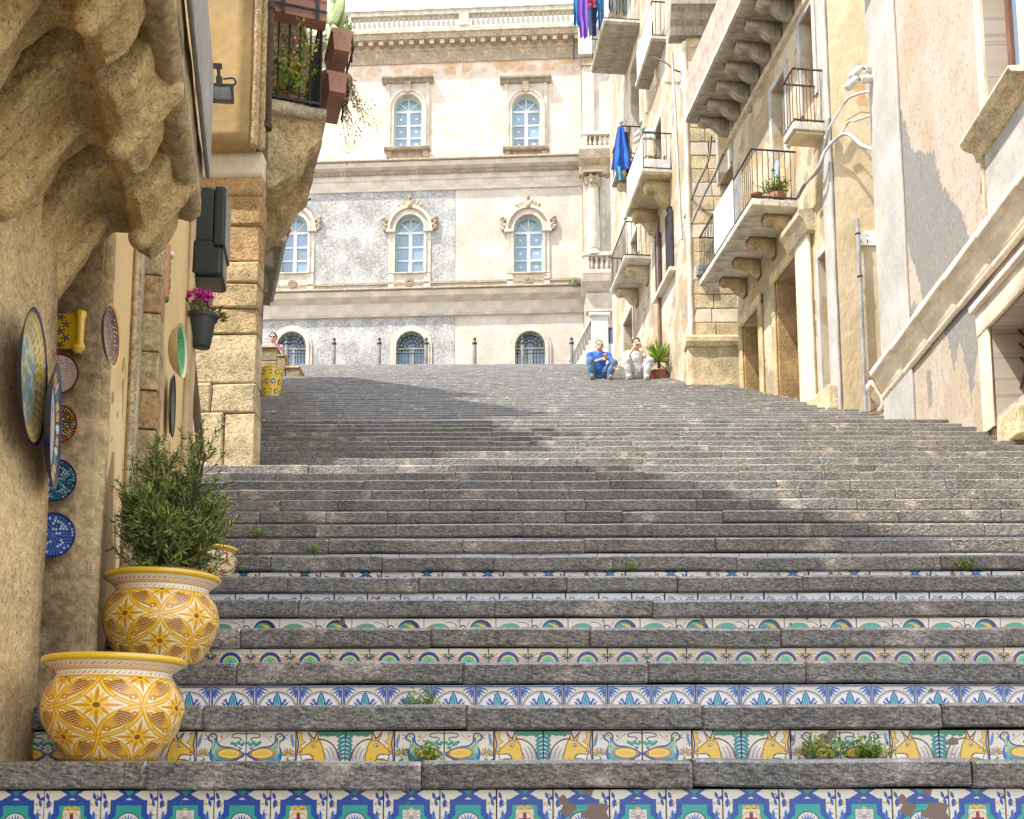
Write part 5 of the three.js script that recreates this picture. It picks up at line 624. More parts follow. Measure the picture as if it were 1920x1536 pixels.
    const mu = [box(w.sc - hw + t, w.sc + hw - t, w.ys - 0.05, w.ys + 0.05, z - 0.03, z + 0.05), box(w.sc - 0.07, w.sc + 0.07, w.y0 + t, w.ys - 0.05, z - 0.03, z + 0.05), box(w.sc - hw + t, w.sc + hw - t, w.y0 + t, w.y0 + t + 0.06, z - 0.03, z + 0.05)]; const hh = (w.ys - 0.05 - w.y0 - t); for (const f of [1 / 3, 2 / 3]) mu.push(box(w.sc - hw + t, w.sc + hw - t, w.y0 + t + hh * f - 0.03, w.y0 + t + hh * f + 0.03, z - 0.02, z + 0.045));
    for (const a of [Math.PI * 0.25, Math.PI * 0.5, Math.PI * 0.75]) { const [X, Yy] = arc(a, hw - t / 2); mu.push(bar(V(w.sc, w.ys + 0.04, z), V(X, Yy, z), 0.026, 6)); }
    if (w.row !== 'low') mesh('glazing_bars', mu, white2, o, 1); else { mesh('glazing_bars', [mu[1], mu[0]], white2, o, 1); const gr = []; for (let i = -4; i <= 4; i++) gr.push(bar(V(w.sc + i * w.w / 9.4, w.y0, -0.06), V(w.sc + i * w.w / 9.4, w.ys - 0.1, -0.06), 0.014)); for (const y of [w.ys - 0.1, w.ys - 0.25]) gr.push(bar(V(w.sc - hw, y, -0.06), V(w.sc + hw, y, -0.06), 0.018)); for (const r of [0.3, 0.55, 0.8]) { const pts = Array.from({ length: 13 }, (_, i) => V(...arc(Math.PI * i / 12, hw * r), -0.06)); gr.push(tube(pts, 0.02, 16, 5)); } for (let i = 0; i <= 8; i++) { const A = arc(Math.PI * i / 8, hw * 0.3), B = arc(Math.PI * i / 8, hw); gr.push(bar(V(...A, -0.06), V(...B, -0.06), 0.016)); } mesh('iron_grille', gr, M.iron, o, 1); }
    for (const m of [-1, 1]) for (let r = 0; r < 3; r++) { const y0 = w.y0 + t + hh * r / 3, y1 = y0 + hh / 3, x0 = m < 0 ? w.sc - hw + t : w.sc + 0.06, x1 = m < 0 ? w.sc - 0.06 : w.sc + hw - t; const p = mesh('pane', box(x0, x1, y0, y1, -0.005, 0.005), panes[Math.floor(hash(r + m * 5 + 9, w.cx, 77) * 4)], o, 1); p.position.z = z; p.position.y = 0; if (w.row !== 'low' && w.cx !== 770 && w.cx !== 553 && w.cx !== 546) mesh('paper_label', box((x0 + x1) / 2 + 0.03 * m - 0.05, (x0 + x1) / 2 + 0.03 * m + 0.05, (y0 + y1) / 2 - 0.03 + 0.03 * hash(r, m + 3, w.cx), (y0 + y1) / 2 + 0.07, z + 0.006, z + 0.009), M.whitePaint, o, 1); }
    mesh('fan_light', plate((() => { const p = []; for (let i = 0; i <= 14; i++) p.push(arc(Math.PI * i / 14, hw - t + 0.01)); return p; })(), [], z - 0.005, z + 0.005), pane, o, 1);
    mesh('blind', box(w.sc - hw, w.sc + hw, w.y0 + (w.yt - w.y0) * 0.5 * hash(w.cx, 3, 9), w.yt, z - 0.3 - 0.1 * hash(w.cx, 1, 9), z - 0.28), mat([0.5 + 0.2 * hash(w.cx, 2, 9), 0.52 + 0.16 * hash(w.cx, 2, 9), 0.54], TX.streak), o, 1);
  }
  // corner bay with column and small balconies
  const b = FF.put(sub('corner_bay', palace)), s0 = S(1094), s1 = S(1240, 400), zb = 0.55; const YY = (py, px = 1115) => FF.y(px, py, zb), SS = (px, py = 400) => FF.s(px, py, zb);
  mesh('bay_wall', box(s0 + 0.02, s1, yG, YY(60), -5, zb), creamNew, b, 3); mesh('bay_wall', box(s0 - 0.12, s1, YY(110), YY(60), zb, zb + 0.3), trimL, b, 2);
  mesh('pilaster', [box(SS(1097), SS(1118), YY(255), YY(128), zb, zb + 0.12)], trimL, b, 1); mesh('capital', [rbox(SS(1095), SS(1120), YY(128), YY(124), zb, zb + 0.2, 0.02), ...Array.from({ length: 10 }, (_, i) => new THREE.SphereGeometry(0.075, 8, 6).scale(1, 1.3, 1).translate(SS(1098 + (i % 5) * 5), YY(122 - Math.floor(i / 5) * 6), zb + 0.13)), box(SS(1094), SS(1121), YY(113), YY(110), zb, zb + 0.24)], trim, b, 1);
  const balu = (y0, y1, z) => { mesh('balcony_rail', [rbox(SS(1092), s1, YY(y0 + 7), YY(y0), z, z + 0.25, 0.02), rbox(SS(1092), s1, YY(y1), YY(y1 - 8), z, z + 0.25, 0.02), rbox(SS(1094), SS(1104), YY(y1 - 8), YY(y0 + 7), z + 0.02, z + 0.23, 0.01)], trimL, b, 1); const h = YY(y0 + 7) - YY(y1 - 8), bg = ni(lathe([[0.06, 0], [0.04, h * 0.1], [0.08, h * 0.35], [0.04, h * 0.7], [0.06, h]], 8)); for (let s = SS(1109); s < s1; s += 0.2) mesh('baluster', bg.clone().translate(s, YY(y1 - 8), z + 0.12), trimL, b, 'keep'); };
  balu(255, 290, zb + 0.1); mesh('balcony_cornice', prism([[zb, YY(335)], [zb + 0.15, YY(330)], [zb + 0.2, YY(316)], [zb + 0.45, YY(308)], [zb + 0.5, YY(292)], [zb, YY(290)]], SS(1088), s1), trim, b, 1);
  mesh('column_shaft', lathe([[0.26, 0], [0.27, (YY(365) - YY(478)) * 0.3], [0.22, YY(365) - YY(478)]], 28).translate(SS(1113), YY(478), zb + 0.32), trimL, b, 1); mesh('column_capital', [lathe([[0.22, 0], [0.25, 0.05], [0.24, 0.15], [0.36, 0.42]], 24).translate(SS(1113), YY(365), zb + 0.32), ...Array.from({ length: 22 }, (_, i) => new THREE.SphereGeometry(0.07, 8, 6).scale(1, 1.4, 1).translate(SS(1113) + Math.cos(i * 0.9) * (0.24 + 0.05 * (i > 10)), YY(i > 10 ? 345 : 355), zb + 0.32 + Math.sin(i * 0.9) * 0.27)), rbox(SS(1113) - 0.38, SS(1113) + 0.38, YY(340), YY(336), zb, zb + 0.68, 0.02)], trim, b, 1); mesh('column_base', [lathe([[0.34, 0], [0.34, 0.08], [0.28, 0.14], [0.3, 0.2], [0.26, 0.24]], 24).translate(SS(1113), YY(490), zb + 0.32)], trimL, b, 1);
  mesh('pilaster', box(SS(1126), SS(1136), YY(490), YY(336), zb, zb + 0.1), trimL, b, 1);
  balu(486, 526, zb + 0.35); mesh('balcony_cornice', prism([[zb, YY(560)], [zb + 0.3, YY(552)], [zb + 0.6, YY(540)], [zb + 0.65, YY(528)], [zb, YY(526)]], SS(1090), s1), trimL, b, 1); mesh('base_block', box(SS(1098), s1, YY(590), YY(556), zb, zb + 0.3), creamNew, b, 1);
}
{ // outer church stair with its own balustrade in front of the palace corner
  const F = frame(1.2, 38.6, 5.4, 38.6), o = thing('balustraded_stair', 'pale stone stair with sloping balustrade beside the palace corner', 'stair'); const g = F.put(sub('stair_body', o)); const m = mat([0.76, 0.72, 0.66], TX.mottle, TX.roughB, 0.003), Q = (px, py) => F.loc(px, py); const a = Q(1068, 676), b = Q(1112, 596);
  mesh('string_wall', plate([[a[0], nosY(NTOP) - 0.1], [b[0], nosY(NTOP) - 0.1], [b[0], b[1] - 0.85], [a[0], a[1] - 0.5]], [], -0.3, 0), m, g, 1); mesh('handrail', plate([[a[0], a[1]], [b[0], b[1]], [b[0], b[1] + 0.16], [a[0], a[1] + 0.16]], [], -0.3, 0.04), m, g, 1); const bh = 0.62; for (let i = 0; i < 8; i++) { const f = (i + 0.6) / 8.4, x = a[0] + (b[0] - a[0]) * f, y = a[1] + (b[1] - a[1]) * f; mesh('baluster', lathe([[0.05, -bh], [0.035, -bh * 0.85], [0.07, -bh * 0.6], [0.035, -bh * 0.2], [0.05, 0.06]], 8).translate(x, y, -0.14), m, g, 'keep'); }
  const c0 = Q(1110, 680), c1 = Q(1141, 588); mesh('newel_pier', [box(c0[0], c1[0], nosY(NTOP) - 0.1, c1[1] - 0.12, -0.5, 0.06), rbox(c0[0] - 0.08, c1[0] + 0.08, c1[1] - 0.12, c1[1], -0.56, 0.12, 0.02)], m, g, 1); const d0 = Q(1141, 645), d1 = Q(1162, 602); mesh('brown_door', [box(d0[0], d1[0], d0[1], d1[1], -0.7, -0.6)], M.wood, g, 1); mesh('door_glass', box(d0[0] + 0.13, d1[0] - 0.13, d0[1] + 0.1, d1[1] - 0.1, -0.6, -0.585), M.glass, g, 1); mesh('parapet', box(d0[0], d1[0] + 0.8, nosY(NTOP) - 0.1, d0[1], -0.7, 0), m, g, 1);
}
// ---------------------------------------------------------------- bollards along the top edge
for (const [i, px] of [538, 627, 712, 800, 891, 981, 1073].entries()) {
  const d = 34.9, x = ray(px, 660)[0] * d, y = nosY(NTOP); const t = thing('bollard', ['grey iron bollard half hidden behind the woman in pink', 'grey iron bollard before the grey wall, second from the low stone wall', 'grey iron bollard just left of the middle ground floor window', 'grey iron bollard in front of the middle ground floor window', 'grey iron bollard before the cream wall between two windows', 'grey iron bollard in front of the window on the cream wall', 'grey iron bollard beside the sloping balustrade'][i], 'bollard', [x, y, -d], 0, 'bollards along the head of the stairs');
  const Hh = at(px, 633, d).y - y, m = mat([0.3, 0.31, 0.33], TX.streak, null, 0, 0.5, { metalness: 0.3 }), k = mat([0.06, 0.06, 0.065], TX.rough, null, 0, 0.5);
  mesh('shaft', lathe([[0.075, 0], [0.07, 0.1], [0.062, Hh - 0.25]], 16), m, t); mesh('collar', lathe([[0.062, Hh - 0.25], [0.085, Hh - 0.23], [0.085, Hh - 0.18], [0.05, Hh - 0.14], [0.04, Hh - 0.1]], 16), k, t); mesh('knob', new THREE.SphereGeometry(0.055, 12, 10).translate(0, Hh - 0.05, 0), k, t);
}
// ---------------------------------------------------------------- houses on the right
const FA = frame(5.04, 14.07, 4.53, 3.0), FBw = frame(5.0, 22.9, 5.62, 17.7), FBz = frame(5.62, 17.7, 10, 17.7), FCw = frame(3.3, 33.8, 4.2, 24.0), FCz = frame(4.2, 24.0, 5.3, 24.0);
const railing = (x0, x1, z0, z1, y, h, m, parent, gap = 0.11, r = 0.008, name = 'railing', ends = [1, 1]) => { const b = []; for (let x = x0 + 0.02; x <= x1 - 0.01; x += gap) b.push(bar(V(x, y, z1 - 0.03), V(x, y + h, z1 - 0.03), r, 5)); for (const [k, x] of [[0, x0 + 0.02], [1, x1 - 0.02]]) if (ends[k]) { for (let z = z0 + gap; z < z1 - 0.04; z += gap) b.push(bar(V(x, y, z), V(x, y + h, z), r, 5)); for (const yy of [0.05, h]) b.push(box(x - 0.014, x + 0.014, y + yy - 0.012, y + yy + 0.012, z0, z1 - 0.02)); } for (const yy of [0.05, h]) b.push(box(x0, x1, y + yy - 0.013, y + yy + 0.013, z1 - 0.045, z1 - 0.017)); return mesh(name, b, m, parent); };
const bracketGeo = (x0, x1, y, z, h) => prism([[0, y], [z, y], [z, y - h * 0.28], [z * 0.86, y - h * 0.42], [z * 0.62, y - h * 0.36], [z * 0.45, y - h * 0.6], [z * 0.3, y - h * 0.8], [0.06, y - h * 0.86], [0, y - h]], x0, x1);

// ---- nearest house
const houseA = thing('plastered_house', 'sunlit cream house with a heavy stone string course and a patch of bare grey render', 'house');
{
  const g = FA.put(sub('wall', houseA)), L = FA.len; const S = (px, py) => FA.s(px, py), Y = (px, py) => FA.y(px, py); const Hroof = 11.2;
  // plaster with bare grey render showing, placed as in the photograph
  const sx = 5.2, y0 = 3, y1 = 10.6; const T = (px, py) => { const [s, y] = FA.loc(px, py); return [(s + 0.1) / sx * 2048, (1 - (y - y0) / (y1 - y0)) * 2048]; };
  const tx = canvasTex(2048, 2048, (c, w, h) => {
    c.fillStyle = '#eddfcf'; c.fillRect(0, 0, w, h); for (let i = 0; i < 700; i++) { c.fillStyle = ['rgba(244,230,212,0.35)', 'rgba(228,202,170,0.25)', 'rgba(222,190,150,0.2)'][i % 3]; blob(c, hash(i, 1, 41) * w, hash(i, 2, 41) * h, 20 + 130 * Math.pow(hash(i, 3, 41), 2), 11, i); }
    const patch = (pts, col, rough) => { c.fillStyle = col; c.beginPath(); const q = pts.map((p) => T(...p)); q.forEach(([x, y], i) => { const [x2, y2] = q[(i + 1) % q.length]; for (let k = 0; k < 14; k++) { const f = k / 14; const X = x + (x2 - x) * f + (hash(i, k, 43) - 0.5) * rough, Yv = y + (y2 - y) * f + (hash(i, k, 44) - 0.5) * rough; i + k ? c.lineTo(X, Yv) : c.moveTo(X, Yv); } }); c.closePath(); c.fill(); };
    patch([[1676, 172], [1690, 200], [1712, 285], [1735, 290], [1752, 282], [1768, 350], [1800, 395], [1812, 420], [1822, 460], [1812, 480], [1760, 560], [1735, 580], [1722, 520], [1705, 460], [1690, 330]], '#aeaaa6', 22);
    patch([[1760, 600], [1800, 560], [1845, 500], [1858, 520], [1842, 600], [1838, 640], [1822, 760], [1816, 700], [1800, 640], [1790, 700], [1780, 640]], '#b2aeaa', 20); patch([[1738, 700], [1746, 690], [1750, 760], [1742, 770]], '#b5ada2', 14); patch([[1706, 590], [1716, 560], [1724, 600], [1716, 640]], '#b5aca0', 14);
    c.globalAlpha = 1; for (let i = 0; i < 16000; i++) { const x = hash(i, 5, 45) * w, y = hash(i, 6, 45) * h; c.fillStyle = hash(i, 7, 45) > 0.5 ? 'rgba(105,92,80,0.2)' : 'rgba(250,240,225,0.2)'; blob(c, x, y, 2 + 6 * hash(i, 8, 45), 6, i); }
    c.strokeStyle = 'rgba(120,95,70,0.45)'; c.lineWidth = 2; for (let i = 0; i < 16; i++) { let [x, y] = T(1730 + hash(i, 1, 46) * 150, 660 + hash(i, 2, 46) * 120); c.beginPath(); c.moveTo(x, y); for (let q = 0; q < 6; q++) { x += (hash(i, q, 47) - 0.5) * 40; y += hash(i, q, 48) * 50; c.lineTo(x, y); } c.stroke(); }
  });
  const wm = mat([0.45, 0.44, 0.43], tx, TX.roughB, 0.005); const wuv = (geo) => { geo = ni(geo); const p = geo.attributes.position, uv = geo.attributes.uv; for (let i = 0; i < p.count; i++) uv.setXY(i, (p.getX(i) + 0.1) / sx, (p.getY(i) - y0) / (y1 - y0)); return geo; };
  const wA = S(1853, 150), wB = S(1906, 100) + 0.15, wy0 = Y(1880, 216), wy1 = Hroof - 1.0; const dA = S(1862, 640), dB = dA + 1.15, dy1 = Y(1862, 618);
  mesh('plaster_face', wuv(plate(rect(0, L, 0, Hroof), [rect(wA, wB, wy0, wy1), rect(dA, dB, 3.6, dy1)], -0.4, 0)), wm, g, 'keep'); mesh('backing', box(0, L, 0, Hroof, -5, -0.75), M.creamLight, g, 2); mesh('end_wall', box(-0.012, 0, 0, Hroof, -5, -0.002), M.creamLight, g, 2);
  mesh('corner_strip', [rbox(-0.02, S(1700, 400), 3.6, Hroof, 0.002, 0.035, 0.01)], M.white, g, 2); mesh('roof_edge', [box(-0.2, L, Hroof, Hroof + 0.2, -5, 0.3)], M.trimPale, g, 1);
  // stone string course
  const yc = Y(1800, 520), prof = (y, k) => [[0, y - 0.16], [0.04, y - 0.16], [0.06, y - 0.11], [0.045, y - 0.06], [0.08, y + 0.0], [0.13, y + 0.06], [0.14, y + 0.14], [0.19, y + 0.17], [0.2, y + 0.24], [0.02, y + 0.3], [0, y + 0.3]];
  const ys = (Y(1700, 640) + Y(1915, 362)) / 2 - 0.3; for (let i = 0; i < 6; i++) { const a = -0.02 + i * 0.95, b = Math.min(L, a + 0.945); mesh('string_course_stone', jitter(prism(prof(ys + (hash(i, 1, 3) - 0.5) * 0.01), a, b), 0.004, 6, i), M.trimPale, g, 0.9); }
  mesh('string_course_return', jitter(prism(prof(ys - 0.12), -0.22, -0.03), 0.006, 6, 8), M.trimPale, g, 0.9);
  // window above
  const w = FA.put(sub('window', houseA)); mesh('architrave', [box(wA - 0.16, wA, wy0, wy1, 0, 0.03), box(wB, wB + 0.16, wy0, wy1, 0, 0.03), box(wA - 0.16, wB + 0.16, wy1, wy1 + 0.2, 0, 0.05)], M.trimPale, w, 1); mesh('frame', [box(wA, wA + 0.09, wy0, wy1, -0.3, -0.22), box(wB - 0.09, wB, wy0, wy1, -0.3, -0.22), box((wA + wB) / 2 - 0.05, (wA + wB) / 2 + 0.05, wy0, wy1, -0.29, -0.23), box(wA, wB, wy0, wy0 + 0.1, -0.3, -0.22), box(wA, wB, wy1 - 0.1, wy1, -0.3, -0.22)], M.brownFrame, w, 1); mesh('pane', box(wA + 0.09, (wA + wB) / 2 - 0.05, wy0 + 0.1, wy1 - 0.1, -0.265, -0.26), M.glass, w, 1); mesh('pane', box((wA + wB) / 2 + 0.05, wB - 0.09, wy0 + 0.1, wy1 - 0.1, -0.265, -0.26), M.glass, w, 1);
  mesh('sill', jitter(prism([[0, wy0 - 0.24], [0.08, wy0 - 0.22], [0.1, wy0 - 0.13], [0.2, wy0 - 0.09], [0.24, wy0 - 0.03], [0.24, wy0], [-0.2, wy0 + 0.01], [-0.2, wy0 - 0.1]], wA - 0.2, wB + 0.22), 0.003, 8, 3), M.trim, w, 0.8); mesh('apron_panel', box(wA - 0.06, wB + 0.1, ys + 0.32, wy0 - 0.24, 0.001, 0.05), M.white, w, 1); mesh('apron_edge', box(wA - 0.12, wA - 0.061, ys + 0.32, wy0 - 0.24, 0.001, 0.07), M.trim, w, 1);
  // low barred opening
  const d = FA.put(sub('cellar_opening', houseA)); mesh('stone_surround', [box(dA - 0.24, dA, 3.5, dy1 + 0.02, 0, 0.05), box(dB, dB + 0.24, 3.5, dy1 + 0.02, 0, 0.05), box(dA - 0.24, dB + 0.24, dy1 + 0.02, dy1 + 0.28, 0, 0.06), box(dA - 0.3, dB + 0.3, dy1 + 0.28, dy1 + 0.36, 0, 0.1)].map((b, i) => jitter(b, 0.003, 5, i)), M.trimPale, d, 0.9); const gr = []; for (let i = -4; i < 12; i++) { gr.push(bar(V(dA + i * 0.16, 3.6, -0.25), V(dA + i * 0.16 + 1.0, dy1, -0.25), 0.012, 5)); gr.push(bar(V(dA + i * 0.16 + 0.5, 3.6, -0.27), V(dA + i * 0.16 - 0.5, dy1, -0.27), 0.012, 5)); } mesh('iron_grille', gr.filter((q) => { q.computeBoundingBox(); return q.boundingBox.min.x > dA - 0.35 && q.boundingBox.max.x < dB + 0.35; }), M.rust, d, 1); mesh('dark_boards', box(dA, dB, 3.6, dy1, -0.5, -0.4), M.wood, d, 1);
  mesh('plinth_stone', jitter(new RoundedBoxGeometry(0.5, 0.3, 0.16, 3, 0.03).translate(dA + 0.55, stairY(10.4) - 0.02, 0.06), 0.02, 5, 3), M.tuffPale, d, 0.8);
}
// ---- second house, beyond the side street
const houseB = thing('plastered_house', 'sunlit cream house with long bracketed concrete balconies', 'house');
let balB = {};
{
  const g = FBw.put(sub('wall', houseB)), L = FBw.len, S = (px, py, o) => FBw.s(px, py, o), Y = (px, py, o) => FBw.y(px, py, o), Hroof = 19;
  const doors = [[1396, 1428, 594], [1460, 1503, 500]].map(([a, b, t]) => ({ a: S(a, 650), b: S(b, 650), t: Y((a + b) / 2, t) })); const wins = [[1452, 1478, 150, 300], [1350, 1372, 190, 330], [1506, 1530, 20, 205], [1543, 1562, 470, 740]].map(([a, b, t, bt]) => ({ a: S(a, (t + bt) / 2), b: S(b, (t + bt) / 2), t: Y((a + b) / 2, t), y: Y((a + b) / 2, bt) }));
  mesh('plaster_face', plate(rect(0, L, 4, Hroof), [...doors.map((d) => rect(d.a, d.b, 4.2, d.t)), ...wins.map((w) => rect(w.a, w.b, w.y, w.t))], -0.45, 0), mat([0.5, 0.455, 0.37], TX.weather, TX.roughB, 0.004), g, 3.3); mesh('backing', box(0, L, 4, Hroof, -4, -0.8), M.darkRoom, g);
  for (const d of doors) { const o = FBw.put(sub('doorway', houseB)); mesh('stone_surround', [box(d.a - 0.16, d.a, 5, d.t, 0, 0.06), box(d.b, d.b + 0.2, 5, d.t, 0, 0.06), box(d.a - 0.16, d.b + 0.2, d.t, d.t + 0.22, 0, 0.07)].map((b, i) => jitter(b, 0.004, 4, i)), M.tuffMid, o, 0.9); mesh('reveal_stone', box(d.a - 0.01, d.a + 0.05, 5, d.t, -0.44, 0.0), M.tuff, o, 0.9); mesh('door_leaf', box(d.a, d.b, 5, d.t, -0.6, -0.48), M.wood, o, 1); }
  for (const [i, w] of wins.entries()) { const o = FBw.put(sub('window', houseB)); mesh('surround', [box(w.a - 0.14, w.a, w.y, w.t + 0.14, 0, 0.04), box(w.b, w.b + 0.14, w.y, w.t + 0.14, 0, 0.04), box(w.a, w.b, w.t, w.t + 0.14, 0, 0.04)], M.white, o, 1); mesh('frame', [box(w.a, w.a + 0.08, w.y, w.t, -0.3, -0.2), box(w.b - 0.08, w.b, w.y, w.t, -0.3, -0.2), box(w.a, w.b, w.t - 0.09, w.t, -0.3, -0.2), box((w.a + w.b) / 2 - 0.04, (w.a + w.b) / 2 + 0.04, w.y, w.t, -0.29, -0.21)], i === 2 ? M.brownFrame : M.whitePaint, o, 1); mesh('pane', box(w.a + 0.08, w.b - 0.08, w.y, w.t - 0.09, -0.26, -0.25), M.glass, o, 1); }
  // long balconies
  const balcony = (name, pn, pf, z, y, th, m) => { const o = FBw.put(sub('balcony', houseB)); mesh('floor_slab', [rbox(pf, pn, y, y + th, 0.002, z, 0.015)], m, o, 1.4); return o; };
  { // upper one with red mesh screen
    const z = 0.95, Pf = FBw.loc(1289, 238, z), Pn = FBw.loc(1392, 4, z); const y = (Pf[1] + Pn[1]) / 2, s0 = Pf[0], s1 = Math.min(L - 0.1, Pn[0] + 1.0); balB.up = { s0, s1, y, z }; const o = balcony('balcony', s1, s0, z, y, 0.16, M.concrete); mesh('slab_edge', [box(s0 - 0.012, s1, y + 0.05, y + 0.17, z + 0.001, z + 0.03), box(s0 - 0.02, s0 - 0.001, y + 0.03, y + 0.17, 0, z)], M.concretePale, o, 1);
    for (let i = 0; i < 8; i++) { const x = s0 + 0.12 + i * (s1 - s0 - 0.4) / 7; mesh('bracket', jitter(bracketGeo(x, x + 0.2, y - 0.002, 0.72, 0.42), 0.006, 6, i), M.concrete, o, 1); } mesh('wall_moulding', prism([[0, y - 0.62], [0.08, y - 0.6], [0.1, y - 0.5], [0, y - 0.46]], s0 - 0.4, s1 + 0.3), M.trim, o, 1);
    railing(s0, s1, 0, z, y + 0.16, 1.05, M.rust, o); mesh('red_mesh_screen', [box(s0 + 0.02, s1, y + 0.24, y + 1.2, z - 0.012, z - 0.006), box(s0 + 0.03, s0 + 0.035, y + 0.24, y + 1.2, 0.02, z - 0.03)], mat([0.62, 0.42, 0.36], TX.streak, null, 0, 0.9), o, 1);
  }
  { // lower one with four brackets
    const z = 0.9, Pf = FBw.loc(1313, 557, z), Pn = FBw.loc(1411, 362, z); const y = (Pf[1] + Pn[1]) / 2, s0 = Pf[0], s1 = Math.min(L - 0.3, Pn[0]); balB.lo = { s0, s1, y, z }; const o = balcony('balcony', s1, s0, z, y, 0.13, M.concretePale);
    for (let i = 0; i < 4; i++) { const x = s0 + 0.3 + i * (s1 - s0 - 0.8) / 3; mesh('bracket', jitter(bracketGeo(x, x + 0.22, y - 0.002, 0.55, 0.4), 0.006, 6, i), M.render, o, 1); }
    railing(s0, s1, 0, z, y + 0.13, 1.0, M.iron, o); mesh('grey_screen', box(s0 + 1.4, s1 - 0.6, y + 0.2, y + 1.05, z - 0.018, z - 0.012), mat([0.3, 0.29, 0.29], TX.streak), o, 1);
  }
  { // small balcony near the corner
    const Pn = FBw.loc(1489, 214, 0.66), Pf = FBw.loc(1472, 300, 0.66), y = (Pn[1] + Pf[1]) / 2; balB.sm = { s0: Pf[0], s1: Pn[0], y, z: 0.66 }; const o = balcony('balcony', Pn[0], Pf[0], 0.66, y, 0.14, M.concretePale); mesh('soffit', rbox(Pf[0] + 0.04, Pn[0] - 0.04, y - 0.05, y - 0.002, 0, 0.6, 0.01), M.cream, o, 1); railing(Pf[0], Pn[0], 0, 0.66, y + 0.14, 1.02, M.rust, o, 0.13); }
  // portal pilasters by the near corner
  const pA = S(1506, 600), pB = S(1530, 600); mesh('portal_pilaster', jitter(new THREE.BoxGeometry(pB - pA, 6, 0.1, 2, 30, 2).translate((pA + pB) / 2, 7.2, 0.05), 0.006, 4, 4), M.creamLight, g, 1.2); mesh('portal_cornice', [prism([[0, Y(1515, 452)], [0.14, Y(1515, 450)], [0.22, Y(1515, 432)], [0.3, Y(1515, 424)], [0.3, Y(1515, 414)], [0, Y(1515, 408)]], pA - 0.25, pB + 0.15)], M.trim, g, 1); mesh('portal_pilaster', jitter(new THREE.BoxGeometry(0.3, 14, 0.08, 2, 40, 2).translate(L - 0.17, 11, 0.04), 0.006, 4, 5), M.white, g, 1.2); mesh('plinth_stone', jitter(new RoundedBoxGeometry(1.1, 0.45, 0.26, 3, 0.04).translate(L - 0.6, stairY(18.1) + 0.15, 0.12), 0.03, 4, 6), M.tuffPale, g, 0.9);
  // face on the side street
  const z = FBz.put(sub('wall', houseB)); const tz = canvasTex(512, 1024, (c, w, h) => { c.fillStyle = '#d9c8a8'; c.fillRect(0, 0, w, h); for (let i = 0; i < 500; i++) { c.fillStyle = ['rgba(202,180,142,0.3)', 'rgba(236,222,196,0.35)', 'rgba(190,168,132,0.25)', 'rgba(212,188,148,0.25)'][i % 4]; blob(c, hash(i, 1, 51) * w, hash(i, 2, 51) * h, 6 + 60 * Math.pow(hash(i, 3, 51), 2), 11, i); } c.fillStyle = '#c2a272'; for (const [x, y, r] of [[120, 690, 34], [130, 760, 26], [300, 620, 22]]) blob(c, x, y, r, 14, x); c.fillStyle = '#f0e8da'; for (let i = 0; i < 9; i++) blob(c, hash(i, 4, 51) * w, 640 + hash(i, 5, 51) * 160, 40 * hash(i, 6, 51), 14, i); c.strokeStyle = '#9a7b50'; c.lineWidth = 4; c.beginPath(); c.moveTo(60, 830); c.lineTo(120, 800); c.lineTo(180, 806); c.lineTo(260, 740); c.stroke(); });
  const fz = ni(plate(rect(0, FBz.len, 3, Hroof), [], -0.5, 0)); { const p = fz.attributes.position, uv = fz.attributes.uv; for (let i = 0; i < p.count; i++) uv.setXY(i, p.getX(i) / 2.2, (p.getY(i) - 5) / 5.4); } tz.wrapS = tz.wrapT = THREE.RepeatWrapping; mesh('rough_plaster_face', fz, mat([0.66, 0.63, 0.59], tz, TX.roughB, 0.014), z, 'keep'); mesh('roof_edge', box(-0.3, FBz.len, Hroof, Hroof + 0.2, -5, 0.3), M.trimPale, z, 1);
}
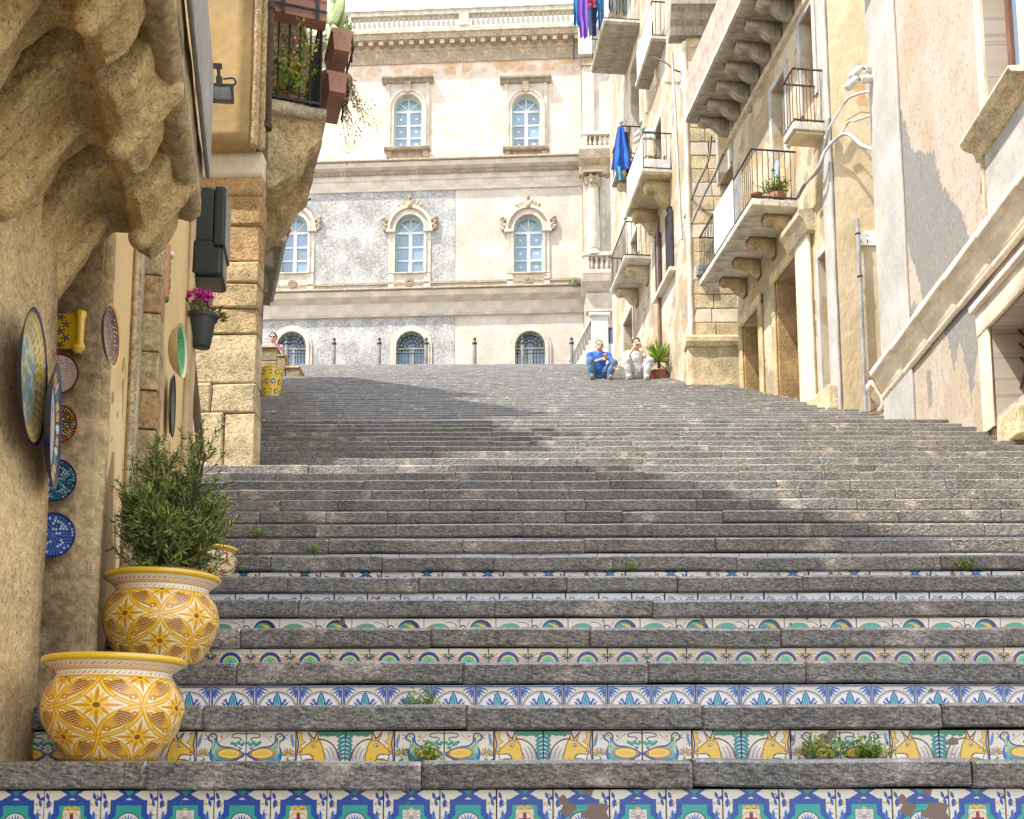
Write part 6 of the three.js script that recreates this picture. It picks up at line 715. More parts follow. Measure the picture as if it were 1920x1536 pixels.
// ---- third house with the big stone pilaster
const houseC = thing('plastered_house', 'tall narrow house with a large stone corner pilaster and small balconies', 'house');
let balC = [];
{
  const g = FCw.put(sub('wall', houseC)), L = FCw.len, S = (px, py, o) => FCw.s(px, py, o), Y = (px, py, o) => FCw.y(px, py, o), Hroof = 24;
  const ops = [[1215, 1232, 60, 190], [1186, 1204, 105, 260], [1228, 1246, 235, 330], [1186, 1200, 440, 490], [1172, 1190, 590, 690], [1214, 1236, 80, 190]].slice(0, 5).map(([a, b, t, bt]) => ({ a: S(a, (t + bt) / 2), b: S(b, (t + bt) / 2), t: Y((a + b) / 2, t), y: Y((a + b) / 2, bt) }));
  mesh('plaster_face', plate(rect(0, L, 8, Hroof), ops.map((w) => rect(w.a, w.b, w.y, w.t)), -0.4, 0), mat([0.49, 0.465, 0.43], TX.weather, TX.roughB, 0.004), g, 3.7); mesh('backing', box(0, L, 8, Hroof, -4, -0.7), M.darkRoom, g); mesh('roof_edge', box(0, L, Hroof, Hroof + 0.2, -4, 0.4), M.trimPale, g, 1);
  for (const w of ops) { const o = FCw.put(sub('window', houseC)); mesh('surround', [box(w.a - 0.12, w.a, w.y, w.t + 0.12, 0, 0.05), box(w.b, w.b + 0.12, w.y, w.t + 0.12, 0, 0.05), box(w.a, w.b, w.t, w.t + 0.12, 0, 0.05)], M.trimPale, o, 1); mesh('shutter', box(w.a, w.b, w.y, w.t, -0.3, -0.24), mat([0.35, 0.33, 0.3], TX.grain), o, 1); }
  const defs = [[1202, 40, 1131, 128, 1.05, 0.14, M.concrete], [1251, 70, 1226, 158, 0.38, 0.13, M.concrete], [1262, 320, 1207, 398, 0.75, 0.12, M.trim], [1222, 482, 1174, 545, 0.72, 0.12, M.concretePale], [1212, 300, 1160, 346, 0.7, 0.1, M.concrete]];
  defs.forEach(([px, py, po, pyf, z, th, m], i) => {
    const [sn, y] = FCw.loc(px, py), t = FCw.loc(po, pyf, z); let sf = sn; for (let q = 0; q < 4; q += 0.05) { const w = FCw.world(sn - q, y, z), p = project(w.x, w.y, -w.z); if (p[1] > pyf) { sf = sn - q; break; } } if (sf === sn) sf = sn - 1.6;
    const o = FCw.put(sub('balcony', houseC)); balC.push({ sf, sn, y, z }); mesh('floor_slab', rbox(sf, sn, y - th, y, 0.002, z, 0.015), m, o, 1); mesh('slab_edge', [box(sn + 0.001, sn + 0.02, y - 0.07, y + 0.01, 0, z), box(sf, sn, y - 0.07, y + 0.01, z + 0.001, z + 0.02)], M.concretePale, o, 1);
    if (i >= 2) for (const f of [0.1, 0.75]) mesh('bracket', jitter(bracketGeo(sf + (sn - sf) * f, sf + (sn - sf) * f + 0.26, y - th - 0.002, z * 0.85, i === 2 ? 0.75 : 0.5), 0.008, 5, i), i === 2 ? M.carvedPale : M.trim, o, 1);
    railing(sf, sn, 0, z, y, 1.0, M.iron, o, 0.13); if (i === 2 || i === 1) mesh('pale_screen', box(sf + 0.1, sn - 0.05, y + 0.05, y + 0.95, z - 0.02, z - 0.014), mat([0.72, 0.72, 0.74], TX.streak), o, 1); if (i > 1) mesh('railing_knob', new THREE.SphereGeometry(0.06, 14, 10).translate(sn - 0.02, y + 1.1, z - 0.03), mat([0.16, 0.42, 0.36], null, null, 0, 0.4), o, 1);
  });
  // purple shutters
  const a = S(1243, 470), b = S(1266, 470), y0 = Y(1254, 528), y1 = Y(1254, 410), w = FCw.put(sub('shuttered_window', houseC)); for (const [x0, x1, r] of [[a - 0.5, a - 0.02, 0], [b - 0.6, b, 0]]) { const sl = []; for (let y = y0 + 0.06; y < y1 - 0.05; y += 0.075) sl.push(box(x0 + 0.05, x1 - 0.05, y, y + 0.05, 0.03, 0.07)); sl.push(box(x0, x0 + 0.06, y0, y1, 0.03, 0.08), box(x1 - 0.06, x1, y0, y1, 0.03, 0.08), box(x0, x1, y0, y0 + 0.07, 0.03, 0.08), box(x0, x1, y1 - 0.07, y1, 0.03, 0.08), box(x0, x1, (y0 + y1) / 2 - 0.03, (y0 + y1) / 2 + 0.03, 0.03, 0.08)); const m = mesh('shutter', sl, M.purpleShutter, w, 1); } mesh('sill', box(a - 0.55, b + 0.1, y0 - 0.1, y0, 0, 0.16), M.trimPale, w, 1);
  // stone pilaster corner facing the viewer
  const z = FCz.put(sub('corner_pilaster', houseC)), ZL = FCz.len, yb = FCz.y(1330, 640), yt = FCz.y(1290, 72); const rowsN = 22; for (let i = 0; i < rowsN; i++) { const y0 = yb + 0.1 + (yt - yb) * i / rowsN, h = (yt - yb) / rowsN, c = 0.35 + 0.3 * hash(i, 1, 61); for (const [x0, x1] of [[0, ZL * c], [ZL * c, ZL]]) mesh('stone_block', jitter(new RoundedBoxGeometry(x1 - x0 - 0.012, h - 0.014, 0.24, 2, 0.02).translate((x0 + x1) / 2, y0 + h / 2, -0.12), 0.02, 4, i * 2), [M.tuffPale, M.trimPale, M.tuffPale][i % 3], z, 0.9); } mesh('backing', box(0.05, ZL + 3, 6, Hroof - 0.1, -3, -0.14), M.mortar, z, 1);
  mesh('base_moulding', prism([[-0.1, yb - 0.22], [0.22, yb - 0.22], [0.3, yb - 0.12], [0.3, yb - 0.02], [0.2, yb + 0.06], [0.05, yb + 0.1], [-0.1, yb + 0.1]], -0.22, ZL + 0.05), M.tuffPale, z, 0.9); mesh('plinth', jitter(new THREE.BoxGeometry(ZL + 0.3, 3, 0.4, 10, 20, 3).translate(ZL / 2 - 0.02, yb - 1.72, 0), 0.03, 2.5, 3), M.tuffPale, z, 0.9); mesh('capital_cornice', [prism([[-0.2, yt], [0.1, yt], [0.14, yt + 0.2], [0.26, yt + 0.3], [0.32, yt + 0.45], [0.46, yt + 0.55], [0.46, yt + 0.72], [-0.2, yt + 0.8]], -0.4, ZL)], M.concrete, z, 1); mesh('upper_wall', box(0, ZL, yt + 0.8, Hroof, -0.14, 0), M.tuffMid, z, 1); mesh('fluted_edge', new THREE.CylinderGeometry(0.07, 0.07, yt - yb - 0.2, 10).translate(-0.03, (yt + yb) / 2, -0.03), M.trimPale, z, 1);
}
// ---------------------------------------------------------------- people
function bodyGeo(caps, lo, hi, res, k = 0.03, extra) { return sdfGeo((x, y, z) => { let d = 9; const p = [x, y, z]; for (const [a, b, ra, rb] of caps) d = smin(d, capsule(p, a, b, ra, rb), k); return extra ? extra(d, x, y, z) : d; }, lo, hi, res, 120000); }
function handGeo(w, dir, pal, s = 1) { // palm and five bent fingers
  const d = dir.clone().normalize(), n = pal.clone().addScaledVector(d, -pal.dot(d)).normalize(), u = d.clone().cross(n).normalize(), c = []; const P = (a, b, e) => w.clone().addScaledVector(d, a * s).addScaledVector(u, b * s).addScaledVector(n, e * s);
  c.push([P(0, 0, 0), P(0.04, 0.012, 0), 0.02 * s, 0.019 * s], [P(0.02, -0.022, 0), P(0.08, -0.024, 0), 0.015 * s, 0.012 * s], [P(0.02, 0.02, 0), P(0.08, 0.024, 0), 0.016 * s, 0.012 * s]);
  [[-0.03, 0.055], [-0.011, 0.068], [0.009, 0.072], [0.028, 0.064]].forEach(([b, l]) => { const k1 = P(0.085, b, 0), k2 = P(0.085 + l * 0.45, b * 1.05, l * 0.2), k3 = P(0.085 + l * 0.62, b * 1.05, l * 0.62); c.push([k1, k2, 0.0095 * s, 0.0085 * s], [k2, k3, 0.0085 * s, 0.0075 * s]); });
  const t1 = P(0.02, 0.03, 0.005), t2 = P(0.055, 0.052, 0.02), t3 = P(0.085, 0.048, 0.038); c.push([t1, t2, 0.012 * s, 0.0105 * s], [t2, t3, 0.0105 * s, 0.009 * s]);
  const bb = new THREE.Box3(); c.forEach(([a, b]) => bb.expandByPoint(a).expandByPoint(b)); bb.expandByScalar(0.035); return bodyGeo(c, bb.min, bb.max, 44, 0.006);
}
function person(label, pos, turn, J, look) {
  const t = thing('person', label, 'person', pos, turn); t.scale.setScalar(1.2); const b = (a, c, ra, rb) => [a, c, ra, rb];
  const { head, neck, chest, hip, sh, el, wr, kn, an } = J, mid = chest.clone().lerp(hip, 0.5), allow = (v, e) => v.clone().addScalar(e);
  // skin: one continuous body
  const caps = [b(neck, head, 0.055, 0.06), b(chest, mid, 0.115, 0.1), b(mid, hip, 0.1, 0.115)]; for (const i of [0, 1]) caps.push(b(chest.clone().add(V(0, 0.08, 0)), sh[i], 0.075, 0.052), b(sh[i], el[i], 0.048, 0.038), b(el[i], wr[i], 0.036, 0.025)); if (kn) for (const i of [0, 1]) { const h = hip.clone().add(V(i ? 0.09 : -0.09, 0, 0.02)); caps.push(b(h, kn[i], 0.08, 0.055), b(kn[i], an[i], 0.052, 0.035)); }
  const bb = new THREE.Box3(); caps.forEach(([a, c]) => bb.expandByPoint(a).expandByPoint(c)); bb.expandByScalar(0.2); const skinG = [bodyGeo(caps, bb.min, bb.max, 84, 0.03)];
  // head on a grid of its own
  const hx = (x, y, z) => { const q = V(x, y, z).sub(head).applyAxisAngle(V(0, 1, 0), -look[0]).applyAxisAngle(V(1, 0, 0), -look[1]); return q; };
  const ell = (q, c, r) => (Math.hypot((q.x - c[0]) / r[0], (q.y - c[1]) / r[1], (q.z - c[2]) / r[2]) - 1) * Math.min(...r);
  skinG.push(sdfGeo((x, y, z) => { const q = hx(x, y, z); let d = ell(q, [0, 0.03, -0.01], [0.078, 0.1, 0.096]); d = smin(d, ell(q, [0, -0.05, 0.025], [0.058, 0.066, 0.064]), 0.03); d = smin(d, capsule([q.x, q.y, q.z], V(0, 0.015, 0.088), V(0, -0.022, 0.104), 0.009, 0.014), 0.012); for (const m of [-1, 1]) { d = smin(d, ell(q, [m * 0.08, 0, -0.005], [0.011, 0.032, 0.02]), 0.008); d = Math.max(d, -ell(q, [m * 0.031, 0.012, 0.1], [0.02, 0.012, 0.016])); } d = smin(d, capsule([q.x, q.y, q.z], V(-0.04, 0.032, 0.076), V(0.04, 0.032, 0.076), 0.013, 0.013), 0.014); d = smin(d, ell(q, [0, -0.058, 0.083], [0.026, 0.011, 0.012]), 0.008); return d; }, head.clone().addScalar(-0.17), head.clone().addScalar(0.17), 56));
  for (const i of [0, 1]) if (J.hand) skinG.push(handGeo(wr[i], J.hand[i][0], J.hand[i][1]));
  mesh('body', skinG, J.skin, t, 'keep');
  const onHead = (v) => v.clone().applyAxisAngle(V(1, 0, 0), look[1]).applyAxisAngle(V(0, 1, 0), look[0]).add(head);
  for (const m of [-1, 1]) { const e = mesh('eye', new THREE.SphereGeometry(0.0125, 12, 8), M.blackPlastic, t); e.position.copy(onHead(V(m * 0.031, 0.012, 0.079))); }
  // hair
  mesh('hair', sdfGeo((x, y, z) => { const q = hx(x, y, z); let d = ell(q, [0, 0.034, -0.012], [J.hairR, 0.104 + J.hairR - 0.082, 0.1 + J.hairR - 0.082]); d = Math.max(d, q.z - 0.045 + Math.max(0, 0.05 - q.y) * 0.9 - Math.max(0, q.y - 0.06) * 0.7, J.hairLow - q.y); return d + (n3(x * 60, y * 60, z * 60, 3) - 0.5) * 0.006; }, head.clone().addScalar(-0.2), head.clone().addScalar(0.2), 52), J.hair, t, 'keep');
  if (J.glasses) { const g = mesh('sunglasses', [new THREE.SphereGeometry(0.024, 12, 8).scale(1, 0.8, 0.4).translate(-0.033, 0, 0), new THREE.SphereGeometry(0.024, 12, 8).scale(1, 0.8, 0.4).translate(0.033, 0, 0), box(-0.085, 0.085, 0.008, 0.014, -0.01, 0)], M.blackPlastic, t); g.position.copy(onHead(V(0, 0.014, 0.1))); g.rotation.y = look[0]; }
  // shirt
  const sc = [b(chest.clone().add(V(0, 0.03, 0)), mid, 0.145, 0.135), b(mid, hip.clone().add(V(0, 0.02, 0)), 0.135, 0.145), b(neck.clone().add(V(0, -0.05, 0)), chest, 0.08, 0.13)]; for (const i of [0, 1]) sc.push(b(chest.clone().add(V(0, 0.09, 0)), sh[i], 0.085, 0.068), b(sh[i], sh[i].clone().lerp(el[i], J.sleeve), 0.066, 0.062)); const s2 = new THREE.Box3(); sc.forEach(([a, c]) => s2.expandByPoint(a).expandByPoint(c)); s2.expandByScalar(0.2); mesh('shirt', bodyGeo(sc, s2.min, s2.max, 72, 0.04, (d, x, y, z) => Math.max(d + (n3f(x * 11, y * 11, z * 11, 2) - 0.5) * 0.04, capsule([x, y, z], neck.clone().add(V(0, -0.02, 0.03)), neck.clone().add(V(0, 0.2, 0.03)), 0.062, 0.062) * -1)), J.shirt, t, 'keep');
  if (kn) { const tc = []; for (const i of [0, 1]) { const h = hip.clone().add(V(i ? 0.085 : -0.085, -0.01, 0)); tc.push(b(hip.clone(), h, 0.12, 0.11), b(h, kn[i], 0.105, 0.078), b(kn[i], an[i].clone().add(V(0, 0.03, 0)), 0.076, 0.066)); } const s3 = new THREE.Box3(); tc.forEach(([a, c]) => s3.expandByPoint(a).expandByPoint(c)); s3.expandByScalar(0.18); mesh('trousers', bodyGeo(tc, s3.min, s3.max, 72, 0.035, (d, x, y, z) => d + (n3f(x * 12, y * 12, z * 12, 8) - 0.5) * 0.042), J.trousers, t, 'keep'); for (const i of [0, 1]) mesh('shoe', sdfGeo((x, y, z) => { const p = [x, y, z], a = an[i]; return Math.max(smin(capsule(p, V(a.x, a.y - 0.03, a.z - 0.03), V(a.x * 1.04, a.y - 0.04, a.z + 0.14), 0.045, 0.038), capsule(p, a, V(a.x, a.y - 0.03, a.z), 0.045, 0.045), 0.03), a.y - 0.075 - y); }, V(an[i].x - 0.12, an[i].y - 0.12, an[i].z - 0.14), V(an[i].x + 0.12, an[i].y + 0.1, an[i].z + 0.26), 36), J.shoe, t, 'keep'); }
  return t;
}
const skinM = mat([0.5, 0.3, 0.2], null, null, 0, 0.6), cloth = (c) => mat(c, TX.mottle, TX.fineB, 0.001, 0.9);
const kSeat = 57, seatD = nosD(kSeat) + 0.14, drop = RISE;
{ const x = ray(1124, 690)[0] * seatD; const t = person('person in a blue T-shirt and jeans sitting on the steps eating', [x, nosY(kSeat), -seatD], 0.05, { hip: V(0, 0.11, 0), chest: V(0, 0.42, 0.07), neck: V(0, 0.57, 0.1), head: V(0, 0.69, 0.13), sh: [V(-0.19, 0.5, 0.08), V(0.19, 0.5, 0.08)], el: [V(-0.24, 0.27, 0.2), V(0.27, 0.27, 0.24)], wr: [V(0.02, 0.32, 0.36), V(0.3, 0.16, 0.44)], kn: [V(-0.23, 0.26, 0.38), V(0.25, 0.22, 0.4)], an: [V(-0.2, -drop / 1.2 + 0.08, 0.36), V(0.17, -drop / 1.2 + 0.08, 0.36)], hand: [[V(0.9, 0.2, 0.2), V(0, 0.3, 1)], [V(0.1, -1, 0.15), V(-0.3, 0, 1)]], skin: skinM, hair: mat([0.09, 0.06, 0.045], null, null, 0, 0.8), hairR: 0.08, hairLow: 0.0, sleeve: 0.6, shirt: cloth([0.03, 0.12, 0.5]), trousers: cloth([0.09, 0.17, 0.3]), shoe: cloth([0.3, 0.24, 0.18]) }, [0.05, 0.1]); const f = tag(mesh('sandwich', jitter(new THREE.SphereGeometry(0.045, 16, 12).scale(1.3, 0.8, 1), 0.008, 30, 3), mat([0.6, 0.38, 0.16], TX.mottle)), 'small filled bun held by the person in blue', 'sandwich'); f.position.set(x + 0.12, nosY(kSeat) + 0.456, -seatD + 0.51); }
{ const x = ray(1193, 690)[0] * seatD; person('person in a white shirt and pale trousers sitting with hands at mouth', [x, nosY(kSeat), -seatD], 0, { hip: V(0, 0.11, 0), chest: V(0, 0.43, 0.08), neck: V(0, 0.59, 0.12), head: V(0, 0.72, 0.15), sh: [V(-0.18, 0.52, 0.09), V(0.18, 0.52, 0.09)], el: [V(-0.21, 0.33, 0.36), V(0.23, 0.33, 0.36)], wr: [V(-0.07, 0.58, 0.33), V(0.1, 0.6, 0.33)], kn: [V(-0.22, 0.27, 0.38), V(0.24, 0.27, 0.38)], an: [V(-0.19, -drop / 1.2 + 0.08, 0.36), V(0.17, -drop / 1.2 + 0.08, 0.36)], hand: [[V(0.6, 0.5, -0.1), V(0.3, 0, -1)], [V(-0.7, 0.4, -0.1), V(-0.3, 0, -1)]], skin: skinM, hair: mat([0.035, 0.022, 0.016], null, null, 0, 0.7), hairR: 0.094, hairLow: -0.06, sleeve: 0.55, shirt: cloth([0.72, 0.7, 0.68]), trousers: cloth([0.5, 0.5, 0.53]), shoe: cloth([0.6, 0.6, 0.6]) }, [0.05, 0.05]); const f = tag(mesh('sandwich', jitter(new THREE.BoxGeometry(0.12, 0.05, 0.06, 6, 4, 4), 0.012, 24, 4), mat([0.62, 0.5, 0.36], TX.mottle)), 'wrapped bread roll held at the mouth of the person in white', 'sandwich'); f.position.set(x + 0.018, nosY(kSeat) + 0.79, -seatD + 0.41); }
{ const d = 28.4, p = at(513, 668, d); person('person in a pink top and sunglasses behind the low stone wall', [p.x, p.y - 0.42, -d], 0.1, { hip: V(0, 0.12, 0), chest: V(0, 0.47, 0.02), neck: V(0, 0.63, 0.03), head: V(0, 0.76, 0.05), sh: [V(-0.16, 0.55, 0.02), V(0.16, 0.55, 0.02)], el: [V(-0.2, 0.3, 0.1), V(0.2, 0.3, 0.1)], wr: [V(0.06, 0.36, 0.2), V(-0.06, 0.34, 0.22)], hand: [[V(1, 0.1, 0), V(0, 0, -1)], [V(-1, 0.1, 0), V(0, 0, -1)]], kn: [V(-0.12, 0.1, 0.4), V(0.12, 0.1, 0.4)], an: [V(-0.12, -0.32, 0.42), V(0.12, -0.32, 0.42)], skin: mat([0.56, 0.33, 0.24], null, null, 0, 0.6), hair: mat([0.05, 0.03, 0.022], null, null, 0, 0.8), hairR: 0.09, hairLow: -0.02, glasses: true, sleeve: 0.3, shirt: cloth([0.68, 0.3, 0.46]), trousers: cloth([0.1, 0.12, 0.2]), shoe: cloth([0.2, 0.2, 0.2]) }, [-0.1, 0]); }
// ---------------------------------------------------------------- things around them
{ const d = 25.86, p = at(1223, 706, d), t = thing('drink_can', 'small red drink can on the step beside the person in white', 'can', [p.x, nosY(56), -d]); mesh('can_body', lathe([[0.001, 0], [0.05, 0], [0.055, 0.02], [0.055, 0.16], [0.045, 0.18], [0.001, 0.178]], 24), mat([0.5, 0.02, 0.03], null, null, 0, 0.35, { metalness: 0.3 }), t); }
{ // yucca
  const d = 26.35, p = at(1237, 700, d), y = stairY(d), t = thing('potted_yucca', 'bright green spiky yucca in a terracotta pot by the house wall', 'potted plant', [p.x, y, -d]); const H = 0.3; mesh('terracotta_pot', lathe([[0.001, 0], [0.15, 0], [0.2, H * 0.85], [0.225, H * 0.85], [0.23, H], [0.205, H], [0.19, H * 0.88], [0.001, H * 0.86]], 36), M.terracotta, t); mesh('trunk', lathe([[0.045, H * 0.8], [0.04, H + 0.2], [0.03, H + 0.35]], 10), M.bark, t); const A = new Leaves(), B = new Leaves(); seed = 99; for (let i = 0; i < 95; i++) { const a = rr(0, 6.28), e = rr(-0.15, 1.4), dir = V(Math.cos(a) * Math.cos(e), Math.sin(e), Math.sin(a) * Math.cos(e)), l = rr(0.34, 0.58), o = V(0, H + 0.3 + rr(-0.08, 0.06), 0); const up = V(-dir.x * 0.4, 1, -dir.z * 0.4).normalize(); const m = o.clone().addScaledVector(dir, l * 0.55); (i % 3 ? A : B).leaf(o, dir, up, l * 0.95, 0.055); const d2 = dir.clone().add(V(0, -0.35, 0)).normalize(); (i % 3 ? A : B).leaf(m, d2, up, l * 0.5, 0.04); } mesh('leaves', A.geo(), mat([0.3, 0.42, 0.05], null, null, 0, 0.55, { side: 2 }), t, 'keep').userData.kind = 'stuff'; mesh('leaves', B.geo(), mat([0.14, 0.26, 0.04], null, null, 0, 0.55, { side: 2 }), t, 'keep').userData.kind = 'stuff'; }
{ // yellow majolica barrel
  const k = 43, d = nosD(k) + 0.2, p = at(510, 738, d), H = at(510, 693, d).y - nosY(k), t = thing('majolica_barrel', 'yellow tub with green and blue pattern at the left edge of the steps', 'tub', [p.x, nosY(k), -d]); const tx = canvasTex(512, 256, (c, w, h) => { c.fillStyle = '#e0b42a'; c.fillRect(0, 0, w, h); for (let i = 0; i < 9; i++) for (let j = 0; j < 3; j++) { const x = i * 57 + (j % 2) * 28, y = 45 + j * 80; c.fillStyle = ['#1f6f74', '#2d5f9a', '#2f8a55', '#8a3b1e'][(i * 2 + j) % 4]; c.beginPath(); c.ellipse(x, y, 19, 24, 0.4, 0, 7); c.fill(); c.fillStyle = '#e8cf6a'; c.beginPath(); c.ellipse(x + 3, y, 8, 11, 0.4, 0, 7); c.fill(); } c.fillStyle = '#d39a1c'; c.fillRect(0, 0, w, 14); }); mesh('glazed_body', lathe(latheArc([[0.15, 0], [0.16, 0.02], [0.2, H * 0.6], [0.215, H]], 20), 40), new THREE.MeshPhysicalMaterial({ map: tx, roughness: 0.3, clearcoat: 0.4 }), t, 'keep'); mesh('rim', new THREE.TorusGeometry(0.21, 0.012, 8, 36).rotateX(1.5708).translate(0, H, 0), glazeYellow, t); mesh('soil', lathe([[0.001, H * 0.93], [0.2, H * 0.92]], 20), M.soil, t); }
{ // low stone wall at the head of the left edge
  const d = 27.2, F = frame(-9, d, 0, d), t = thing('low_stone_wall', 'low brown stone wall stepping down at the left edge of the stairs', 'wall'); const g = F.put(sub('masonry', t)); const st = [[430, 520, 652, 712], [520, 536, 668, 712], [536, 564, 690, 712]]; st.forEach(([a, b, y0, y1], i) => { const s0 = F.s(a, 690), s1 = F.s(b, 690), yt = F.y(500, y0), yb = Math.min(F.y(500, y1), stairY(d)) - 0.5; const n = Math.max(1, Math.round((s1 - s0) / 0.5)), m = Math.max(1, Math.round((yt - yb) / 0.35)); for (let q = 0; q < n; q++) for (let r = 0; r < m; r++) mesh('stone_block', jitter(new RoundedBoxGeometry((s1 - s0) / n - 0.01, (yt - yb) / m - 0.01, 0.5, 2, 0.03).translate(s0 + (s1 - s0) * (q + 0.5) / n, yb + (yt - yb) * (r + 0.5) / m, -0.25), 0.02, 4, i * 9 + q), mat([0.42, 0.34, 0.22], TX.rough, TX.roughB, 0.01), g, 0.9); mesh('coping', jitter(new THREE.BoxGeometry(s1 - s0, 0.05, 0.54, 6, 1, 2).translate((s0 + s1) / 2, yt + 0.025, -0.25), 0.008, 4, 3), M.render, g, 0.9); }); }
// ---------------------------------------------------------------- flower boxes and plants on the left balcony
{ const put = (name, label, cat, s, y, z, group) => { const t = thing(name, label, cat, FX.world(s, y, z).toArray(), FX.turn, group); return t; }; const leafA = mat([0.3, 0.36, 0.06], null, null, 0, 0.6, { side: 2 }), leafB = mat([0.12, 0.2, 0.05], null, null, 0, 0.6, { side: 2 });
  const boxPl = (t, l, turn) => { const g = []; const pr = [[-0.1, 0.2], [0.1, 0.2], [0.1, 0.17], [0.085, 0.16], [0.07, 0], [-0.07, 0], [-0.085, 0.16], [-0.1, 0.17]]; const m = mesh('planter_box', prism(pr, -l / 2, l / 2), M.planter, t); const so = mesh('soil', box(-l / 2 + 0.02, l / 2 - 0.02, 0.19, 0.203, -0.08, 0.08), M.soil, t); for (const o of [m, so]) o.rotation.y = turn; const b = mesh('planter_bracket', [box(-l * 0.3, -l * 0.3 + 0.03, -0.02, 0.21, 0.1, 0.112), box(l * 0.3, l * 0.3 + 0.03, -0.02, 0.21, 0.1, 0.112), box(-l / 2, l / 2, 0.05, 0.07, 0.1, 0.112)], M.iron, t); b.rotation.y = turn; };
  const tuft = (t, n, r, h, len, w, ms, y0 = 0.2, spread = 0.8) => { const L = ms.map(() => new Leaves()); for (let i = 0; i < n; i++) { const o = V(rr(-r, r), y0, rr(-0.07, 0.07)); sprig(L, null, o, V(rr(-spread, spread), 1, rr(-spread, spread)), h * rr(0.5, 1.1), 12, len, w); } L.forEach((l, i) => mesh('leaves', l.geo(), ms[i], t, 'keep').userData.kind = 'stuff'); };
  seed = 31; const y = balTop;
  let t = put('planter', 'long rose brown planter on the railing end facing the steps', 'planter', balS0 - 0.03, y + 0.78, 0.3, 'planters on the flower balcony'); boxPl(t, 0.5, Math.PI / 2 * -1); tuft(t, 10, 0.12, 0.1, 0.03, 0.02, [mat([0.4, 0.32, 0.16], null, null, 0, 0.8, { side: 2 })]);
  t = put('planter', 'rose brown planter hooked outside the balcony, highest of the outer ones', 'planter', balS0 + 0.2, y + 0.58, balO + 0.12, 'planters on the flower balcony'); boxPl(t, 0.5, 0); t.rotation.z = 0.06; tuft(t, 16, 0.2, 0.16, 0.035, 0.018, [leafA, leafB]);
  t = put('planter', 'rose brown planter hung below the others outside the balcony, trailing dry plants', 'planter', balS0 + 0.3, y + 0.22, balO + 0.1, 'planters on the flower balcony'); boxPl(t, 0.5, 0); { const L = new Leaves(), L2 = new Leaves(); for (let i = 0; i < 30; i++) sprig([L, L2], null, V(rr(-0.25, 0.25), 0.2, 0.12), V(rr(-0.3, 0.3), -0.9, rr(0, 0.5)), rr(0.25, 0.6), 18, 0.035, 0.014); mesh('trailing_stems', L.geo(), mat([0.34, 0.3, 0.12], null, null, 0, 0.8, { side: 2 }), t, 'keep').userData.kind = 'stuff'; mesh('trailing_stems', L2.geo(), mat([0.2, 0.24, 0.08], null, null, 0, 0.8, { side: 2 }), t, 'keep').userData.kind = 'stuff'; }
  t = put('balcony_plant', 'yellow green leafy plant growing behind the balcony bars', 'plant', balS0 + 0.22, y, 0.25); mesh('pot', lathe([[0.001, 0], [0.09, 0], [0.12, 0.16], [0.001, 0.15]], 24), M.terracotta, t); tuft(t, 60, 0.24, 0.6, 0.06, 0.03, [leafA, leafB, mat([0.5, 0.46, 0.06], null, null, 0, 0.6, { side: 2 })], 0.14, 0.5); { const P = new Leaves(); for (let i = 0; i < 14; i++) { const c = V(rr(-0.2, 0.1), rr(0.45, 0.75), rr(-0.2, 0.2)); for (let q = 0; q < 6; q++) P.leaf(c, rdir(), rdir(), 0.03, 0.025); } mesh('blossoms', P.geo(), mat([0.5, 0.03, 0.2], null, null, 0, 0.6, { side: 2 }), t, 'keep').userData.kind = 'stuff'; }
  // prickly pear
  t = put('prickly_pear', 'pale green prickly pear cactus rising above the flower balcony', 'cactus', balS0 + 0.62, y + 0.5, balO + 0.16); mesh('pot', lathe([[0.001, 0], [0.12, 0], [0.16, 0.24], [0.001, 0.22]], 24), M.terracotta, t); const cm = mat([0.34, 0.42, 0.18], TX.mottle, TX.fineB, 0.003, 0.7); const padG = new THREE.SphereGeometry(1, 18, 14); const pad = (x, y2, z, h, a, tw) => { const m = mesh('cactus_pad', padG.clone(), cm, t, 'keep'); m.scale.set(h * 0.33, h * 0.5, h * 0.1); m.position.set(x, y2, z); m.rotation.set(0, tw, a); }; for (const [x, y2, z, h, a, tw] of [[0, 0.38, 0, 0.4, 0, 0.3], [-0.08, 0.62, 0, 0.34, 0.3, 1.2], [0.1, 0.65, 0, 0.36, -0.35, 0.2], [-0.14, 0.86, 0, 0.3, 0.2, 0.4], [0.03, 0.86, 0.02, 0.28, 0.1, 1.4], [0.22, 0.86, 0, 0.3, -0.4, 0.6], [-0.1, 1.08, 0, 0.28, -0.1, 0.9], [0.1, 1.08, 0, 0.3, 0.2, 0.2], [0.27, 1.1, 0.02, 0.3, -0.15, 0.9], [0.02, 1.3, 0, 0.26, 0.2, 0.5], [-0.2, 1.28, 0, 0.24, 0.3, 0.9], [0.3, 1.34, 0, 0.24, -0.3, 0.3], [0.14, 1.4, 0.05, 0.22, -0.1, 1.2]]) pad(x, y2, z, h, a, tw);
  // terracotta bowl on the lower balcony
  const P = at(515, 425, 10.4); t = thing('terracotta_bowl', 'terracotta bowl standing on the lower grey balcony', 'pot', [P.x - 0.02, at(540, 440, 10.2).y, -10.45]); mesh('bowl', lathe([[0.001, 0], [0.09, 0], [0.15, 0.1], [0.17, 0.19], [0.18, 0.2], [0.165, 0.2], [0.001, 0.17]], 32), M.terracotta, t); mesh('dead_stem', tube([V(0, 0.17, 0), V(0.03, 0.3, 0.02), V(0.2, 0.38, 0.05), V(0.4, 0.47, 0.1)], 0.008, 16, 5), M.bark, t);
}
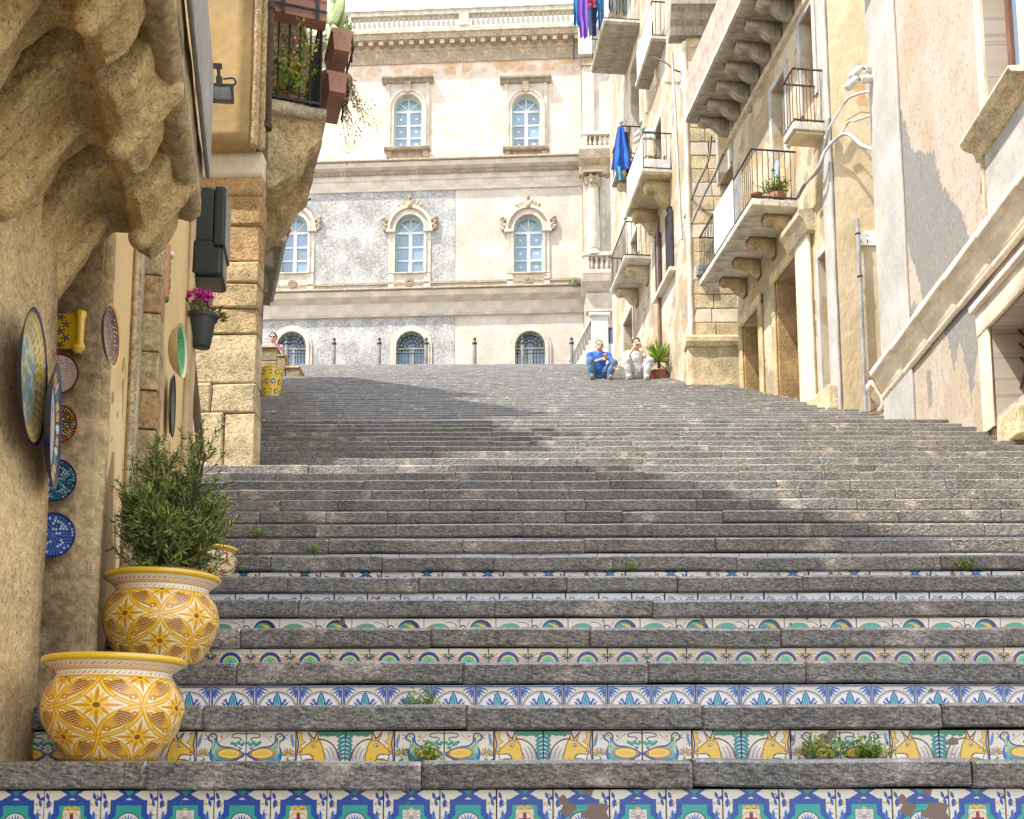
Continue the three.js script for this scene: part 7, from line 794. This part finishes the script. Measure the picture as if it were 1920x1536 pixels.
// ---------------------------------------------------------------- laundry
function clothGeo(w, h, folds, taper = 1, s = 0) { const g = new THREE.PlaneGeometry(1, 1, 16, 18), p = g.attributes.position; for (let i = 0; i < p.count; i++) { const u = p.getX(i), v = 0.5 - p.getY(i), k = 1 + (taper - 1) * v; p.setXYZ(i, u * w * k + (n3(v * 3, s, 1) - 0.5) * 0.06 * v, -v * h * (1 - 0.08 * n3(u * 5 + 9, s, 4)), Math.sin(u * folds * 6.28 + s) * 0.035 * (0.4 + v) + (n3(u * 4, v * 4, s) - 0.5) * 0.08 * v); } g.computeVertexNormals(); const b = g.clone().translate(0, 0, -0.006); return [g, b]; }
const laundry = (label, cat, px0, px1, py0, py1, d, color, folds, taper, turn, group) => { const a = at((px0 + px1) / 2, py0, d), w = at(px1, py0, d).x - at(px0, py0, d).x, h = a.y - at((px0 + px1) / 2, py1, d).y; const o = mesh('laundry', clothGeo(w, h, folds, taper, px0), mat(color, TX.mottle, null, 0, 0.9, { side: THREE.DoubleSide }), scene, 'keep'); o.position.copy(a); o.rotation.y = turn; return tag(o, label, cat, group); };
const LG = 'laundry hung on the balconies';
laundry('purple top with long straps hanging from the highest balcony', 'laundry', 1083, 1106, -12, 74, 29.6, [0.26, 0.1, 0.6], 2, 0.7, 0.3, LG);
laundry('bright blue garment hanging beside the purple top', 'laundry', 1077, 1094, -14, 50, 29.9, [0.02, 0.22, 0.45], 2, 0.9, 0.2, LG);
laundry('navy trousers hanging from the highest balcony', 'laundry', 1102, 1124, -10, 72, 29.4, [0.015, 0.03, 0.12], 1, 0.6, 0.2, LG);
laundry('small crimson garment between the purple and navy laundry', 'laundry', 1103, 1119, -14, 14, 29.2, [0.35, 0.02, 0.1], 1, 1, 0.1, LG);
laundry('teal blue cloth hanging next to the navy trousers', 'laundry', 1120, 1134, -12, 60, 29.3, [0.03, 0.2, 0.42], 2, 0.8, 0.2, LG);
laundry('thin black strap hanging lowest under the purple laundry', 'laundry', 1076, 1080, 66, 112, 29.7, [0.02, 0.02, 0.025], 1, 0.8, 0.1, LG);
for (const [i, px] of [1144, 1157, 1169].entries()) laundry(['dark grey shirt drying behind the top railing, nearest the purple laundry', 'slate cloth drying behind the top railing, middle one of three', 'dark green cloth drying behind the top railing, nearest the house wall'][i], 'laundry', px, px + 9, -12, 24 + i * 3, 29.8, [[0.06, 0.09, 0.1], [0.1, 0.13, 0.15], [0.04, 0.08, 0.08]][i], 1, 0.9, 0.1, LG);
laundry('large royal blue sheet folded to a point on the middle balcony', 'laundry', 1160, 1172, 238, 320, 28.3, [0.02, 0.12, 0.55], 2, 3.4, 0.2, LG);
laundry('light blue garment under the royal blue sheet', 'laundry', 1156, 1166, 312, 340, 28.25, [0.05, 0.3, 0.55], 1, 0.9, 0.2, LG);
laundry('black cloth hanging beside the royal blue sheet', 'laundry', 1173, 1182, 248, 345, 28.35, [0.015, 0.025, 0.03], 1, 0.9, 0.1, LG);
laundry('dusty brown cloth hanging between the blue sheet and the pale screen', 'laundry', 1176, 1184, 236, 312, 28.6, [0.18, 0.14, 0.15], 1, 1, 0.1, LG);
// ---------------------------------------------------------------- things on the right balconies
{ const b = balC[2], w = FCw.world(b.sn - 0.12, b.y + 0.02, b.z * 0.5), t = thing('window_box', 'white window box with small plants on the middle balcony', 'planter', w.toArray(), FCw.turn + Math.PI / 2); mesh('box', prism([[-0.1, 0], [0.1, 0], [0.12, 0.26], [-0.12, 0.26]], -0.33, 0.33), M.whitePaint, t); mesh('soil', box(-0.3, 0.3, 0.25, 0.262, -0.1, 0.1), M.soil, t); const L = new Leaves(), P = new Leaves(); seed = 61; for (let i = 0; i < 26; i++) sprig([L], null, V(rr(-0.3, 0.3), 0.26, rr(-0.08, 0.08)), V(rr(-0.5, 0.5), 1, rr(-0.5, 0.5)), rr(0.06, 0.18), 8, 0.05, 0.03); for (let i = 0; i < 12; i++) for (let q = 0; q < 5; q++) P.leaf(V(rr(-0.3, 0.1), 0.36, 0.05), rdir(), rdir(), 0.04, 0.03); mesh('leaves', L.geo(), mat([0.12, 0.22, 0.05], null, null, 0, 0.6, { side: 2 }), t, 'keep').userData.kind = 'stuff'; mesh('blossoms', P.geo(), mat([0.6, 0.12, 0.04], null, null, 0, 0.6, { side: 2 }), t, 'keep').userData.kind = 'stuff'; }
{ const { s1, y, z } = balB.lo, yy = y + 0.13; const put = (name, label, cat, s, zz, g) => thing(name, label, cat, FBw.world(s, yy, zz).toArray(), FBw.turn, g);
  const leafy = (t, n, h, len, w, cols, y0, sp) => { const Ls = cols.map(() => new Leaves()); for (let i = 0; i < n; i++) sprig(Ls, null, V(rr(-0.06, 0.06), y0, rr(-0.06, 0.06)), V(rr(-sp, sp), 1, rr(-sp, sp)), h * rr(0.5, 1.1), 10, len, w); Ls.forEach((l, i) => mesh('leaves', l.geo(), mat(cols[i], null, null, 0, 0.6, { side: 2 }), t, 'keep').userData.kind = 'stuff'); }; seed = 71;
  let t = put('balcony_plant', 'round yellow green bush in a pot at the near end of the long balcony', 'potted plant', s1 - 0.22, 0.34); mesh('pot', lathe([[0.001, 0], [0.13, 0], [0.18, 0.2], [0.001, 0.19]], 28), M.terracotta, t); leafy(t, 60, 0.38, 0.075, 0.035, [[0.3, 0.34, 0.05], [0.1, 0.17, 0.03], [0.42, 0.4, 0.07]], 0.2, 1.0);
  t = put('balcony_plant', 'sparse grey green plant in a pot by the balcony window', 'potted plant', s1 - 0.62, 0.3); mesh('pot', lathe([[0.001, 0], [0.11, 0], [0.14, 0.22], [0.001, 0.21]], 24), M.terracotta, t); leafy(t, 34, 0.6, 0.09, 0.02, [[0.2, 0.24, 0.1], [0.32, 0.32, 0.18]], 0.2, 0.6);
  t = put('flower_pot_stack', 'stack of small terracotta pots on the long balcony', 'pot stack', s1 - 0.34, 0.68); for (let i = 0; i < 3; i++) mesh('pot', jitter(lathe([[0.05, i * 0.09], [0.11, i * 0.09 + 0.07], [0.12, i * 0.09 + 0.1], [0.04, i * 0.09 + 0.09]], 20), 0.006, 12, i), M.terracotta, t);
  t = put('ironing_board', 'pale blue ironing board leaning by the balcony window', 'ironing board', s1 - 1.0, 0.16); const ib = mesh('board', [new THREE.CylinderGeometry(0.16, 0.16, 0.03, 24).scale(1, 1, 4.2).rotateX(Math.PI / 2).translate(0, 0.75, 0)], mat([0.35, 0.48, 0.58], TX.mottle), t); ib.rotation.x = -0.12; const lg = mesh('legs', [bar(V(-0.08, 0, 0.12), V(0.05, 0.9, 0.02), 0.012), bar(V(0.08, 0, 0.12), V(-0.05, 0.9, 0.02), 0.012)], M.steel, t);
  const P = FBw.loc(1338, 372, z + 0.02), Q = FBw.loc(1362, 455, z + 0.02); t = tag(mesh('white_banner', box(P[0], Q[0] + 0.5, y + 0.15, y + 1.1, z + 0.0, z + 0.012), M.whitePaint), 'plain white board tied to the outside of the long balcony railing', 'board'); FBw.put(t);
}
// white wall lamps
function wallLamp(label, px, py, d, len, group) { const p = at(px, py, d), t = thing('wall_lamp', label, 'lamp', p.toArray(), 0, group); const w = M.whitePaint; mesh('arm', new THREE.CylinderGeometry(0.055, 0.055, len, 18).rotateZ(Math.PI / 2).translate(-len / 2, 0, 0), w, t); mesh('arm_cap', new THREE.SphereGeometry(0.065, 16, 10).translate(0, 0, 0), w, t); mesh('joint', [bar(V(-len, 0, 0), V(-len - 0.07, 0.01, 0), 0.018), bar(V(-len - 0.07, 0.0, 0), V(-len - 0.09, 0.09, 0), 0.012)], M.steel, t); const h = mesh('lamp_head', lathe([[0.001, 0], [0.03, 0.0], [0.05, 0.05], [0.06, 0.14], [0.055, 0.2], [0.03, 0.22], [0.001, 0.2]], 20), w, t); h.position.set(-len - 0.06, 0.02, 0); h.rotation.z = 2.4; return t; }
wallLamp('white wall lamp on the corner by the side street, upper one', 1660, 130, 13.95, 0.26, 'white wall lamps'); wallLamp('white wall lamp on the corner by the side street, lower one', 1652, 150, 13.9, 0.26, 'white wall lamps');
wallLamp('white wall lamp beside the pale screen balcony, upper one', 1228, 247, 26.6, 0.3, 'white wall lamps'); wallLamp('white wall lamp beside the pale screen balcony, lower one', 1227, 259, 26.6, 0.3, 'white wall lamps');
{ // street sign
  const [s0, y0] = FBz.loc(1609, 461, 0.03), [s1, y1] = FBz.loc(1633, 434, 0.03); const t = thing('street_sign', 'white stone street sign cut off by the house corner, reading S. IS', 'street sign', FBz.world(s0, y0, 0.004).toArray()); const W = 0.62, H = y1 - y0, wv = s1 - s0; const tx = canvasTex(512, 256, (c, w, h) => { c.fillStyle = '#eeeae0'; c.fillRect(0, 0, w, h); c.strokeStyle = '#8c867c'; c.lineWidth = 6; c.strokeRect(6, 6, w - 12, h - 12); c.fillStyle = '#2a2826'; const u = w / W; c.font = 'bold 86px serif'; c.textBaseline = 'alphabetic'; c.fillText('V', wv * u * 0.66, 112); c.fillText('S. IS', wv * u * 0.16, 222); }); const g = ni(rbox(0, W, 0, H, 0, 0.025, 0.004, 1)), p = g.attributes.position, uv = g.attributes.uv; for (let i = 0; i < p.count; i++) uv.setXY(i, p.getX(i) / W, p.getY(i) / H); mesh('sign_plate', g, new THREE.MeshStandardMaterial({ map: tx, roughness: 0.6 }), t, 'keep'); }
{ const a = at(1609, 412, 17.6), c = at(1625, 775, 17.6); const t = thing('downpipe', 'thin grey pipe running down beside the street sign', 'pipe'); mesh('pipe', [bar(V(a.x, a.y, -17.6), V(a.x, c.y - 0.4, -17.6), 0.035, 12)], mat([0.36, 0.37, 0.4], TX.streak, null, 0, 0.6), t); for (const py of [440, 520]) mesh('clamp', new THREE.TorusGeometry(0.04, 0.01, 6, 16).rotateX(1.57).translate(a.x, at(1650, py, 17.6).y, -17.6), M.iron, t);
  const q = FCw, s = FCw.s(1240, 520), d = thing('downpipe', 'reddish brown downpipe beside the dark shutters', 'pipe'); const P0 = q.world(s, 11, 0.06), P1 = q.world(s, FCw.y(1240, 425), 0.06); mesh('pipe', bar(P0, P1, 0.045, 12), mat([0.3, 0.17, 0.13], TX.streak), d); mesh('elbow', tube([P1, P1.clone().add(V(0.02, 0.2, 0)), q.world(s, P1.y + 0.35, -0.02)], 0.045, 10, 8), mat([0.3, 0.17, 0.13], TX.streak), d); }
// cables
const cable = (label, pts, r, m = M.cable) => tag(mesh('cable', tube(pts.map(([x, y, d]) => at(x, y, d)), r, 48, 6), m), label, 'cable', 'cables along the right houses');
cable('grey cable looping from the side street corner to the small balcony', [[1658, 172, 14.0], [1610, 178, 16.5], [1585, 195, 17.5], [1560, 235, 17.55], [1548, 262, 17.6]], 0.022, M.cablePale);
cable('pale cable bundle sagging across the rough plaster strip', [[1665, 292, 14.0], [1620, 275, 16], [1577, 256, 17.5], [1552, 280, 17.6], [1535, 318, 17.7], [1512, 345, 18.2]], 0.03, M.cablePale);
cable('thin pale cable rising over the side street', [[1652, 213, 14.0], [1605, 228, 16.5], [1590, 235, 17.5], [1576, 257, 17.55]], 0.018, M.cablePale);
cable('dark cable bundle drooping below the small balcony', [[1556, 225, 17.6], [1550, 270, 17.6], [1538, 315, 17.8], [1512, 345, 18.4], [1497, 372, 18.8]], 0.035);
cable('dark cable running down the stone pilaster', [[1336, 255, 23.6], [1330, 300, 23.7], [1310, 345, 23.8], [1285, 410, 24.3]], 0.028); cable('second cable running down the stone pilaster', [[1368, 262, 23.2], [1350, 310, 23.5], [1320, 370, 23.75], [1298, 420, 23.8]], 0.028);
cable('grey cable dropping along the fluted pilaster edge', [[1262, 100, 24.3], [1268, 200, 24.2], [1274, 330, 24.1], [1280, 450, 24.0]], 0.03, M.cablePale);
cable('brown wire swinging between the upper balconies', [[1226, 107, 26], [1250, 118, 25], [1272, 134, 24.5], [1294, 136, 24.9]], 0.02, M.rust);
cable('black drooping wire on the wall by the doorways', [[1466, 582, 19.6], [1452, 592, 19.9], [1446, 610, 20.1], [1452, 618, 19.9]], 0.008);
{ const t = thing('small_floodlight', 'small grey floodlight under the long upper balcony', 'floodlight', at(1413, 206, 21.6).toArray()); mesh('housing', rbox(-0.08, 0.08, -0.06, 0.05, -0.05, 0.05, 0.01), M.steel, t); mesh('bracket', [box(0.06, 0.09, -0.02, 0.12, -0.02, 0.02), box(0.06, 0.2, 0.09, 0.12, -0.02, 0.02)], M.iron, t); }
{ const t = thing('meter_box', 'small grey metal box fixed on the stone pilaster', 'meter box', FCz.world(FCz.s(1317, 512), FCz.y(1317, 522), 0.02).toArray()); mesh('box_body', rbox(-0.14, 0.14, 0, 0.26, 0, 0.14, 0.02), M.steel, t); mesh('lid_line', box(-0.12, 0.12, 0.12, 0.13, 0.14, 0.146), M.iron, t); }
// ---------------------------------------------------------------- weeds in the joints of the steps
{ const spots = [[790, 1308, 2, 1.0, 'bushy weed trailing over the blue palmette tiles'], [800, 1420, 1, 0.8, 'weed sprouting before the bird tiles at the middle'], [1532, 1416, 1, 1.0, 'bright weed tuft beside the broken bird tile'], [1612, 1412, 1, 1.0, 'yellow green weed before the bird tile, next to the tallest tuft'], [1640, 1417, 1, 0.6, 'small weed beside the animal tile'], [484, 982, 8, 0.7, 'grass tuft on the step to the right of the shrub'], [590, 1010, 7, 0.5, 'tiny weed in a joint two steps below the grass tuft'], [1808, 1030, 6, 0.7, 'yellow green weed on the step at the sunlit side'], [1575, 1205, 3, 0.45, 'tiny yellow flowered weed under the arch tile row'], [1185, 1032, 6, 0.45, 'dark moss tuft under a slab in the middle'], [840, 802, 21, 0.8, 'weed high on the shaded steps']];
  seed = 41; for (const [px, py, k, sc, lab] of spots) { const d = nosD(k) + 0.02 - (k < 3 ? 0.0 : 0), p = at(px, py, d), t = thing('weed', lab, 'weed', [p.x, nosY(k) - RISE + 0.002 + (k > 3 ? RISE - SLAB : 0), -d + 0.02], 0, 'weeds in the step joints'); const L = new Leaves(), L2 = new Leaves(); for (let i = 0; i < 26; i++) sprig([L, L2], null, V(rr(-0.05, 0.05) * sc, 0, rr(0, 0.02)), V(rr(-0.9, 0.9), rr(0.4, 1.2), rr(0, 0.7)), rr(0.04, 0.085) * sc, 7, 0.014 * sc + 0.004, 0.011 * sc); mesh('leaves', L.geo(), M.weed, t, 'keep').userData.kind = 'stuff'; mesh('leaves', L2.geo(), mat([0.28, 0.36, 0.05], null, null, 0, 0.7, { side: 2 }), t, 'keep').userData.kind = 'stuff'; }
}
{ const t = thing('wall_fern', 'tuft of grass growing on the palace ledge by the corner', 'plant', FF.world(FF.s(1085, 540), FF.y(1085, 548), 0.35).toArray()); const L = new Leaves(); seed = 13; for (let i = 0; i < 40; i++) sprig([L], null, V(rr(-0.25, 0.25), 0, rr(-0.1, 0.1)), V(rr(-0.6, 0.6), 1, rr(-0.2, 0.5)), rr(0.15, 0.4), 8, 0.12, 0.03); mesh('leaves', L.geo(), mat([0.2, 0.24, 0.1], null, null, 0, 0.7, { side: 2 }), t, 'keep').userData.kind = 'stuff'; }
renderer.render(scene, camera);
